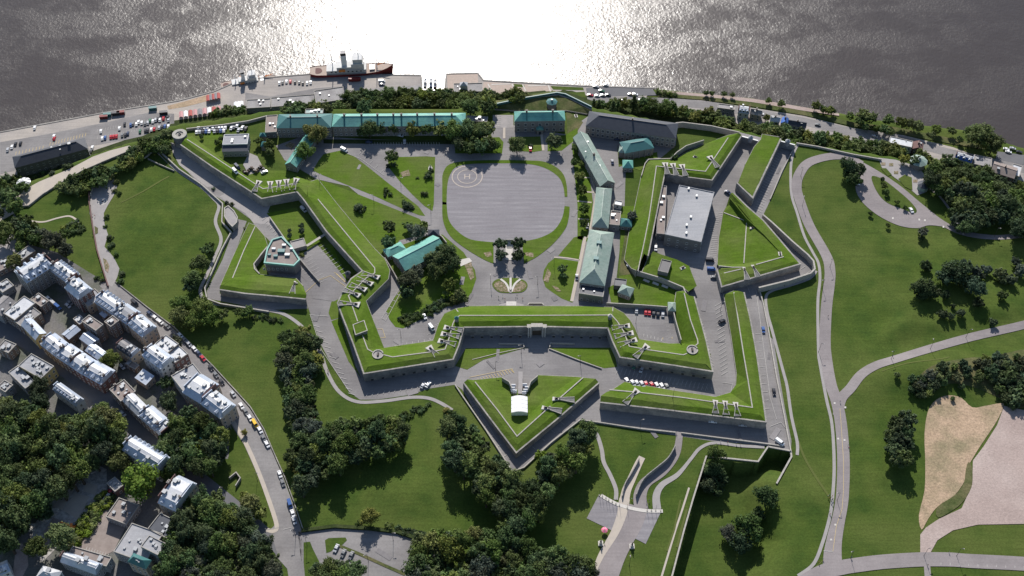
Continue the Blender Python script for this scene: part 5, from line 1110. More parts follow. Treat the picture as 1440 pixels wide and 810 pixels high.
# ---- the town at lower left
T = [
 ((-2,383),(17,373),(-8,371),4,'flat',2,'wall_brown','roof_brown','low brown flat roof at the left edge above the white one',dict(vents=2)),
 ((29,368),(50,353),(22,359),4,'flat',2,'wall_brown','roof_light','low garage roof along the upper lane beside the apartment block',dict(vents=1)),
 ((4,412),(20,402),(-1,399),5,'flat',2,'wall_grey','roof_light','low pale roof with a round plant left of the apartment block',dict(vents=2)),
 ((-4,545),(8,552),(2,532),7,'flat',2,'wall_grey','roof_grey','grey flat roof at the left edge beside the dark wood',dict(vents=2)),
 ((140,441),(147,447),(150,432),5,'shed',1,'wall_brown','tin','small tin roofed lean-to behind the white dormer terrace',dict()),
 ((176,512),(190,520),(180,505),4,'flat',2,'wall_brown','roof_brown','low back extension below the small beige house',dict()),
 ((190,531),(205,541),(203,521),5,'shed',1,'wall_beige','tin','long tin lean-to in the yard below the white house',dict()),
 ((246,526),(250,530),(252,518),5,'flat',2,'wall_brick','tin_flat','little white roofed gap building beside the pale flat house',dict()),
 ((38,398),(77,373),(20,382),13,'mansard',2.8,'wall_stone','tin','big stone apartment block with long metal mansard at the top left of the town',dict(dorm=5,backdorm=4,chim=3,vents=3)),
 ((70,380),(96,399),(81,363),11,'mansard',2.8,'wall_brown','tin','terrace house with a row of dormers at the top of the sloping street',dict(dorm=6,backdorm=7,chim=2,vents=1)),
 ((91,405),(110,421),(106,387),13,'mansard',3.0,'wall_brick','tin','red brick block with balconies and blue-grey roof behind the top terrace',dict(dorm=0,chim=1,vents=3)),
 ((112,420),(124,432),(127,400),7,'flat',2,'wall_beige','roof_light','beige flat-roofed extension beside the red brick block',dict(vents=1)),
 ((133,425),(159,443),(146,406),10,'mansard',2.8,'wall_stone','tin','terrace with eight white dormers beside the sloping street',dict(dorm=6,backdorm=6,chim=2)),
 ((160,444),(178,456),(176,425),10,'mansard',2.6,'wall_stone','tin','terrace house with beige deck just below the white dormer terrace',dict(dorm=3,chim=2,vents=2,roof2='roof_light')),
 ((179,456),(200,474),(198,441),11,'mansard',2.8,'wall_beige','tin','beige-fronted corner house where the upper terrace ends',dict(dorm=3,chim=2,skyl=2)),
 ((115,452),(135,465.5),(125,443),12,'flat',2,'wall_brown','roof_brown','tall plain flat-roofed block in the courtyard behind the upper terrace',dict(vents=1)),
 ((147,453),(156,460),(160,445),11,'flat',2,'wall_brown','roof_brown','narrow flat-roofed block right of the plain courtyard block',dict()),
 ((112,476),(127,487),(120,463),8,'gable',1.4,'wall_grey','tin','silver shed-roofed courtyard house below the plain flat block',dict(vents=1)),
 ((120,493),(139,507),(132,483),8,'gable',1.6,'wall_brown','tin','silver roofed back house above the lower street terrace',dict(vents=2)),
 ((163,489),(184,503),(175,477),9,'mansard',2.4,'wall_beige','slate','small beige house with dark mansard and three dormers in mid block',dict(dorm=3,roof2='roof_grey')),
 ((200,500),(226,519),(218,484),11,'mansard',2.6,'wall_white','tin','white house with two skylights facing the inner courtyard',dict(dorm=2,skyl=2,chim=1)),
 ((218,484),(236,497),(232,470),10,'flat',2,'wall_brick','tin_flat','brightest white flat-roofed house beside the sloping street',dict(vents=2,chim=1)),
 ((232,498),(246,511),(247,482),9,'flat',2,'wall_brick','tin_flat','pale flat-roofed house with brick side next to the brightest white one',dict(vents=1,chim=2)),
 ((241,529),(258,551),(269,508),11,'flat',2,'wall_white','roof_light','light grey flat-roofed house with roof terraces on the sloping street',dict(vents=5,chim=2)),
 ((257,552),(282,567.5),(285,527),11,'mansard',3.2,'wall_beige','tin','blue-grey mansard with white roof deck, upper of the last pair on the sloping street',dict(dorm=0,vents=3,inset=3.5)),
 ((282.5,568),(310,589),(302,548),11,'mansard',3.2,'wall_beige','tin','blue-grey mansard corner house with brick side, lower of the last pair on the sloping street',dict(dorm=2,vents=3,inset=3.5)),
 ((57,484.5),(79,502),(73,465),9,'mansard',2.6,'wall_brown','tin','terrace house at the upper left end of the lower street row',dict(dorm=3,chim=2)),
 ((79,502),(97,514),(94,480),9,'mansard',2.6,'wall_brown','tin','terrace house second from the upper left in the lower street row',dict(dorm=3,chim=2,vents=1)),
 ((97,514),(116,527),(112,492),9,'mansard',2.6,'wall_brick','tin','terrace house third from the upper left in the lower street row',dict(dorm=2,chim=2,vents=3)),
 ((117,527),(142,541),(134,506),9,'mansard',2.6,'wall_brick','tin','terrace house with red brick gable end on the lower street row',dict(dorm=3,chim=2,vents=1)),
 ((5,441),(21,451),(33,416),9,'flat',2,'wall_brown','tin_flat','white flat roofed house near the left edge with dark vents',dict(vents=4)),
 ((20,452),(32,461),(45,431),8,'flat',2,'wall_brown','roof_grey','grey cluttered flat roof below the white one at left',dict(vents=5)),
 ((30,457),(50,478),(42,445),9,'gable',2.6,'wall_yellow','tin','gabled house with yellow end wall at the top of the lower street',dict(chim=1)),
 ((-16,434),(2,444),(0,413),8,'gable',2,'wall_grey','roof_grey','grey gabled house cut by the left edge',dict()),
 ((43,421),(58,432),(53,411),7,'flat',2,'wall_brown','roof_brown','small brown flat-roofed courtyard box below the big apartment block',dict()),
 ((103,449),(112,457),(112,443),6,'flat',2,'wall_brown','tin_flat','tiny bright roofed shed left of the plain flat block',dict()),
 ((87,470),(97,477),(103,457),6,'gable',1.4,'wall_brown','tin','silver roofed courtyard shed left of the back houses',dict()),
 ((26,515),(58,533),(45,498),9,'flat',2,'wall_yellow','roof_light','pale flat-roofed building with yellow side wall across the lower street',dict(vents=7)),
 ((12,524),(36,547),(25,514),7,'flat',2,'wall_grey','roof_light','lower pale flat-roofed wing left of the yellow-sided building',dict(vents=3)),
 ((75,548),(107,571),(82,536),8,'mansard',2.6,'wall_white','tin','white terrace with seven small dormers across the lower street',dict(dorm=7,inset=2.4)),
 ((-4,490),(12,497),(8,478),7,'flat',2,'wall_brown','roof_grey','small cluttered flat roof at the left edge above the street',dict(vents=3)),
 ((154,548),(170,565),(173,532),9,'flat',2,'wall_brown','roof_brown','dark brown flat-roofed house with chimneys, first of the second street row',dict(vents=4,chim=2)),
 ((172,563),(194,585),(184,549),9,'mansard',2.2,'wall_brown','tin_flat','brightest white-roofed house in the second street row',dict(inset=4)),
 ((195,586),(218,606),(208,565),9,'mansard',2.4,'wall_brown','tin','house with five white dormers and broken chimneys in the second street row',dict(dorm=4,chim=2,vents=2)),
 ((218,606),(226,613),(233,589),8,'mansard',2.2,'wall_brown','tin','last small dormered house of the second street row, beside the trees',dict(dorm=2,vents=1)),
 ((172,633),(221,663),(185,611),11,'mansard',3.4,'wall_white','tin','long white and blue roofed terrace standing alone below the second street',dict(dorm=4,backdorm=8,chim=1,inset=3.0)),
 ((150,680),(162,692),(158,667),5,'flat',2,'wall_brick','roof_light','small pale roofed garage beside the bright green tree',dict()),
 ((222,707),(247,719),(250,668),11,'mansard',3.6,'wall_beige','tin','steep silver roofed mansion with towers beside the bottom wood',dict(dorm=2,chim=3,vents=3,inset=3.5)),
 ((149,727),(178,738),(172,702),5,'flat',2,'wall_grey','roof_brown','low brown flat roof behind the small car park',dict(vents=3)),
 ((160,776),(204,792),(186,736),9,'flat',2,'wall_grey','roof_light','large light grey flat roofed complex near the bottom left',dict(vents=6)),
 ((198,769),(222,781),(208,752),12,'flat',2,'wall_grey','roof_light','raised grey penthouse block on the large flat complex',dict(vents=2)),
 ((208,744),(236,758),(226,722),9,'flat',2,'wall_beige','slate','beige building with dark roof and tall windows by the bottom wood',dict(vents=3,win=WINB)),
 ((85,790),(135,808),(92,775),8,'mansard',3.0,'wall_grey','tin','rounded silver roofed church-like building at the bottom edge',dict(inset=4,vents=1)),
 ((95,781),(150,797),(98,767),7,'flat',2,'wall_grey','roof_brown','long brown flat roof behind the silver roofed building at the bottom',dict(vents=2)),
 ((50,813),(76,821),(58,795),7,'hip',3,'wall_white','tin_flat','white hipped roof at the bottom edge left of the silver building',dict()),
 ((-6,812),(14,803),(-2,793),7,'gable',2,'wall_white','tin','blue-grey roof in the bottom left corner',dict(dorm=2)),
 ((180,790),(205,800),(182,776),10,'hip',3.0,'wall_beige','copper_dark','dark teal hipped roof at the bottom edge of the town',dict()),
]
for a, b, c, h, rt, rr, wl, rf, lb, kw in T:
    kw = dict(kw); fl = max(1, int(h/3.1)); Bd(lb, a, b, c, h, rt, rr, wl, rf, floors=fl, spacing=kw.pop('spacing', 2.9), group='town houses', **dict(kw, vents=kw.get('vents',0)+2))
# ================================================================ TREES
def crown_mesh(seed, kind='broad', nclump=34, per=46, leaf=.17):
    """unit crown: radius 1, spread through the volume in clumps of leaf sprays with gaps"""
    rnd = random.Random(seed); vs = []; fs = []
    clumps = []
    if kind == 'broad':
        while len(clumps) < nclump+8:
            p = Vector((rnd.uniform(-1,1), rnd.uniform(-1,1), rnd.uniform(-.75,1)))
            l = p.length
            if l > 1 or l < .35: continue
            p.z *= .85
            clumps.append((p*.8, rnd.uniform(.26,.42)))
        lob = [Vector((rnd.uniform(-.8,.8), rnd.uniform(-.8,.8), rnd.uniform(-.3,.5))) for _ in range(5)]
        for l in lob:
            for _ in range(3): clumps.append((l+Vector((rnd.uniform(-.2,.2),rnd.uniform(-.2,.2),rnd.uniform(-.15,.2))), rnd.uniform(.2,.3)))
        core = .52
    elif kind == 'conifer':
        for i in range(nclump):
            t = rnd.random()**.8; z = -1+2.6*t; r = (1-t)*.85+.05; a = rnd.uniform(0, 6.283); clumps.append((Vector((math.cos(a)*r*.8, math.sin(a)*r*.8, z)), .16+.16*(1-t)))
        for i in range(10): clumps.append((Vector((0,0,-.9+i*.27)), .25*(1-i/11)+.06))
        core = 0
    else:
        for i in range(nclump):
            a = rnd.uniform(0,6.283); r = rnd.random()**.5*.75; clumps.append((Vector((math.cos(a)*r, math.sin(a)*r, rnd.uniform(-.5,.35)*(1-r*.5))), rnd.uniform(.25,.4)))
        core = .45
    for c, cr in clumps:
        for _ in range(per):
            d = Vector((rnd.gauss(0,1), rnd.gauss(0,1), rnd.gauss(0,1))).normalized(); p = c+d*cr*(rnd.random()**.4)
            n = (d+Vector((rnd.uniform(-.7,.7), rnd.uniform(-.7,.7), rnd.uniform(-.2,.9)))).normalized()
            t = n.orthogonal().normalized(); t = Matrix.Rotation(rnd.uniform(0,6.283),3,n) @ t; b = n.cross(t)
            s = leaf*rnd.uniform(.55,1.1); k = len(vs)
            vs += [p-t*s*.5, p+b*s*.38, p+t*s*.5, p-b*s*.38+n*s*.12]; fs.append((k,k+1,k+2,k+3))
    if core:  # unseen solid core added inside the leaves to block light
        bm = bmesh.new(); bmesh.ops.create_icosphere(bm, subdivisions=2, radius=core)
        k = len(vs)
        for v in bm.verts: vs.append(Vector((v.co.x*rnd.uniform(.75,1.15), v.co.y*rnd.uniform(.75,1.15), v.co.z*.75*rnd.uniform(.8,1.1))))
        for f in bm.faces: fs.append(tuple(v.index+k for v in f.verts))
        bm.free()
    return me_from('crown', vs, fs, 'foliage')
CROWNS = {'broad': [crown_mesh(s) for s in range(7)], 'conifer': [crown_mesh(s+20, 'conifer', 60, 26) for s in range(3)], 'shrub': [crown_mesh(s+40, 'shrub', 16, 40, .22) for s in range(4)]}
def trunk_mesh(seed):
    rnd = random.Random(seed); mb = MB()
    def limb(p, q, r0, r1, n=6):
        d = q-p; k = Matrix.Translation(p) @ d.to_track_quat('Z','Y').to_matrix().to_4x4(); mb.cyl(0,0,0,d.length,r0,r1,n,0,True,k)
    limb(Vector((0,0,-.15)), Vector((0,0,.55)), .05, .034); top = Vector((0,0,.5))
    for i in range(6):
        a = i*1.05+rnd.uniform(-.3,.3); q = Vector((math.cos(a)*rnd.uniform(.15,.3), math.sin(a)*rnd.uniform(.15,.3), rnd.uniform(.7,.95))); limb(top-Vector((0,0,.04*i)), q, .024, .008, 5)
    limb(top, Vector((.02,.01,1.0)), .034, .01, 5)
    return mb.mesh('trunk', 'bark')
TRUNKS = [trunk_mesh(s) for s in range(4)]
TREES = [0]
GREENS = {'dark': (.075,.105,.034), 'mid': (.10,.132,.036), 'olive': (.135,.155,.04), 'bright': (.13,.18,.022), 'deep': (.052,.074,.03), 'yellow': (.17,.165,.035), 'red': (.11,.04,.03), 'grey': (.08,.095,.05)}
trnd = random.Random(11)
BUILD = [False]; SPEC = []
def tree(px, py, rpx, label, green='mid', kind='broad', group=None, at=None, flat_=1.0, hk=None, name=None, jit=True):
    """px, py: the middle of the crown in the photo, rpx: its radius there"""
    z = 0 if at is None else at
    g = W(px, py, z); s = (Vector((g.x, g.y, 0))-Vector((0,0,0))).length; dist = (CO-g).length
    r = rpx*dist/FPX*1.16
    if kind == 'broad': hc = r*(1.25 if hk is None else hk)
    elif kind == 'conifer': hc = r*1.2
    else: hc = r*.45
    base = G(px, py) if at is None else Vector((g.x, g.y, at))
    p = W(px, py, base.z+hc)
    if at is None:
        for _ in range(3): p = W(px, py, H(p.x, p.y)+hc)
        zb = H(p.x, p.y)
    else: zb = at
    c = GREENS[green]; j = trnd.uniform(.7,1.35) if jit else 1; col = (c[0]*j*trnd.uniform(.82,1.1), c[1]*j, c[2]*j*trnd.uniform(.8,1.5), 1)
    hkz = 1.0 if hk is None or hk < 1.3 else 1.25
    nm = name or {'broad':'tree','conifer':'conifer_tree','shrub':'shrub'}[kind]
    if not BUILD[0] and kind != 'conifer':
        SPEC.append((rpx, kind, p.copy(), zb, hc, r, flat_, col, label, group, nm, hkz)); return None
    return plant(kind, p, zb, hc, r, flat_, col, label, group, nm, hkz)
def plant(kind, p, zb, hc, r, flat_, col, label, group, nm, hkz):
    t = thing(nm, label, 'shrub' if kind == 'shrub' else 'tree', (p.x, p.y, zb), trnd.uniform(0,6.28), group)
    cr = link('crown', trnd.choice(CROWNS[kind]), t); cr.location = (0,0,hc); cr.color = col
    cr.scale = (r*trnd.uniform(.92,1.1), r*trnd.uniform(.92,1.1), r*trnd.uniform(.9,1.1)*flat_*hkz); cr.rotation_euler = (0,0,trnd.uniform(0,6.28))
    if kind != 'shrub':
        tk = link('trunk', trnd.choice(TRUNKS), t); hh = hc*1.15; tk.scale = (max(hh,r),max(hh,r),hh if kind == 'broad' else r*2.6); tk.location = (0,0,0)
    else:
        tk = link('trunk', TRUNKS[0], t); tk.scale = (hc*1.2,)*3
    TREES[0] += 1
    return t
def wood(poly, rpx, space, label, greens, group, n=400, kind='broad', at=None, seed=1, hk=None, rv=.3):
    rnd = random.Random(seed); P = []; x0, x1 = min(p[0] for p in poly), max(p[0] for p in poly); y0, y1 = min(p[1] for p in poly), max(p[1] for p in poly)
    for _ in range(n*12):
        x, y = rnd.uniform(x0,x1), rnd.uniform(y0,y1)
        if in_poly(x, y, poly) and all(((x-a)/1)**2+((y-b)/.85)**2 > space*space for a, b in P): P.append((x, y))
        if len(P) >= n: break
    for x, y in sorted(P, key=lambda p: p[1]):
        tree(x, y, rpx*rnd.uniform(1-rv, 1+rv), label, rnd.choice(greens), kind, group, at, hk=hk)
D, Mi, O, Br, De, Y, Re, Gy = 'dark','mid','olive','bright','deep','yellow','red','grey'
wood([(-8,568),(40,572),(70,588),(98,592),(150,586),(178,605),(165,640),(125,655),(100,675),(62,700),(40,730),(10,760),(-8,770)], 11.5, 14.5, 'broadleaf tree in the dense wood beside the town at the left edge', [D,D,Mi,De,O,O], 'trees of the left edge wood', seed=3, hk=2.1)
wood([(236,605),(262,580),(285,592),(312,606),(318,635),(290,662),(240,650),(226,625)], 9.5, 12, 'dark tree in the garden clump between the last terrace and the street', [D,De,D,Mi], 'garden clump trees', seed=4, hk=2.1)
wood([(262,708),(300,700),(340,728),(370,765),(392,800),(392,830),(230,830),(222,806),(236,765)], 10.5, 13.5, 'dark tree in the wood at the bottom, left of the road junction', [D,D,Mi,De,Gy], 'trees of the bottom left wood', seed=5, hk=2.1)
wood([(588,762),(640,745),(720,757),(790,780),(834,803),(836,835),(580,835)], 12, 14.5, 'broadleaf tree in the wood along the bottom edge, right of the car park', [D,Mi,D,O,Gy], 'trees of the bottom middle wood', seed=6, hk=2.1)
wood([(430,640),(470,598),(505,592),(540,590),(560,590),(572,605),(560,628),(530,640),(500,645),(470,655),(445,680),(418,684)], 10, 12.5, 'dark tree in the wood left of the arrowhead ravelin', [D,D,Mi,De], 'trees of the wood left of the ravelin', seed=7, hk=2.1)
wood([(625,590),(640,580),(660,596),(680,618),(690,640),(722,678),(745,682),(772,650),(800,620),(828,605),(830,632),(800,668),(775,690),(752,735),(705,742),(688,705),(662,672),(634,640)], 10.5, 13.5, 'dark tree in the V-shaped belt of trees below the arrowhead ravelin', [D,D,Mi,O,De], 'trees of the belt below the ravelin', seed=8, hk=2.1)
wood([(402,475),(425,465),(444,480),(447,510),(432,545),(443,575),(446,620),(445,665),(420,682),(410,640),(412,595),(404,545),(397,512)], 9, 10, 'tree in the long narrow shrubbery beside the curving footpath', [D,Mi,Gy,O,D,D], 'trees of the narrow shrubbery', seed=9, hk=1.1)
tree(440,590,6,'dark red leaved shrub in the narrow shrubbery beside the curving footpath',Re); tree(424,480,13,'largest dense tree at the top of the narrow shrubbery',D); tree(428,505,13,'big dark tree just below the top of the narrow shrubbery',D)
wood([(562,582),(580,575),(603,567),(606,571),(585,582),(565,592)], 4, 5, 'clipped bush in the low hedge running to the footpath end', [D,Mi], 'hedge bushes by the footpath', kind='shrub', seed=10)
wood([(1308,232),(1335,226),(1380,240),(1440,268),(1448,330),(1405,306),(1390,312),(1352,322),(1338,312),(1345,290),(1322,272),(1306,250)], 9, 10.0, 'dark tree in the dense wood above the right road', [De,D,D,Mi], 'trees of the right wood', seed=12)
wood([(838,152),(870,148),(900,150),(960,163),(1010,175),(1060,185),(1120,200),(1180,209),(1240,217),(1300,230),(1345,250),(1330,234),(1290,220),(1240,203),(1180,195),(1120,186),(1060,174),(1000,160),(930,147),(870,140),(836,146)], 8.6, 7.6, 'green tree in the tree belt along the cliff between the fort and the boulevard', [Mi,O,D,Mi,O], 'trees of the right cliff belt', seed=13, hk=1.1)
wood([(400,148),(440,143),(500,134),(560,129),(620,130),(690,133),(735,132),(740,136),(700,147),(640,152),(560,152),(470,153),(400,157)], 8.4, 7.8, 'green tree in the belt between the barracks and the wharf', [Mi,D,O,Mi,D], 'trees behind the barracks', seed=14, hk=1.1)
wood([(158,238),(185,215),(205,200),(236,188),(242,200),(235,210),(212,212),(185,228),(165,244),(120,266),(95,272),(80,266),(100,252),(118,245)], 7, 8.4, 'tree in the belt between the promenade and the left clifftop lawn', [Mi,D,O,Mi], 'trees of the left cliff belt', seed=15, hk=1.1)
wood([(40,222),(110,208),(120,215),(100,226),(50,240)][:0] or [(45,246),(70,238),(105,226),(122,217),(124,221),(100,233),(66,246),(48,250)], 4, 6, 'low bush on the slope between the warehouse and the promenade', [Mi,D,Gy], 'bushes on the promenade slope', kind='shrub', seed=16)
wood([(0,254),(24,246),(34,262),(18,276),(0,286)], 8, 9, 'tree beside the striped round tent at the left edge', [Mi,D], 'trees beside the striped tent', seed=17)
wood([(22,305),(50,318),(64,332),(58,345),(40,335),(20,322)], 7, 8, 'small dark tree in the group above the town beside the curved garden path', [D,D,Mi], 'small trees above the town', seed=18)
wood([(84,322),(108,310),(118,318),(100,330),(86,330)], 4, 5.5, 'low bush in the bed below the curved garden path', [D,Mi], 'bushes below the garden path', kind='shrub', seed=19)
wood([(1285,545),(1305,525),(1332,512),(1370,508),(1400,502),(1440,496),(1442,520),(1400,528),(1360,528),(1330,535),(1298,560)], 6.0, 11.0, 'dark scrub tree on the bank below the right branch road', [De,D,Gy,Mi], 'scrub trees of the right bank', seed=20, hk=.85)
wood([(1388,534),(1420,525),(1440,530),(1440,565),(1425,570),(1405,550)], 8, 11, 'dark tree at the right edge above the gravel yard', [De,D], 'trees above the gravel yard', seed=21, hk=.8)
wood([(985,650-500+500-0),(1000,655),(1000,655)][:0] or [(988,668),(1003,650),(1020,668),(1016,690),(1000,690),(986,684)], 10, 12, 'dark tree crowded in the corner of the bottom lawn pit', [De,D], 'trees in the pit corner', seed=22)
wood([(560,800),(600,790),(600,830),(560,830)][:0] or [(445,800),(500,795),(510,830),(445,830)], 12, 13, 'tree at the bottom edge below the parked cars', [D,Mi], 'trees below the bottom car park', seed=23)
wood([(1255,590),(1275,588),(1282,612),(1276,640),(1268,655),(1256,640),(1252,615)], 7.5, 9, 'dark tree in the straggling group left of the sand patch', [De,D,D], 'trees left of the sand patch', seed=24, hk=1.9)
wood([(455,197),(505,196),(640,196),(640,201),(455,201)][:0] or [(1128,772),(1129,773),(1130,771)], 4, 99, 'x', [D], 'x', n=0)
wood([(40,700),(130,655),(155,665),(160,690),(135,720),(118,745),(108,742),(130,705),(60,730)][:0] or [(112,735),(130,705),(150,690),(158,705),(140,720),(125,745),(112,765),(100,770)], 6, 7.5, 'bright weedy bush along the wall of the demolished lot', [O,Mi,Br], 'weedy bushes by the demolished lot', kind='shrub', seed=26)
# single trees
def many(rows, label, group, green='mid', **k):
    for q in rows:
        tree(q[0], q[1], q[2], label, q[3] if len(q) > 3 else green, group=group, **k)
many([(519,181,11),(534,180,9),(553,179,9),(582,181,10,O),(600,180,9),(617,180,10,O),(637,183,12),(657,181,12),(672,185,11),(686,181,10),(508,184,7)], 'round tree in the row along the front of the long barracks', 'trees before the long barracks', Mi)
many([(645,202,9),(660,207,9),(677,205,10),(690,203,9,D),(697,204,7)], 'tree in the clump between the barracks row and the parade ground', 'clump above the parade ground', D)
tree(444,187,14,'largest full tree beside the light copper gabled hall',O); tree(427,213,12,'second big tree overlapping the light copper gabled hall',Mi)
many([(378,203,7),(380,213,6),(364,198,5)], 'narrow tree beside the hexagonal hut left of the gabled hall', 'trees by the hexagonal hut', Mi)
many([(650,143,11),(670,147,9),(685,149,10),(662,153,8)], 'tall tree by the gap between barracks and residence', 'tall trees between barracks and residence', Mi)
tree(550,220,8,'rounded tree at the tip of the lawn above the diagonal road',D); tree(554,231,5,'dark shrub below the rounded tree by the diagonal road',De,'shrub'); tree(546,233,4,'second dark shrub below the rounded tree by the diagonal road',De,'shrub')
many([(602,247,7),(606,240,4),(597,272,5),(543,268,5),(549,273,4),(541,275,3),(506,291,9),(572,289,7),(578,292,5),(568,284,4)], 'dark clipped conifer bush on the lawns left of the parade ground', 'dark bushes on the lawns', De, kind='shrub')
tree(587,250,2.5,'tiny bush beside the parade ground lawn',Mi,'shrub')
many([(547,319,8),(545,340,8)], 'dark round tree on the lawn left of the copper garden building', 'round trees left of the garden building', D)
tree(540,313,2.5,'small dark shrub left of the round lawn trees',De,'shrub')
many([(574,317,6),(586,326,12,Gy),(594,319,8)], 'spreading tree behind the copper garden building', 'trees behind the garden building', Mi)
many([(610,366,13),(627,357,13),(637,370,12),(612,382,11,O),(630,352,9),(622,378,10)], 'big dark tree covering the right end of the copper garden building', 'big trees over the garden building', D)
many([(577,394,13,Gy),(586,384,9,Gy),(573,409,10)], 'brownish green tree in front of the copper garden building', 'trees before the garden building', D)
many([(632,402,9),(646,413,8),(652,420,6),(640,421,6),(628,412,5)], 'tree at the lower right corner of the garden lawn', 'trees at the garden corner', O)
wood([(560,446),(572,456),(600,446),(630,430),(655,420),(650,414),(622,422),(590,436),(574,444)], 4.5, 5.5, 'dark bush in the bank hedge below the garden lawn', [De,D], 'bank hedge below the garden', kind='shrub', seed=31)
many([(424,317,3.5),(424,324,4),(407,324,3),(407,332,3)], 'tiny tree on the lawn above the redoubt parking', 'tiny trees above the redoubt', De)
tree(727,203,11,'left of the two round trees before the residence',D); tree(780,198,10,'right of the two round trees before the residence',D); tree(746,205,4,'small shrub between the two round trees before the residence',De,'shrub')
many([(675,184,11),(668,196,9),(685,200,9)], 'tree near the walk at the left of the residence', 'trees left of the residence', Mi)
many([(810,209,6),(808,228,5),(815,248,7),(819,267,6),(816,255,5),(821,293,7),(821,314,6),(818,230,4)], 'small tree in the strip of garden beside the pale green stores', 'small trees beside the stores', Mi)
many([(704,343,8),(704,358,8),(728,343,8),(728,358,8)], 'dark columnar conifer in the pair of clumps beside the white stand', 'conifers beside the stand', De, kind='broad', hk=1.5)
tree(791,378,6,'slim tree on the garden lawn left of the widest green-roofed building',Mi); tree(793,388,4,'tiny tree below the slim garden tree',D)
tree(948,221,4.5,'small round tree beside the ramp of the upper right bastion',D); tree(891,150,12,'tall pointed conifer rising behind the slate barracks',D,'conifer'); many([(862,153,8),(869,151,7),(842,150,7),(835,147,6)], 'pointed conifer behind the slate barracks beside the tallest one', 'conifers behind the slate barracks', D, kind='conifer')
tree(889,303,7,'sparse tree on the grass slope left of the hall',Gy)
many([(292,352,7),(282,371,11),(271,393,11),(268,403,8),(296,345,5)], 'dark tree beside the left footpath above the ditch corner', 'trees beside the left footpath', D)
many([(257,427,12),(250,443,12,O),(286,431,14,O),(297,443,12),(272,448,11),(312,442,8),(262,455,8)], 'large tree in the group below the left ditch corner', 'large trees below the left ditch corner', Mi)
many([(337,439,6),(350,436,7),(344,441,5)], 'slender tree throwing a long shadow below the left ditch', 'slender trees below the left ditch', D)
wood([(356,441),(385,446),(398,449),(396,453),(370,450),(356,447)], 3, 4.2, 'small hedge bush along the left footpath', [De,D], 'small hedge along the footpath', kind='shrub', seed=32)
many([(72,337,12),(92,351,9),(58,330,8),(84,343,8)], 'tree above the big apartment block', 'trees above the apartment block', Gy)
many([(20,289,10),(5,328,14),(20,366,10,O),(30,341,6),(28,348,6),(-2,300,8)], 'tree near the left edge around the upper lane', 'trees around the upper lane', Mi)
tree(154,505,12,'full tree in the courtyard beside the lower terrace',O); tree(237,565,13,'single round tree behind the sloping street houses',D); tree(235,538,9,'dark tree above the single round one behind the sloping street houses',D)
tree(268,634,13,'yellow-green tree beside the blue pool',Br); tree(287,641,10,'grey-green tree right of the yellow-green one',Gy); tree(197,676,22,'large bright green tree in front of the mansion',Br); tree(167,651,14,'olive tree above the large bright green one',O); tree(240,665,13,'tree between the long terrace and the mansion',Mi)
tree(54,542,12,'dark tree beside the white dormered terrace',De); tree(55,566,12,'dark tree below the white dormered terrace',De); tree(144,579,12,'brighter tree beside the lower street bend',O); tree(246,481,9,'grey-green tree at the corner of the sloping street',Gy)
tree(86,757,18,'big dark tree beside the orange excavator',D); tree(50,770,13,'tree beside the bottom lane',D); tree(9,677,6,'small lime green tree at the left edge',Br); tree(62,720,10,'tree at the edge of the demolished lot',D)
many([(352,707,12),(366,720,9),(344,698,7)], 'thin olive tree on the street corner lawn', 'olive trees on the corner lawn', O)
tree(520,726,12,'yellowing tree above the bottom car park',Y); tree(344,608,4,'tiny yellow tree on the street corner',Y); tree(547,740,7,'bush on the bank above the bottom car park',D,'shrub'); tree(505,736,6,'bush left of the yellowing tree',Mi,'shrub')
wood([(555,740),(580,745),(600,752),(602,758),(575,752),(555,748)], 4, 5, 'bush in the shaded hedge above the bottom car park', [De], 'hedge above the bottom car park', kind='shrub', seed=34)
tree(630,577,7,'yellowish bush at the end of the curving footpath',Y,'shrub'); tree(760,640,7,'light green tree at the edge of the ravelin ditch',Br); tree(768,690,9,'light green tree in the lower tree belt',Br); tree(707,715,13,'pale grey-green tree at the foot of the tree belt',Gy)
tree(1079,698,14,'dark tree beside the short sloping wall',D); tree(1052,740,17,'biggest tree in the group on the bottom right lawn',D); tree(1024,748,11,'grey-green tree at the left of the bottom right lawn group',Gy); tree(1066,722,9,'small tree between the two larger ones on the bottom right lawn',D)
tree(1042,762,14,'lower dark tree of the bottom right lawn group',De); tree(1272,645,9,'round tree at the bottom of the group left of the sand',D)
many([(1195,233,11),(1205,238,10),(1200,252,9),(1192,245,6)], 'tree in the cluster beside the loop road', 'cluster beside the loop road', D)
many([(1345,381,15),(1328,388,10),(1358,375,9),(1370,403,13),(1356,398,8)], 'dark tree in the main clump on the right lawn', 'main clump on the right lawn', De, hk=.95)
many([(1372,381,7),(1388,379,6),(1405,386,7),(1422,392,7),(1436,380,8),(1430,370,6),(1412,395,5),(1380,388,5)], 'grey-green bush in the row right of the main clump', 'bushes right of the main clump', Gy, hk=.95)
many([(1300,405,13),(1312,412,8),(1296,414,7)], 'dark tree in the clump left below the main one on the right lawn', 'left clump on the right lawn', De, hk=.95)
many([(1302,374,7),(1330,414,5.5),(1376,425,7),(1410,415,6),(1326,441,6),(1338,445,4.5),(1352,440,5.5),(1397,453,5),(1340,430,3)], 'isolated small round tree on the right lawn', 'isolated small trees on the right lawn', De, hk=.95)
tree(1298,326,6,'tree at the junction of the two right roads',Gy); tree(1296,334,4,'small tree below the junction of the two right roads',D)
many([(1357,300,11),(1348,310,9),(1367,305,9),(1345,298,7)], 'dark tree in the clump beside the right road', 'clump beside the right road', De, hk=.95)
many([(1244,261,4),(1241,252,3),(1247,270,4),(1262,284,3),(1273,292,3),(1224,300,3),(1249,317,3)], 'sapling on or beside the car park island', 'saplings by the right car park', D)
LO = LOW
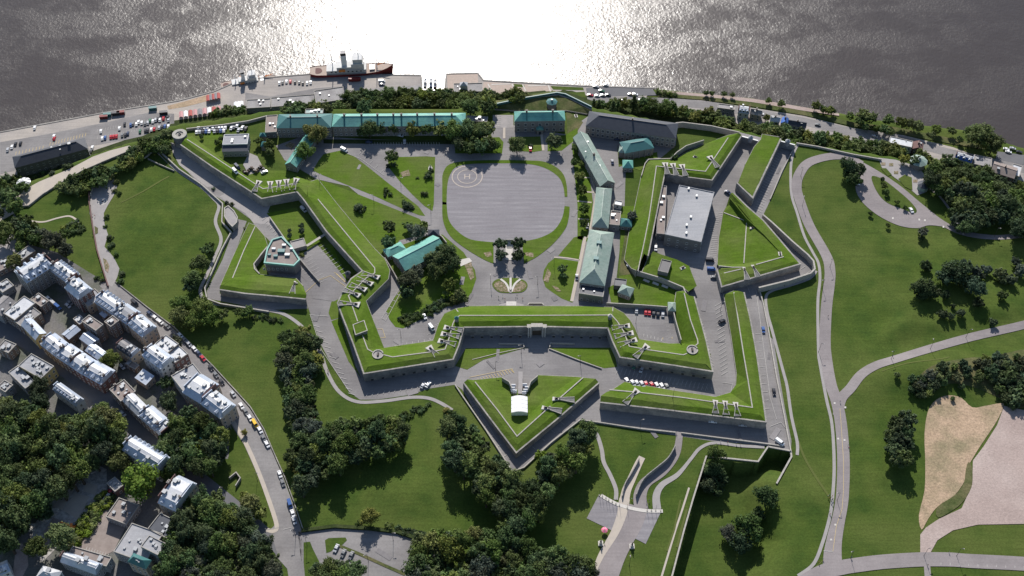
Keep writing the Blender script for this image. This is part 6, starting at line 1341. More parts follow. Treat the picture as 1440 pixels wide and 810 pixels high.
def shore(rows, label, group, **k): 
    for q in rows: tree(q[0], q[1], q[2], label, q[3] if len(q) > 3 else Mi, group=group, at=LO, **k)
shore([(993,130,3.5),(1001,131,3.5),(1018,132,3.5),(1030,133,3.5),(1081,141,4),(1099,145,5),(1148,148,6),(1158,153,5),(1166,155,6),(1172,156,4),(1195,163,5),(1213,162,8),(1226,165,8),(1209,170,6),(1250,168,7),(1269,172,8),(1282,174,7),(1292,177,7),(1318,182,6),(1339,184,5),(1350,197,4),(1310,190,5)], 'tree of the scattered line between boulevard and river', 'riverside trees')
shore([(1382,190,15),(1371,186,11),(1398,202,12),(1388,203,10)], 'dark tree in the big riverside clump at the right', 'big riverside clump')
many([(1078,165,5),(1090,172,5),(1155,190,6),(1175,195,6)], 'green tree at the upper edge of the cliff belt near the cottages', 'trees near the cottages', O)
shore([(1243,182,6),(1252,185,6),(1232,180,5),(1217,178,5)], 'tree on the near verge of the boulevard', 'trees on the near verge')
shore([(927,128,5),(935,130,5),(942,131,5),(949,132,4)], 'low riverside bush beside the landing yard', 'bushes beside the landing yard', kind='shrub')
shore([(305,160,6),(312,158,7),(322,156,8),(330,157,7),(340,154,6),(298,162,5)], 'tree between the striped stalls and the quay sheds', 'trees by the striped stalls')
many([(311,195,4),(305,200,4),(283,192,3)], 'small dark tree on the lawn beside the white flat-roofed block', 'small trees beside the white block', D)
many([(164,256,5),(168,272,4),(161,268,4),(150,305,4),(148,318,3),(155,333,5),(156,345,5),(163,357,4),(171,385,5),(169,395,5)], 'bush along the right edge of the promenade plaza', 'bushes along the plaza', D, kind='shrub')
many([(112,325,4),(118,322,3),(108,325,3),(136,390,4),(144,394,4)], 'dark bush on the lawn left of the promenade wall', 'bushes left of the promenade wall', De, kind='shrub')
many([(345,320,3),(425,358,4)], 'small shrub at the corner of a parking bay near the redoubt', 'shrubs near the redoubt', Mi, kind='shrub')
many([(300,235+30,3),(318,284,3),(323,288,4),(327,286,3)], 'scrubby bush on the ditch floor below the diagonal rampart', 'bushes in the diagonal ditch', Gy, kind='shrub')

many([(1262,527,4),(1284,533,6),(1296,541,6,Gy),(1282,548,5),(1352,543,4),(1340,560,3),(1310,548,5),(1376,532,6),(1396,520,8),(1412,512,7)], 'separate small tree on the grass below the scrub bank', 'separate trees below the scrub bank', D, hk=1.0)
# the trees that show largest stand one by one; the smallest ones of the far belts are one mass
tr = sorted([q for q in SPEC if q[1] == 'broad'], key=lambda q: -q[0]); shr = sorted([q for q in SPEC if q[1] == 'shrub'], key=lambda q: -q[0])
for q in tr[:288]+shr[:270]: plant(*q[1:])
def mass(rows, name, label):
    protos = [crown_mesh(s+70, 'broad', 14, 20, .34) for s in range(4)]; data = []
    for me in protos: data.append(([v.co.copy() for v in me.vertices], [tuple(p.vertices) for p in me.polygons]))
    vs = []; fs = []; cs = []
    for q in rows:
        _, kind, p, zb, hc, r, fl, col, *_r = q; V, F = trnd.choice(data); k = len(vs); a = trnd.uniform(0,6.28); c, s = math.cos(a), math.sin(a)
        for v in V: vs.append((p.x+(v.x*c-v.y*s)*r, p.y+(v.x*s+v.y*c)*r, zb+hc+v.z*r))
        fs += [tuple(i+k for i in f) for f in F]; cs += [col]*len(V)
    me = me_from(name, vs, fs, 'foliage_mass'); at = me.color_attributes.new('tint', 'FLOAT_COLOR', 'POINT')
    at.data.foreach_set('color', [x for c in cs for x in c]); o = link(name, me); o['kind'] = 'stuff'; return o
print('TREES', len(tr), 'SHRUBS', len(shr), 'limit r', tr[288][0] if len(tr) > 288 else None)
if tr[288:]+shr[270:]: mass(tr[288:]+shr[270:], 'tree_belt', '')
# ================================================================ VEHICLES, PEOPLE, SHIPS, SMALL THINGS
def car_meshes(kind):
    L, Wd = {'car': (4.6,1.85), 'van': (5.4,2.0), 'suv': (4.8,1.95)}[kind]; h1 = .95 if kind != 'van' else 1.1; h2 = {'car':1.45,'van':2.2,'suv':1.75}[kind]
    def body():
        if kind == 'van': prof = [(-L/2,.35),(-L/2,2.05),(-L/2+.15,h2),(L/2-1.5,h2),(L/2-1.2,h2-.1),(L/2-.7,1.25),(L/2-.1,1.0),(L/2,.7),(L/2,.35)]
        else: prof = [(-L/2,.35),(-L/2,.8),(-L/2+.1,h1),(-L/2+.6,h1+.05),(-L/2+1.1,h2-.05),(-L/2+1.5,h2),(.35,h2),(.6,h2-.05),(1.25,h1+.02),(L/2-.3,h1-.12),(L/2,.65),(L/2,.35)]
        vs = []; fs = []; n = len(prof)
        for s, k in ((-1,1),(1,1)):
            for x, z in prof:
                y = Wd/2*(.82 if z > h1+.1 else 1.0); vs.append((x, s*y, z))
        for i in range(n): j = (i+1) % n; fs.append((i, j, n+j, n+i))
        fs += [tuple(range(n))[::-1], tuple(range(n,2*n))]
        return vs, fs
    v, f = body(); bmh = MB(); bmh.add(v, [tuple(reversed(q)) for q in f])
    bodyme = bmh.mesh('body', 'car_paint')
    g = MB()
    if kind == 'van': g.add([(L/2-1.23,-.8,h2-.05),(L/2-1.23,.8,h2-.05),(L/2-.66,.9,1.3),(L/2-.66,-.9,1.3)], [(0,1,2,3)])
    else:
        g.add([(.62,-.72,h2-.03),(.62,.72,h2-.03),(1.29,.84,h1+.06),(1.29,-.84,h1+.06)], [(0,3,2,1)])
        g.add([(-L/2+1.08,-.7,h2-.02),(-L/2+1.08,.7,h2-.02),(-L/2+.57,.82,h1+.09),(-L/2+.57,-.82,h1+.09)], [(0,1,2,3)])
    for s in (-1,1):
        y = s*(Wd/2*.82+.02); x0, x1 = (-L/2+1.2, .55) if kind != 'van' else (L/2-2.3, L/2-1.3)
        g.add([(x0,y,h1+.12),(x1+.35,y,h1+.12),(x1-.05,y,h2-.12),(x0+.25,y,h2-.12)], [(0,1,2,3) if s < 0 else (3,2,1,0)])
    gm = g.mesh('window_glass', 'glass')
    w = MB(); k = Matrix.Rotation(R(90),4,'X'); w.cyl(0,0,-.11,.11,.33,n=12,mi=0,M4=k); w.cyl(0,0,-.12,.12,.2,n=10,mi=1,M4=k); wm2 = w.mesh('wheel', ['rubber','metal_grey'])
    hl = MB(); hl.box(-.05,-.18,-.08,.05,.18,.08); hm = hl.mesh('headlight', 'white_paint')
    allm = MB(); allm.add([tuple(q.co) for q in bodyme.vertices], [tuple(p.vertices) for p in bodyme.polygons], 0); allm.add([tuple(q.co) for q in gm.vertices], [tuple(p.vertices) for p in gm.polygons], 1)
    for x in (-L*.3, L*.3):
        for s in (-1,1): allm.add([(q.co.x+x, q.co.y+s*(Wd/2-.1), q.co.z+.33) for q in wm2.vertices], [tuple(p.vertices) for p in wm2.polygons], 2)
    return dict(body=bodyme, glass=gm, wheel=wm2, lamp=hm, all=allm.mesh('parked_car', ['car_paint','glass','rubber']), L=L, W=Wd)
CARS = {k: car_meshes(k) for k in ('car','van','suv')}
PAINT = {'white':(.75,.75,.75),'silver':(.42,.43,.45),'grey':(.16,.165,.17),'black':(.025,.025,.03),'blue':(.04,.10,.28),'red':(.42,.02,.03),'dark blue':(.03,.045,.09),'green':(.04,.14,.08),'yellow':(.75,.45,.03),'beige':(.4,.33,.24),'orange':(.65,.2,.03)}
def car(x, y, ang_px, colour, where, kind='car', z=None, group='parked cars', full=None, name=None):
    """ang_px: direction of the car on the photo as (dx, dy)"""
    g = spot(x, y) if z is None else W(x, y, z+.4); a0 = (W(x, y, g.z) if z is None else W(x, y, z)); b0 = W(x+ang_px[0], y+ang_px[1], a0.z); a = math.atan2(b0.y-a0.y, b0.x-a0.x)
    zz = g.z+.3 if z is None else z+.13
    cs = CARS[kind]; col = (*PAINT[colour], 1); full = (z is None and y > 330) if full is None else full
    nm = name or ('parked_van' if kind == 'van' else 'parked_car'); lab = f'{colour} {"van" if kind == "van" else "car"} {where}'
    if not full:
        o = link(nm, cs['all']); o.location = (g.x, g.y, zz); o.rotation_euler = (0,0,a); o.color = col; return tag(o, lab, 'van' if kind == 'van' else 'car', group)
    t = thing(nm, lab, 'van' if kind == 'van' else 'car', (g.x, g.y, zz), a, group)
    o = link('body', cs['body'], t); o.color = col; link('window_glass', cs['glass'], t)
    for sx in (-.3,.3):
        for s in (-1,1): w = link('wheel', cs['wheel'], t); w.location = (cs['L']*sx, s*(cs['W']/2-.1), .33)
    for s in (-1,1): w = link('headlight', cs['lamp'], t); w.location = (cs['L']/2-.02, s*(cs['W']/2-.35), .68)
    return t
def row(cars, d, where, **k):
    """cars: (x, y, colour[, kind]) in order; the label counts from the first"""
    n = len(cars)
    for i, q in enumerate(cars): car(q[0], q[1], d, q[2], f'{OL[i] if i < 20 else "next"} {where}', q[3] if len(q) > 3 else 'car', **k)
w_, s_, g_, b_, bl, rd, db, gr = 'white','silver','grey','black','blue','red','dark blue','green'
row([(190,427,b_,'van'),(211,442,db),(219,448,w_),(226,454,w_),(235,460,g_)], (6,5), 'from the top in the upper line along the sloping street', group='cars on the sloping street')
row([(254,473,w_),(260,479,g_),(266,485,s_),(274,492,w_),(280,498,db),(286,505,rd)], (6,7), 'from the top in the middle line along the sloping street', group='cars on the sloping street')
row([(297,518,b_),(304,528,g_),(312,538,b_),(328,555,s_)], (5,7), 'from the top in the spaced line along the sloping street', group='cars on the sloping street')
row([(340,572,w_),(346,580,g_),(352,589,w_),(359,597,'yellow','van'),(366,606,w_),(371,617,g_),(376,626,w_)], (4,7), 'from the top in the lower line along the sloping street', group='cars on the sloping street')
row([(394,668,w_),(398,680,g_),(408,710,bl,'van'),(412,723,w_),(414,733,s_)], (2,6), 'from the top beside the bottom junction', group='cars on the sloping street')
row([(473,772,s_),(483,779,g_),(494,782,g_)], (-3,6), 'from the left on the bottom car park by the hedge strip', group='cars on the bottom car park')
row([(582,769,w_),(588,771,s_),(576,796,g_),(582,797,'beige')], (-2,6), 'from the top left at the right end of the bottom car park', group='cars on the bottom car park')
row([(354,727,w_),(348,736,g_)], (4,5), 'from the top under the corner trees', group='cars by the corner lawn')
row([(148,711,w_),(151,704,w_),(154,698,s_),(157,693,rd)], (6,3), 'from the bottom in the little car park by the demolished lot', group='cars by the demolished lot')
row([(69,421,w_),(72,425,s_),(76,428,s_,'van'),(82,433,bl,'van'),(99,427,g_),(96,431,s_)], (6,5), 'from the top in the courtyard of the big apartment block', group='courtyard cars')
row([(172,517,s_),(178,515,g_)], (5,5), 'from the left in the courtyard under the full tree', group='courtyard cars')
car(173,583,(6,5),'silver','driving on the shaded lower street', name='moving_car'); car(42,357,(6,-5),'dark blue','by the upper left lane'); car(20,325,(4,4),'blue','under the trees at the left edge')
car(607,462,(3,4),'white','parked at the corner of the bastion yard','van'); car(597,446,(2,4),'white','beside the bank hedge in the bastion yard')
car(602,542,(3,-4),'white','right of the pair in the shaded front ditch'); car(595,543,(3,-4),'silver','left of the pair in the shaded front ditch')
car(902,521,(-2,5),'silver','in the shaded parking below the right bastion'); car(892,516,(-2,5),'green','in the dark left end of the parking below the right bastion','suv')
row([(882,537,w_),(890,540,s_),(896,540.5,s_),(903,541.5,s_),(909,542,rd),(917,543,rd),(924,543.5,w_),(931,544.5,w_),(938,545,g_)], (2,3.5), 'from the left along the inner edge of the narrow outwork', group='cars by the narrow outwork')
row([(895,438,s_),(908,440,rd),(913,440.5,rd),(919,442,b_,'suv'),(925,443,b_,'suv'),(932,443,s_)], (.3,-5), 'from the left in the small walled car park', group='cars in the walled car park')
car(1015,453,(7,-3),'black','alone in the slanted bays of the right ditch','suv'); car(998,367,(8,.4),'black','first of the two big vans beside the triangular ravelin','van'); car(1000,380,(8,.4),'blue','second of the two big vans beside the triangular ravelin','van'); car(1004,391,(8,.4),'grey','below the blue van beside the triangular ravelin')
car(1073,465,(1,6),'blue','in the right ditch road bay'); car(1088,552,(1,6),'black','lower down the right ditch road'); car(1096,623,(4,3),'white','at the lower right corner of the ditch road','van')
car(1002,594,(6,.5),'white','in the shade below the narrow outwork, left'); car(1044,599,(6,.5),'silver','in the shade below the narrow outwork, right'); 
car(1023,272,(6,3),'dark blue','at the fork above the triangular ravelin','suv'); car(1207,257,(0,7),'white','long and parked by the loop road trees','van'); car(1281,297,(3,5),'white','beside the tip of the car park island')
car(484,212,(6,3),'white','alone on the diagonal road below the barracks','van'); car(569,200,(0,-4),'silver','in the shaded bays before the long barracks'); car(563,192,(5,1),'silver','tucked under the barracks trees'); car(519,201,(5,0),'dark blue','in the shade before the long barracks')
car(861,229,(1,6),'dark blue','beside the upper pale green store'); car(936,204,(6,1),'silver','in the shade of the slate barracks'); car(868,197,(5,0),'dark blue','before the slate barracks door'); car(372,243,(5,-2),'white','on the lawn edge near the left embrasures')
car(811,391,(0,5),'dark blue','beside the garden walk left of the widest store'); car(826,319,(0,5),'silver','under the small garden trees'); car(922,350,(0,5),'white','at the lower left corner of the grey hall')
car(331,262-20,(4,4),'white','near the rampart below the white block','van'); car(334,236,(3,3),'dark blue','beside the machinery yard','van'); car(746,211,(0,4),'red','between the trees before the residence')
car(427,366-70,(3,3),'silver','at the foot of the left rampart','van')
# gathering of vehicles in the upper left yard
rr = random.Random(5)
cols = [w_,w_,s_,g_,b_,w_,bl,w_]
for i in range(18):
    x = 277+i*2.2+(i//9)*3; car(x, 182+(.5 if i % 2 else 4.5)-i*.12, (.5,-5), cols[i % 8], f'{OL[i]} from the left in the crowded yard behind the seaward parapet', group='cars in the upper left yard')
row([(326,181,w_),(330,180,g_),(336,184,s_),(341,181,w_),(346,182,b_),(334,178,w_)], (2,-4), 'from the left near the end of the crowded yard', group='cars in the upper left yard')
# riverside car park
low_rows = [([(142,185,w_),(144,195,w_),(148,194,bl)],'left'),([(156,193,rd),(160,192.5,rd),(164,192,rd)],'middle left'),([(172,190.5,g_),(176.5,190,b_),(180,188,db),(168,181,w_),(175.5,175,b_)],'middle'),([(184,176,bl),(187,174.5,g_),(192,175,w_),(195,172,w_),(199.5,173,w_),(204,174.5,g_)],'centre'),([(197,185,gr),(204.5,184,b_),(208,183.5,b_),(213,182.5,w_),(217,182,rd),(224,180,s_),(228,179,b_),(232,178,bl),(237,178,w_)],'lower right'),([(208,173,s_),(211,170,gr),(215,171,w_),(219,169,s_),(222,168,b_),(225,169,w_),(230,167,rd),(236,165,b_),(237,169,s_)],'upper right')]
for rws, nm in low_rows:
    row(rws, (.4,-5), f'in the {nm} rows of the riverside car park', z=LOW, group='cars on the riverside car park')
row([(22,203,b_),(29,202,b_),(17,207,w_),(11,211,s_),(76,192,w_),(76.5,195,rd),(130,208,w_),(128,212,g_),(49,180,w_)], (1,-4), 'around the dark hipped warehouse', z=LOW, group='cars around the warehouse')
row([(393,117,w_),(397.5,116,g_),(403,115,w_),(408.5,115,rd),(415,115.5,b_),(421,116,g_),(426,117,b_),(432,117,w_),(437,116,w_)], (.3,-5), 'from the left on the quay behind the ships', z=LOW, group='cars on the quay')
row([(504,133,w_,'van'),(502,136,g_),(510,134,w_),(537,115,w_,'van'),(537,119,db)], (4,0), 'near the end of the wharf', z=LOW, group='vehicles on the wharf')
row([(876,142,db),(902,141,w_),(917,142,rd),(846,128,gr),(838,122,s_),(852,120,s_),(830,134,rd),(840,135,w_),(848,134.5,g_),(855,134,b_),(887,133,'beige'),(893,133,w_)], (6,1), 'around the landing yard by the river', z=LOW, group='cars around the landing yard')
row([(1230,161+31,s_),(1289,206,w_),(1150,176,g_),(1070,160,w_),(1415,210,w_),(1424,209,s_),(1418,214,w_),(1433,214,b_)], (6,1.5), 'along the boulevard under the cliff', z=LOW, group='cars along the boulevard')
# ---- people
def person_mesh(pose):
    me = bpy.data.meshes.new('body'); v = [(0,0,.95),(0,0,1.2),(0,0,1.42),(0,0,1.52),(0,.01,1.66),(0,.0,1.76)]
    st = .22 if pose else .06
    v += [(-.10,0,.9),(-.12,st*.6,.5),(-.12,st*.3,.08),(-.12,st*.3+.14,.03),(.10,0,.9),(.12,-st*.6+.05,.5),(.12,-st,.08),(.12,-st+.14,.03)]
    v += [(-.19,0,1.40),(-.25,-.08,1.13),(-.24,.04,.88),(.19,0,1.40),(.25,.06,1.13),(.24,.16,.90)]
    e = [(0,1),(1,2),(2,3),(3,4),(4,5),(0,6),(6,7),(7,8),(8,9),(0,10),(10,11),(11,12),(12,13),(2,14),(14,15),(15,16),(2,17),(17,18),(18,19)]
    me.from_pydata(v, e, []); o = bpy.data.objects.new('tmp', me); C.objects.link(o)
    m = o.modifiers.new('s', 'SKIN'); rad = [.15,.15,.14,.06,.105,.07]+[.10,.07,.045,.04]*2+[.07,.05,.04]*2
    for i, r in enumerate(rad): me.skin_vertices[0].data[i].radius = (r, r*.8)
    me.skin_vertices[0].data[0].use_root = True
    o.modifiers.new('d', 'SUBSURF').levels = 1
    dg = bpy.context.evaluated_depsgraph_get(); out = bpy.data.meshes.new_from_object(o.evaluated_get(dg)); bpy.data.objects.remove(o)
    out.name = 'person'; out.materials.clear()
    for k in ('cloth','skin','hair','metal_dark'): out.materials.append(M(k))
    for p in out.polygons:
        c = p.center; p.material_index = 0 if .95 < c.z < 1.46 else (3 if c.z <= .95 and abs(c.x) < .2 else 1)
        if c.z > 1.68 or (c.z > 1.58 and c.y < -.02): p.material_index = 2
        p.use_smooth = True
    return out
PER = [person_mesh(0), person_mesh(1)]
def people(pts, where, group, face=0):
    cl = [('white',(.7,.7,.7)),('red',(.5,.03,.03)),('blue',(.05,.12,.4)),('black',(.03,.03,.03)),('grey',(.25,.25,.25)),('green',(.05,.2,.08)),('orange',(.6,.2,.04)),('pale blue',(.3,.45,.6)),('yellow',(.6,.5,.1)),('purple',(.2,.06,.25))]
    for i, (x, y) in enumerate(pts):
        g = spot(x, y+1); n, c = cl[i % 10]; o = link('person', PER[i % 2]); o.location = (g.x, g.y, g.z+.3); o.rotation_euler = (0,0,face+rr.uniform(-.8,.8)); o.color = (*c, 1)
        tag(o, f'{OL[i]} person {where}, {n} top', 'person', group)
people([(1164,698),(1165.5,701),(1166.5,696),(1168,700),(1168,705),(1169.5,703),(1170,698),(1170,708),(1171,702)], 'from the top in the tight group beside the park road', 'people on the path')
people([(1166,720),(1167.5,723)], 'straggling behind the group on the path', 'people on the path')
people([(1192,626),(1194,630),(1181,565),(1164,445)], 'walking along the park road', 'walkers on the park road')
people([(1157,786),(1151,791),(1197,784),(1304,795),(1334,776)], 'near the bottom road junction', 'people near the bottom junction')
people([(461,521),(462,523),(1255,501),(1103,403)], 'walking alone on the footpaths', 'walkers on the footpaths')
people([(707,416),(710,421),(716,386),(727,416),(725,420),(701,418),(735,420),(703,424)], 'by the ornamental bed at the gate yard', 'people in the gate yard')
people([(131,302),(134,304),(143,384),(128,290),(150,402),(131,330)], 'strolling along the promenade plaza', 'strollers on the plaza')
people([(888,702),(890,704),(909,706),(911,709),(913,704),(850,763)], 'at the museum entrance terrace', 'people at the museum entrance')
people([(1013,621),(1023,622),(1035,624),(1041,625)], 'on the curved path below the parapet', 'people on the curved path')
# ---- lamp posts
def lamp_meshes():
    a = MB(); a.cyl(0,0,0,8,.11,.07,8); a.cyl(0,0,0,.5,.2,.16,8); b = MB(); b.box(-.06,-.1,7.9,1.4,.1,8.05); c = MB(); c.box(.8,-.22,7.78,1.7,.22,7.95); return a.mesh('pole','metal_dark'), b.mesh('arm','metal_dark'), c.mesh('lamp_head','white_stone')
LM = lamp_meshes()
for x, y, lb in [(564,262,'beside the diagonal road on the fort lawn'),(450,258,'at the start of the lower diagonal path'),(526,286,'along the lower diagonal path'),(697,520,'left of the gate forecourt'),(816,512,'right of the gate forecourt'),(733,497,'nearest the gate'),(564,475,'in the bastion yard'),(606,300,'at the left of the parade ring road'),(1126,248,'inside the bend of the loop road'),(1128,290,'on the loop road below the bend'),(1167,376,'at the bend of the park road'),(1253,505,'on the branch road bend'),(1308,491,'on the branch road'),(1358,475,'further along the branch road'),(1344,326,'on the upper right road'),(1398,333,'near the right edge of the upper road'),(1177,704,'beside the park road group'),(1196,785,'at the bottom junction'),(1345,782,'on the bottom road at right'),(1299,782,'at the small side road'),(1156,405,'below the hairpin corner'),(317,696,'beside the corner lawn'),(416,755,'at the bottom junction island'),(432,767,'on the narrow island'),(553,760,'in the bottom car park'),(518,790,'in the hedge strip'),(362,676,'on the corner lawn'),(885,795,'beside the museum road'),(900,602,'above the museum lawn'),(946,560,'on the narrow outwork'),(1151,495,'on the cycle path'),(690,400,'left of the ornamental bed'),(756,400,'right of the ornamental bed'),(779,375,'on the right garden lawn'),(1013,437,'at the right ditch entrance'),(894,455,'in the walled car park')]:
    g = spot(x, y); t = thing('street_lamp', f'dark street lamp standing {lb}', 'street lamp', (g.x, g.y, g.z), R(rr.choice([0,90,180,200,20])), 'street lamps')
    for nm, me in zip(('pole','arm','lamp_head'), LM): link(nm, me, t)
# ---- ships
def hull(name, L, Wd, h, r, m, deck, sheer=1.5):
    st = [(-.5,.70,.3),(-.42,.95,.15),(-.2,1,0),(.15,1,0),(.32,.85,.25),(.42,.5,.6),(.5,.03,1)]
    vs = []; fs = []; n = len(st)
    for t, k, s in st: y = Wd/2*k; z = h+sheer*s; vs += [(t*L*.96, -y*.75, -1.5),(t*L,-y,z),(t*L,y,z),(t*L*.96,y*.75,-1.5)]
    for i in range(n-1):
        a = 4*i; b = a+4; fs += [(a,b,b+1,a+1),(a+2,b+2,b+3,a+3)]
    fs += [(0,1,2,3)]; link(name, me_from(name, vs, fs, m), r)
    dv = []; 
    for i in range(n): dv += [(vs[4*i+1][0], vs[4*i+1][1]*.98, vs[4*i+1][2]-.4), (vs[4*i+2][0], vs[4*i+2][1]*.98, vs[4*i+2][2]-.4)]
    link('deck', me_from('deck', dv, [(2*i, 2*i+2, 2*i+3, 2*i+1) for i in range(n-1)], deck), r)
def ship(label, p0, p1, Wd, big):
    a, b = W(*p0, LOW-1), W(*p1, LOW-1); c = (a+b)/2; d = b-a; L = d.length
    r = thing('ship', label, 'ship', (c.x, c.y, LOW-2.6), math.atan2(d.y, d.x)); h = 5 if big else 3
    hull('hull', L, Wd, h, r, 'red_paint', 'wood_deck', 3 if big else 2)
    S0 = L/80; r.scale = (1,1,1) if big else (1,1,.62)
    mb = MB(); mb.box(-24*S0,-Wd*.36,h-.4,14*S0,Wd*.36,h+2.8); mb.box(-14*S0,-Wd*.33,h+2.8,12*S0,Wd*.33,h+5.4); mb.box(0,-Wd*.42,h+5.4,12*S0,Wd*.42,h+9); mb.box(2*S0,-Wd*.34,h+9,11*S0,Wd*.34,h+12.5); sup = mb.obj('superstructure', 'wall_white', r)
    mb = MB()
    for i in range(8): x = (-20+i*4)*S0; mb.box(x,-Wd*.36-.06,h+1,x+1.6*S0,-Wd*.36,h+2)
    mb.box(11.2*S0,-Wd*.28,h+8.8,11.2*S0+.1,Wd*.28,h+9.9); mb.box(12.02*S0,-Wd*.36,h+6.3,12.1*S0,Wd*.36,h+7.6); mb.obj('window_band', 'glass', sup)
    mb = MB(); mb.prism([(-9*S0,-2.2),(-4*S0,-1.8),(-4*S0,1.8),(-9*S0,2.2)], h+5.3, h+17); mb.obj('funnel', 'white_paint', r); mb = MB(); mb.prism([(-9*S0-.05,-2.25),(-4*S0+.05,-1.85),(-4*S0+.05,1.85),(-9*S0-.05,2.25)], h+15.0, h+17.4); mb.obj('funnel_cap', 'metal_dark', r.children[-1])
    for x, t in ((7.5*S0, 22),(-18*S0, 16),(24*S0, 14)):
        mb = MB(); mb.cyl(x,0,h,h+t*min(1,S0+.3),.5,.2,8); mb.box(x-.15,-2.5,h+t*.6*min(1,S0+.3),x+.15,2.5,h+t*.6*min(1,S0+.3)+.3); mb.obj('mast', 'white_paint', r)
    mb = MB(); k = Matrix.Translation((24*S0,0,h+3)) @ Matrix.Rotation(R(72),4,'Y'); mb.cyl(0,0,0,13*S0,.5,.25,6,M4=k); mb.obj('crane_boom', 'orange_paint', r)
    mb = MB(); mb.box(17*S0,-3,h-.4,22*S0,3,h+1.4); mb.obj('cargo_hatch', 'metal_grey', r)
    mb = MB(); mb.cyl(-33*S0,0,h,h+.15,Wd*.28,n=20); mb.obj('landing_deck', 'wall_brick', r)
    for s in (-1,1): mb = MB(); mb.box(-12*S0,s*Wd*.42-.8,h+2.6,-6*S0,s*Wd*.42+.8,h+3.8); mb.obj('lifeboat', 'orange_paint', r)
ship('large red hulled ship with white superstructure moored at the wharf', (437,105), (554,99), 13, True)
ship('smaller red hulled ship moored behind the larger one', (311,121), (388,108), 9, False)
def small_boat(label, x, y, L, m):
    c = W(x, y, LOW-2); r = thing('small_boat', label, 'boat', (c.x, c.y, LOW-2.6), R(90)); hull('hull', L, L*.3, 1.2, r, m, 'wall_white', .8); mb = MB(); mb.box(-L*.15,-L*.1,.9,L*.15,L*.1,2.6); mb.obj('cabin', 'wall_white', r)
for i, (x, y, m) in enumerate([(598,117,'white_paint'),(606,117,'blue_paint'),(612,118,'red_paint')]): small_boat(['white small boat nearest the wharf corner','blue small boat in the middle of the three by the wharf','red small boat rightmost of the three by the wharf'][i], x, y, 9, m)
def tender():
    c = W(499,113,LOW+.5); r = thing('lifeboat', 'red lifeboat lying on the wharf in the shadow of the large ship', 'boat', (c.x, c.y, LOW+1.6)); hull('hull', 10, 3, 1.4, r, 'red_paint', 'red_paint', .5)
tender()
def container(label, x, y, m, a=0, L=6):
    c = W(x, y, LOW+1); r = thing('container', label, 'container', (c.x, c.y, LOW+.1), a); mb = MB(); mb.box(-L/2,-1.25,.1,L/2,1.25,2.6)
    for i in range(int(L/.9)): mb.box(-L/2+.3+i*.9,-1.31,.2,-L/2+.55+i*.9,1.31,2.5)
    mb.obj('shell', m, r); mb = MB(); mb.box(L/2,-1.1,.25,L/2+.08,1.1,2.45); mb.obj('door', 'metal_grey', r)
for i, (x, y, m) in enumerate([(146,165,'red_paint'),(151,162,'copper_dark'),(163,160,'metal_dark'),(170,159,'red_paint'),(215,153,'copper_dark'),(230,159,'metal_dark')]):
    container(f'{["dark red","green","black","second dark red","second green","second black"][i]} container on the riverside quay edge', x, y, m, .15)
def stall(label, x, y, m2):
    c = W(x, y, LOW+1.5); r = thing('market_stall', label, 'stall', (c.x, c.y, LOW+.1), .2, 'striped stalls on the riverfront'); mb = MB()
    for sx in (-1.4,1.4):
        for sy in (-3,3): mb.cyl(sx,sy,0,2.4,.06,n=6)
    mb.obj('pole', 'metal_grey', r); mb = MB(); mb.add([(-1.5,-3.3,2.4),(1.5,-3.3,2.4),(1.5,3.3,2.4),(-1.5,3.3,2.4),(0,-3.3,3.3),(0,3.3,3.3)], [(0,4,5,3),(1,2,5,4),(0,1,4),(2,3,5)]); mb.obj('canopy', m2, r)
mat('pink_canvas', (.5,.27,.27), .8); mat('red_canvas', (.38,.1,.09), .8)
for i in range(9): stall(f'{OL[i]} stall from the left in the row of canvas stalls by the river', 255+i*6.6, 162.5-i*.95, ['pink_canvas','white_paint','red_canvas','pink_canvas','wall_grey'][i % 5])
for i in range(5): stall(f'{OL[i]} red stall from the left close to the river edge', 293+i*3.6, 139.5-i*.8, 'red_canvas' if i % 2 == 0 else 'wall_grey')
for i in range(3): stall(f'{OL[i]} stall from the left beside the quay sheds', 332+i*4, 149-i*.5, 'white_paint')
# ---- small things in the grounds
def stand():
    A = W(713,349,0); B = W(720,349,0); r = thing('review_stand', 'white reviewing stand between the dark conifers at the parade ground edge', 'stand', (A.x, A.y, .3)); w = B.x-A.x
    for i in range(4):
        mb = MB(); mb.box(0,i*1.0,0,w,i*1.0+1.0,.4+.35*i); mb.obj('step', 'white_stone', r)
    mb = MB(); mb.box(-.5,4.2,0,w+.5,4.5,3.2); mb.obj('back_wall', 'white_stone', r)
stand()
def ornament():
    px = catmull([(692,400),(697,394),(706,391.5),(718,391),(730,392),(739,396),(742,402),(738,409),(729,412),(706,412),(697,408)], 3, True)
    drape('ornamental_bed', px, 'fort_grass', .3, flat=True)
    drape('ornamental_bed', catmull([(695,400),(702,396),(710,400),(716,409),(714,411),(703,410),(697,406)], 3, True), 'flowers', .42, flat=True)
    drape('ornamental_bed', catmull([(740,401),(734,396),(726,400),(720,409),(722,411),(732,410),(738,406)], 3, True), 'flowers', .42, flat=True)
    for a in ([(718,391),(718,412)],[(704,393),(712,400),(717,411)],[(732,393),(724,400),(719,411)]): ribbon('bed_path', a, 1.3, 'white_stone', .5)
ornament()
def bandstand(lab, x, y):
    g = W(x, y, 1); r = thing('stage', lab, 'stage', (g.x, g.y, .1)); mb = MB(); mb.box(-3,-1.6,0,3,1.6,1.1); mb.obj('platform', 'white_stone', r); mb = MB()
    for s in (-1,1): mb.prism([(3*s,-1.6),(7.5*s,-1.0),(7.5*s,-.4),(3*s,1.0)][::s], 0, .5)
    mb.obj('ramp', 'path', r)
bandstand('small pale saluting platform against the front curtain below the flower beds', 719, 427)
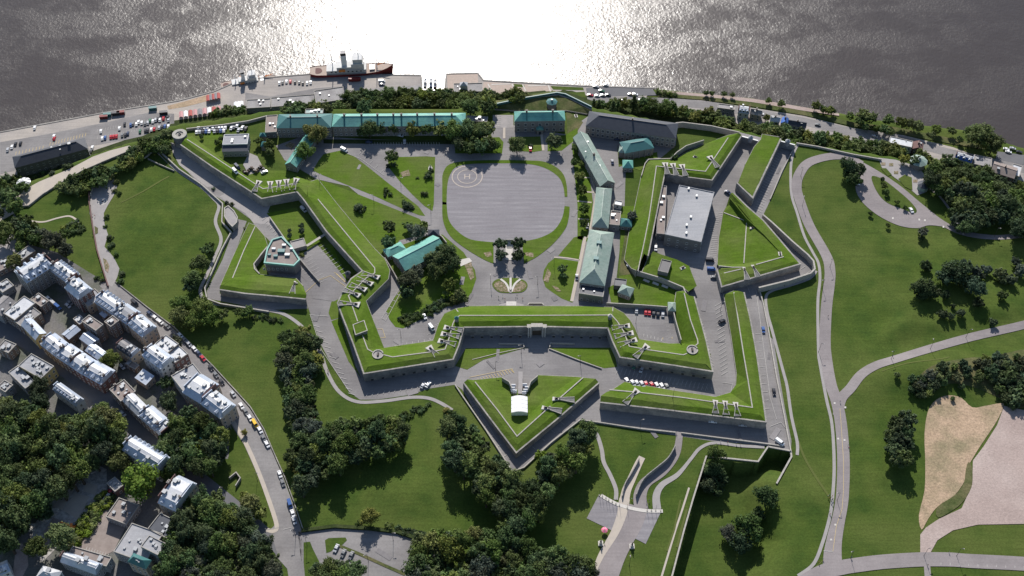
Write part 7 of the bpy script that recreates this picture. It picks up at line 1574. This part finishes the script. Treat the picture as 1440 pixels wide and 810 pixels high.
wall('pale bracket-shaped wall right of the saluting platform', [(742,429),(744,426.5),(762,426.5),(765,429)], 1.2, .7)
for i, (x, y) in enumerate([(890.5,334),(888,344),(886.5,354),(884.5,364),(883,374)]):
    g = W(x, y, .8); r = thing('vent_shaft', f'{OL[i]} white vent from the top in the line of five on the lawn', 'vent', (g.x, g.y, .2), 0, 'white vents on the lawn'); mb = MB(); mb.cyl(0,0,0,1.2,.7,n=12); mb.obj('shaft', 'wall_white', r); mb = MB(); mb.cyl(0,0,1.2,1.5,.95,.6,12); mb.obj('cap', 'white_paint', r)
for i, (x, y) in enumerate([(909,395),(922,399),(935,403)]):
    a, b = W(x-3.5, y-1.5, .3), W(x+3.5, y+1.5, .3); d = b-a; r = thing('stone_slab', f'{OL[i]} pale slab from the left below the long lawn wall', 'slab', ((a.x+b.x)/2, (a.y+b.y)/2, .1), math.atan2(d.y, d.x), 'pale slabs'); mb = MB(); mb.box(-2,-.8,0,2,.8,.5); mb.obj('top', 'white_stone', r); mb = MB(); mb.box(-2.2,-1.0,-.3,2.2,1.0,.0); mb.obj('plinth', 'stone', r)
def gunmount(lab, x, y):
    g = spot(x, y); r = thing('field_gun', lab, 'gun', (g.x, g.y, g.z), R(rr.uniform(0,360))); mb = MB(); mb.box(-1.6,-1.1,0,1.6,1.1,.2); mb.obj('base', 'white_stone', r); mb = MB(); mb.cyl(0,0,-1.5,1.9,.25,.15,8,0,True,Matrix.Translation((.2,0,.9)) @ Matrix.Rotation(R(80),4,'Y')); mb.obj('barrel', 'metal_dark', r); mb = MB(); mb.box(-1,-.5,.2,.6,.5,.8); mb.obj('carriage', 'bark', r)
gunmount('gun on a pale base in the hollow of the upper right bastion', 978, 221); gunmount('gun at the lower point of the triangular ravelin', 1097, 357); gunmount('gun near the upper slit of the triangular ravelin', 1058, 321); gunmount('gun on the corner of the lower battery', 960, 377); gunmount('gun beside the seaward lawn slope', 810, 163)
def turret(lab, x, y, z, m='copper_dark', mw='stone', r0=1.2):
    g = W(x, y, z); r = thing('sentry_box', lab, 'sentry box', (g.x, g.y, z-2.4)); mb = MB(); mb.cyl(0,0,-1.5,2.4,r0,r0,12); mb.obj('wall', mw, r); mb = MB(); mb.cyl(0,0,2.4,3.8,r0+.2,.1,12); mb.obj('roof', m, r)
turret('small dark sentry box at the left end of the gate curtain', 642, 447, 11.5); turret('small sentry box at the right end of the gate curtain', 858, 444, 11.5, 'white_stone'); turret('dark sentry box in the corner left of the bastion flank', 489, 384, 3.5, 'slate', 'stone_dark', 1.6)
turret('grey domed sentry box on the wall at the head of the left parking ditch', 1056, 193, 8, 'metal_grey','wall_grey',1.6); turret('grey domed sentry box on the wall at the head of the right parking ditch', 1108, 198, 8, 'metal_grey','wall_grey',1.6)
def balloon():
    g = W(850,746,1.5); r = thing('pink_parasol', 'pink round parasol beside the museum road', 'parasol', (g.x, g.y, 0)); mb = MB(); mb.cyl(0,0,0,2.6,.05,n=6); mb.obj('pole', 'metal_grey', r); mb = MB()
    for i in range(10): a, b = i*.6283, (i+1)*.6283; mb.add([(1.7*math.cos(a),1.7*math.sin(a),2.1),(1.7*math.cos(b),1.7*math.sin(b),2.1),(0,0,2.9)], [(0,1,2)], i % 2)
    mb.obj('canopy', ['pink_fabric','pink_canvas'], r)
balloon()
def statue(lab, x, y, h):
    g = W(x, y, h); g = W(x, y, h*.5); r = thing('monument', lab, 'monument', (g.x, g.y, 0)); mb = MB(); mb.box(-1.3,-1.3,0,1.3,1.3,.8); mb.box(-.8,-.8,.8,.8,.8,2.4); mb.obj('pedestal', 'white_stone', r)
    mb = MB(); mb.cyl(0,0,2.4,h-.6,.5,.3,10); mb.cyl(0,0,h-.6,h,.25,.2,8); mb.obj('figure', 'metal_dark', r)
statue('white pedestal monument left of the museum road', 845, 762, 4.5); statue('dark monument on a pale base right of the museum road', 889, 766, 4.5)
statue('monument on the lawn between the dark bushes', 605, 235, 4)
# flag poles along the entrance terrace
for i, (x, y) in enumerate([(843,697),(847,698.5),(852,701),(856,704),(861,706.5),(866,709),(871,711.5),(882,715),(910,718.5),(916,718.5),(922,718.5),(929,719)]):
    g = W(x, y, 0); t = thing('flagpole', f'{OL[i]} flagpole from the left along the museum entrance terrace', 'flagpole', (g.x, g.y, 0), 0, 'flagpoles'); mb = MB(); mb.cyl(0,0,0,6,.08,.05,6); mb.obj('pole', 'metal_dark', t); mb = MB(); mb.box(-.4,-.4,0,.4,.4,.5); mb.obj('base', 'coping', t)
def excavator():
    g = W(103,741,1); r = thing('excavator', 'orange excavator on the demolished lot', 'excavator', (g.x, g.y, .2), R(-10)); mb = MB()
    for s in (-1,1): mb.box(-2,s*1.2-.3,0,2,s*1.2+.3,.8)
    mb.obj('track', 'rubber', r); mb = MB(); mb.box(-1.8,-1.4,.8,1.4,1.4,2.0); mb.obj('body', 'orange_paint', r); mb = MB(); mb.box(.2,.2,2.0,1.4,1.4,3.2); mb.obj('cab', 'glass', r)
    mb = MB(); k = Matrix.Translation((-1.5,0,1.8)) @ Matrix.Rotation(R(-60),4,'Y'); mb.box(-.25,-.25,0,.25,.25,5,M4=k); k = Matrix.Translation((-5.8,0,4.2)) @ Matrix.Rotation(R(-150),4,'Y'); mb.box(-.2,-.2,0,.2,.2,4,M4=k); mb.obj('arm', 'orange_paint', r); mb = MB(); mb.box(-8.4,-.6,.2,-7.2,.6,1.2); mb.obj('bucket', 'metal_grey', r)
excavator()
def rubble():
    for i in range(26):
        cx, cy, s = rr.choice([(135,662,9),(60,726,9),(76,720,6),(45,740,6)]); x, y = cx+rr.gauss(0,s*.5), cy+rr.gauss(0,s*.5); g = G(x, y); r = rr.uniform(.6,1.6); mb = MB()
        k = Matrix.Rotation(rr.uniform(0,6),4,'Z') @ Matrix.Rotation(rr.uniform(-.3,.3),4,'X'); mb.box(-r,-r*.7,0,r,r*.6,r*.8,M4=k); o = mb.obj('rubble_block', 'white_stone' if i % 2 else 'rubble'); o.location = (g.x, g.y, g.z+.1); tag(o, 'broken masonry block in the rubble of the demolished lot', 'rubble block', 'rubble blocks')
rubble()
def pool():
    c = W(279,617,0); r = thing('garden_pool', 'small turquoise pool among dark trees beside the sloping street', 'pool', (c.x, c.y, .1), .6); mat('pool_water', (.08,.35,.5), .1); mb = MB(); mb.box(-4,-2.2,0,4,2.2,.25); mb.obj('rim', 'coping', r); mb = MB(); mb.box(-3.6,-1.8,.1,3.6,1.8,.28); mb.obj('water', 'pool_water', r)
pool()
def bridge():
    ribbon('footbridge_deck', [(432,349),(446,340),(459,332)], 1.8, 'coping', 2.2, False)
bridge()
# slabs, beds and edges that make the lawns read as tended
for p in ([(764,395),(770,378),(775,384),(771,398)],[(776,402),(784,404),(789,410),(783,410)],[(680,356),(690,354),(692,360),(684,362)],[(738,355),(750,356),(750,362),(740,360)],[(652,370),(662,366),(667,390),(662,395),(656,380)],[(400,205),(408,200),(416,203),(410,210)],[(563,243),(575,239),(577,247),(566,249)]):
    drape('flower_bed', p, 'flowers', .3, flat=True)
drape('garden_terrace', [(645,366),(660,363),(664,368),(648,375)], 'white_stone', .34, flat=True)
drape('machinery_yard', [(350,215),(362,220),(372,240),(350,246),(342,232)], 'path', .24, flat=True)
for i in range(14):
    t = i/13; x, y = 343+28*t, 241+3*math.sin(i)-4*t; g = W(x, y, .8); o = MB(); o.box(-.9,-.6,0,.9,.6,1.2+.3*(i % 3)); o.box(-.7,-.5,1.2,.4,.5,1.9); q = o.obj('yard_crate', ['bark','metal_dark','wall_brown'][i % 3]); q.location = (g.x, g.y, .3); tag(q, 'dark crate in the heap along the rampart yard edge', 'crate', 'crates along the yard edge')
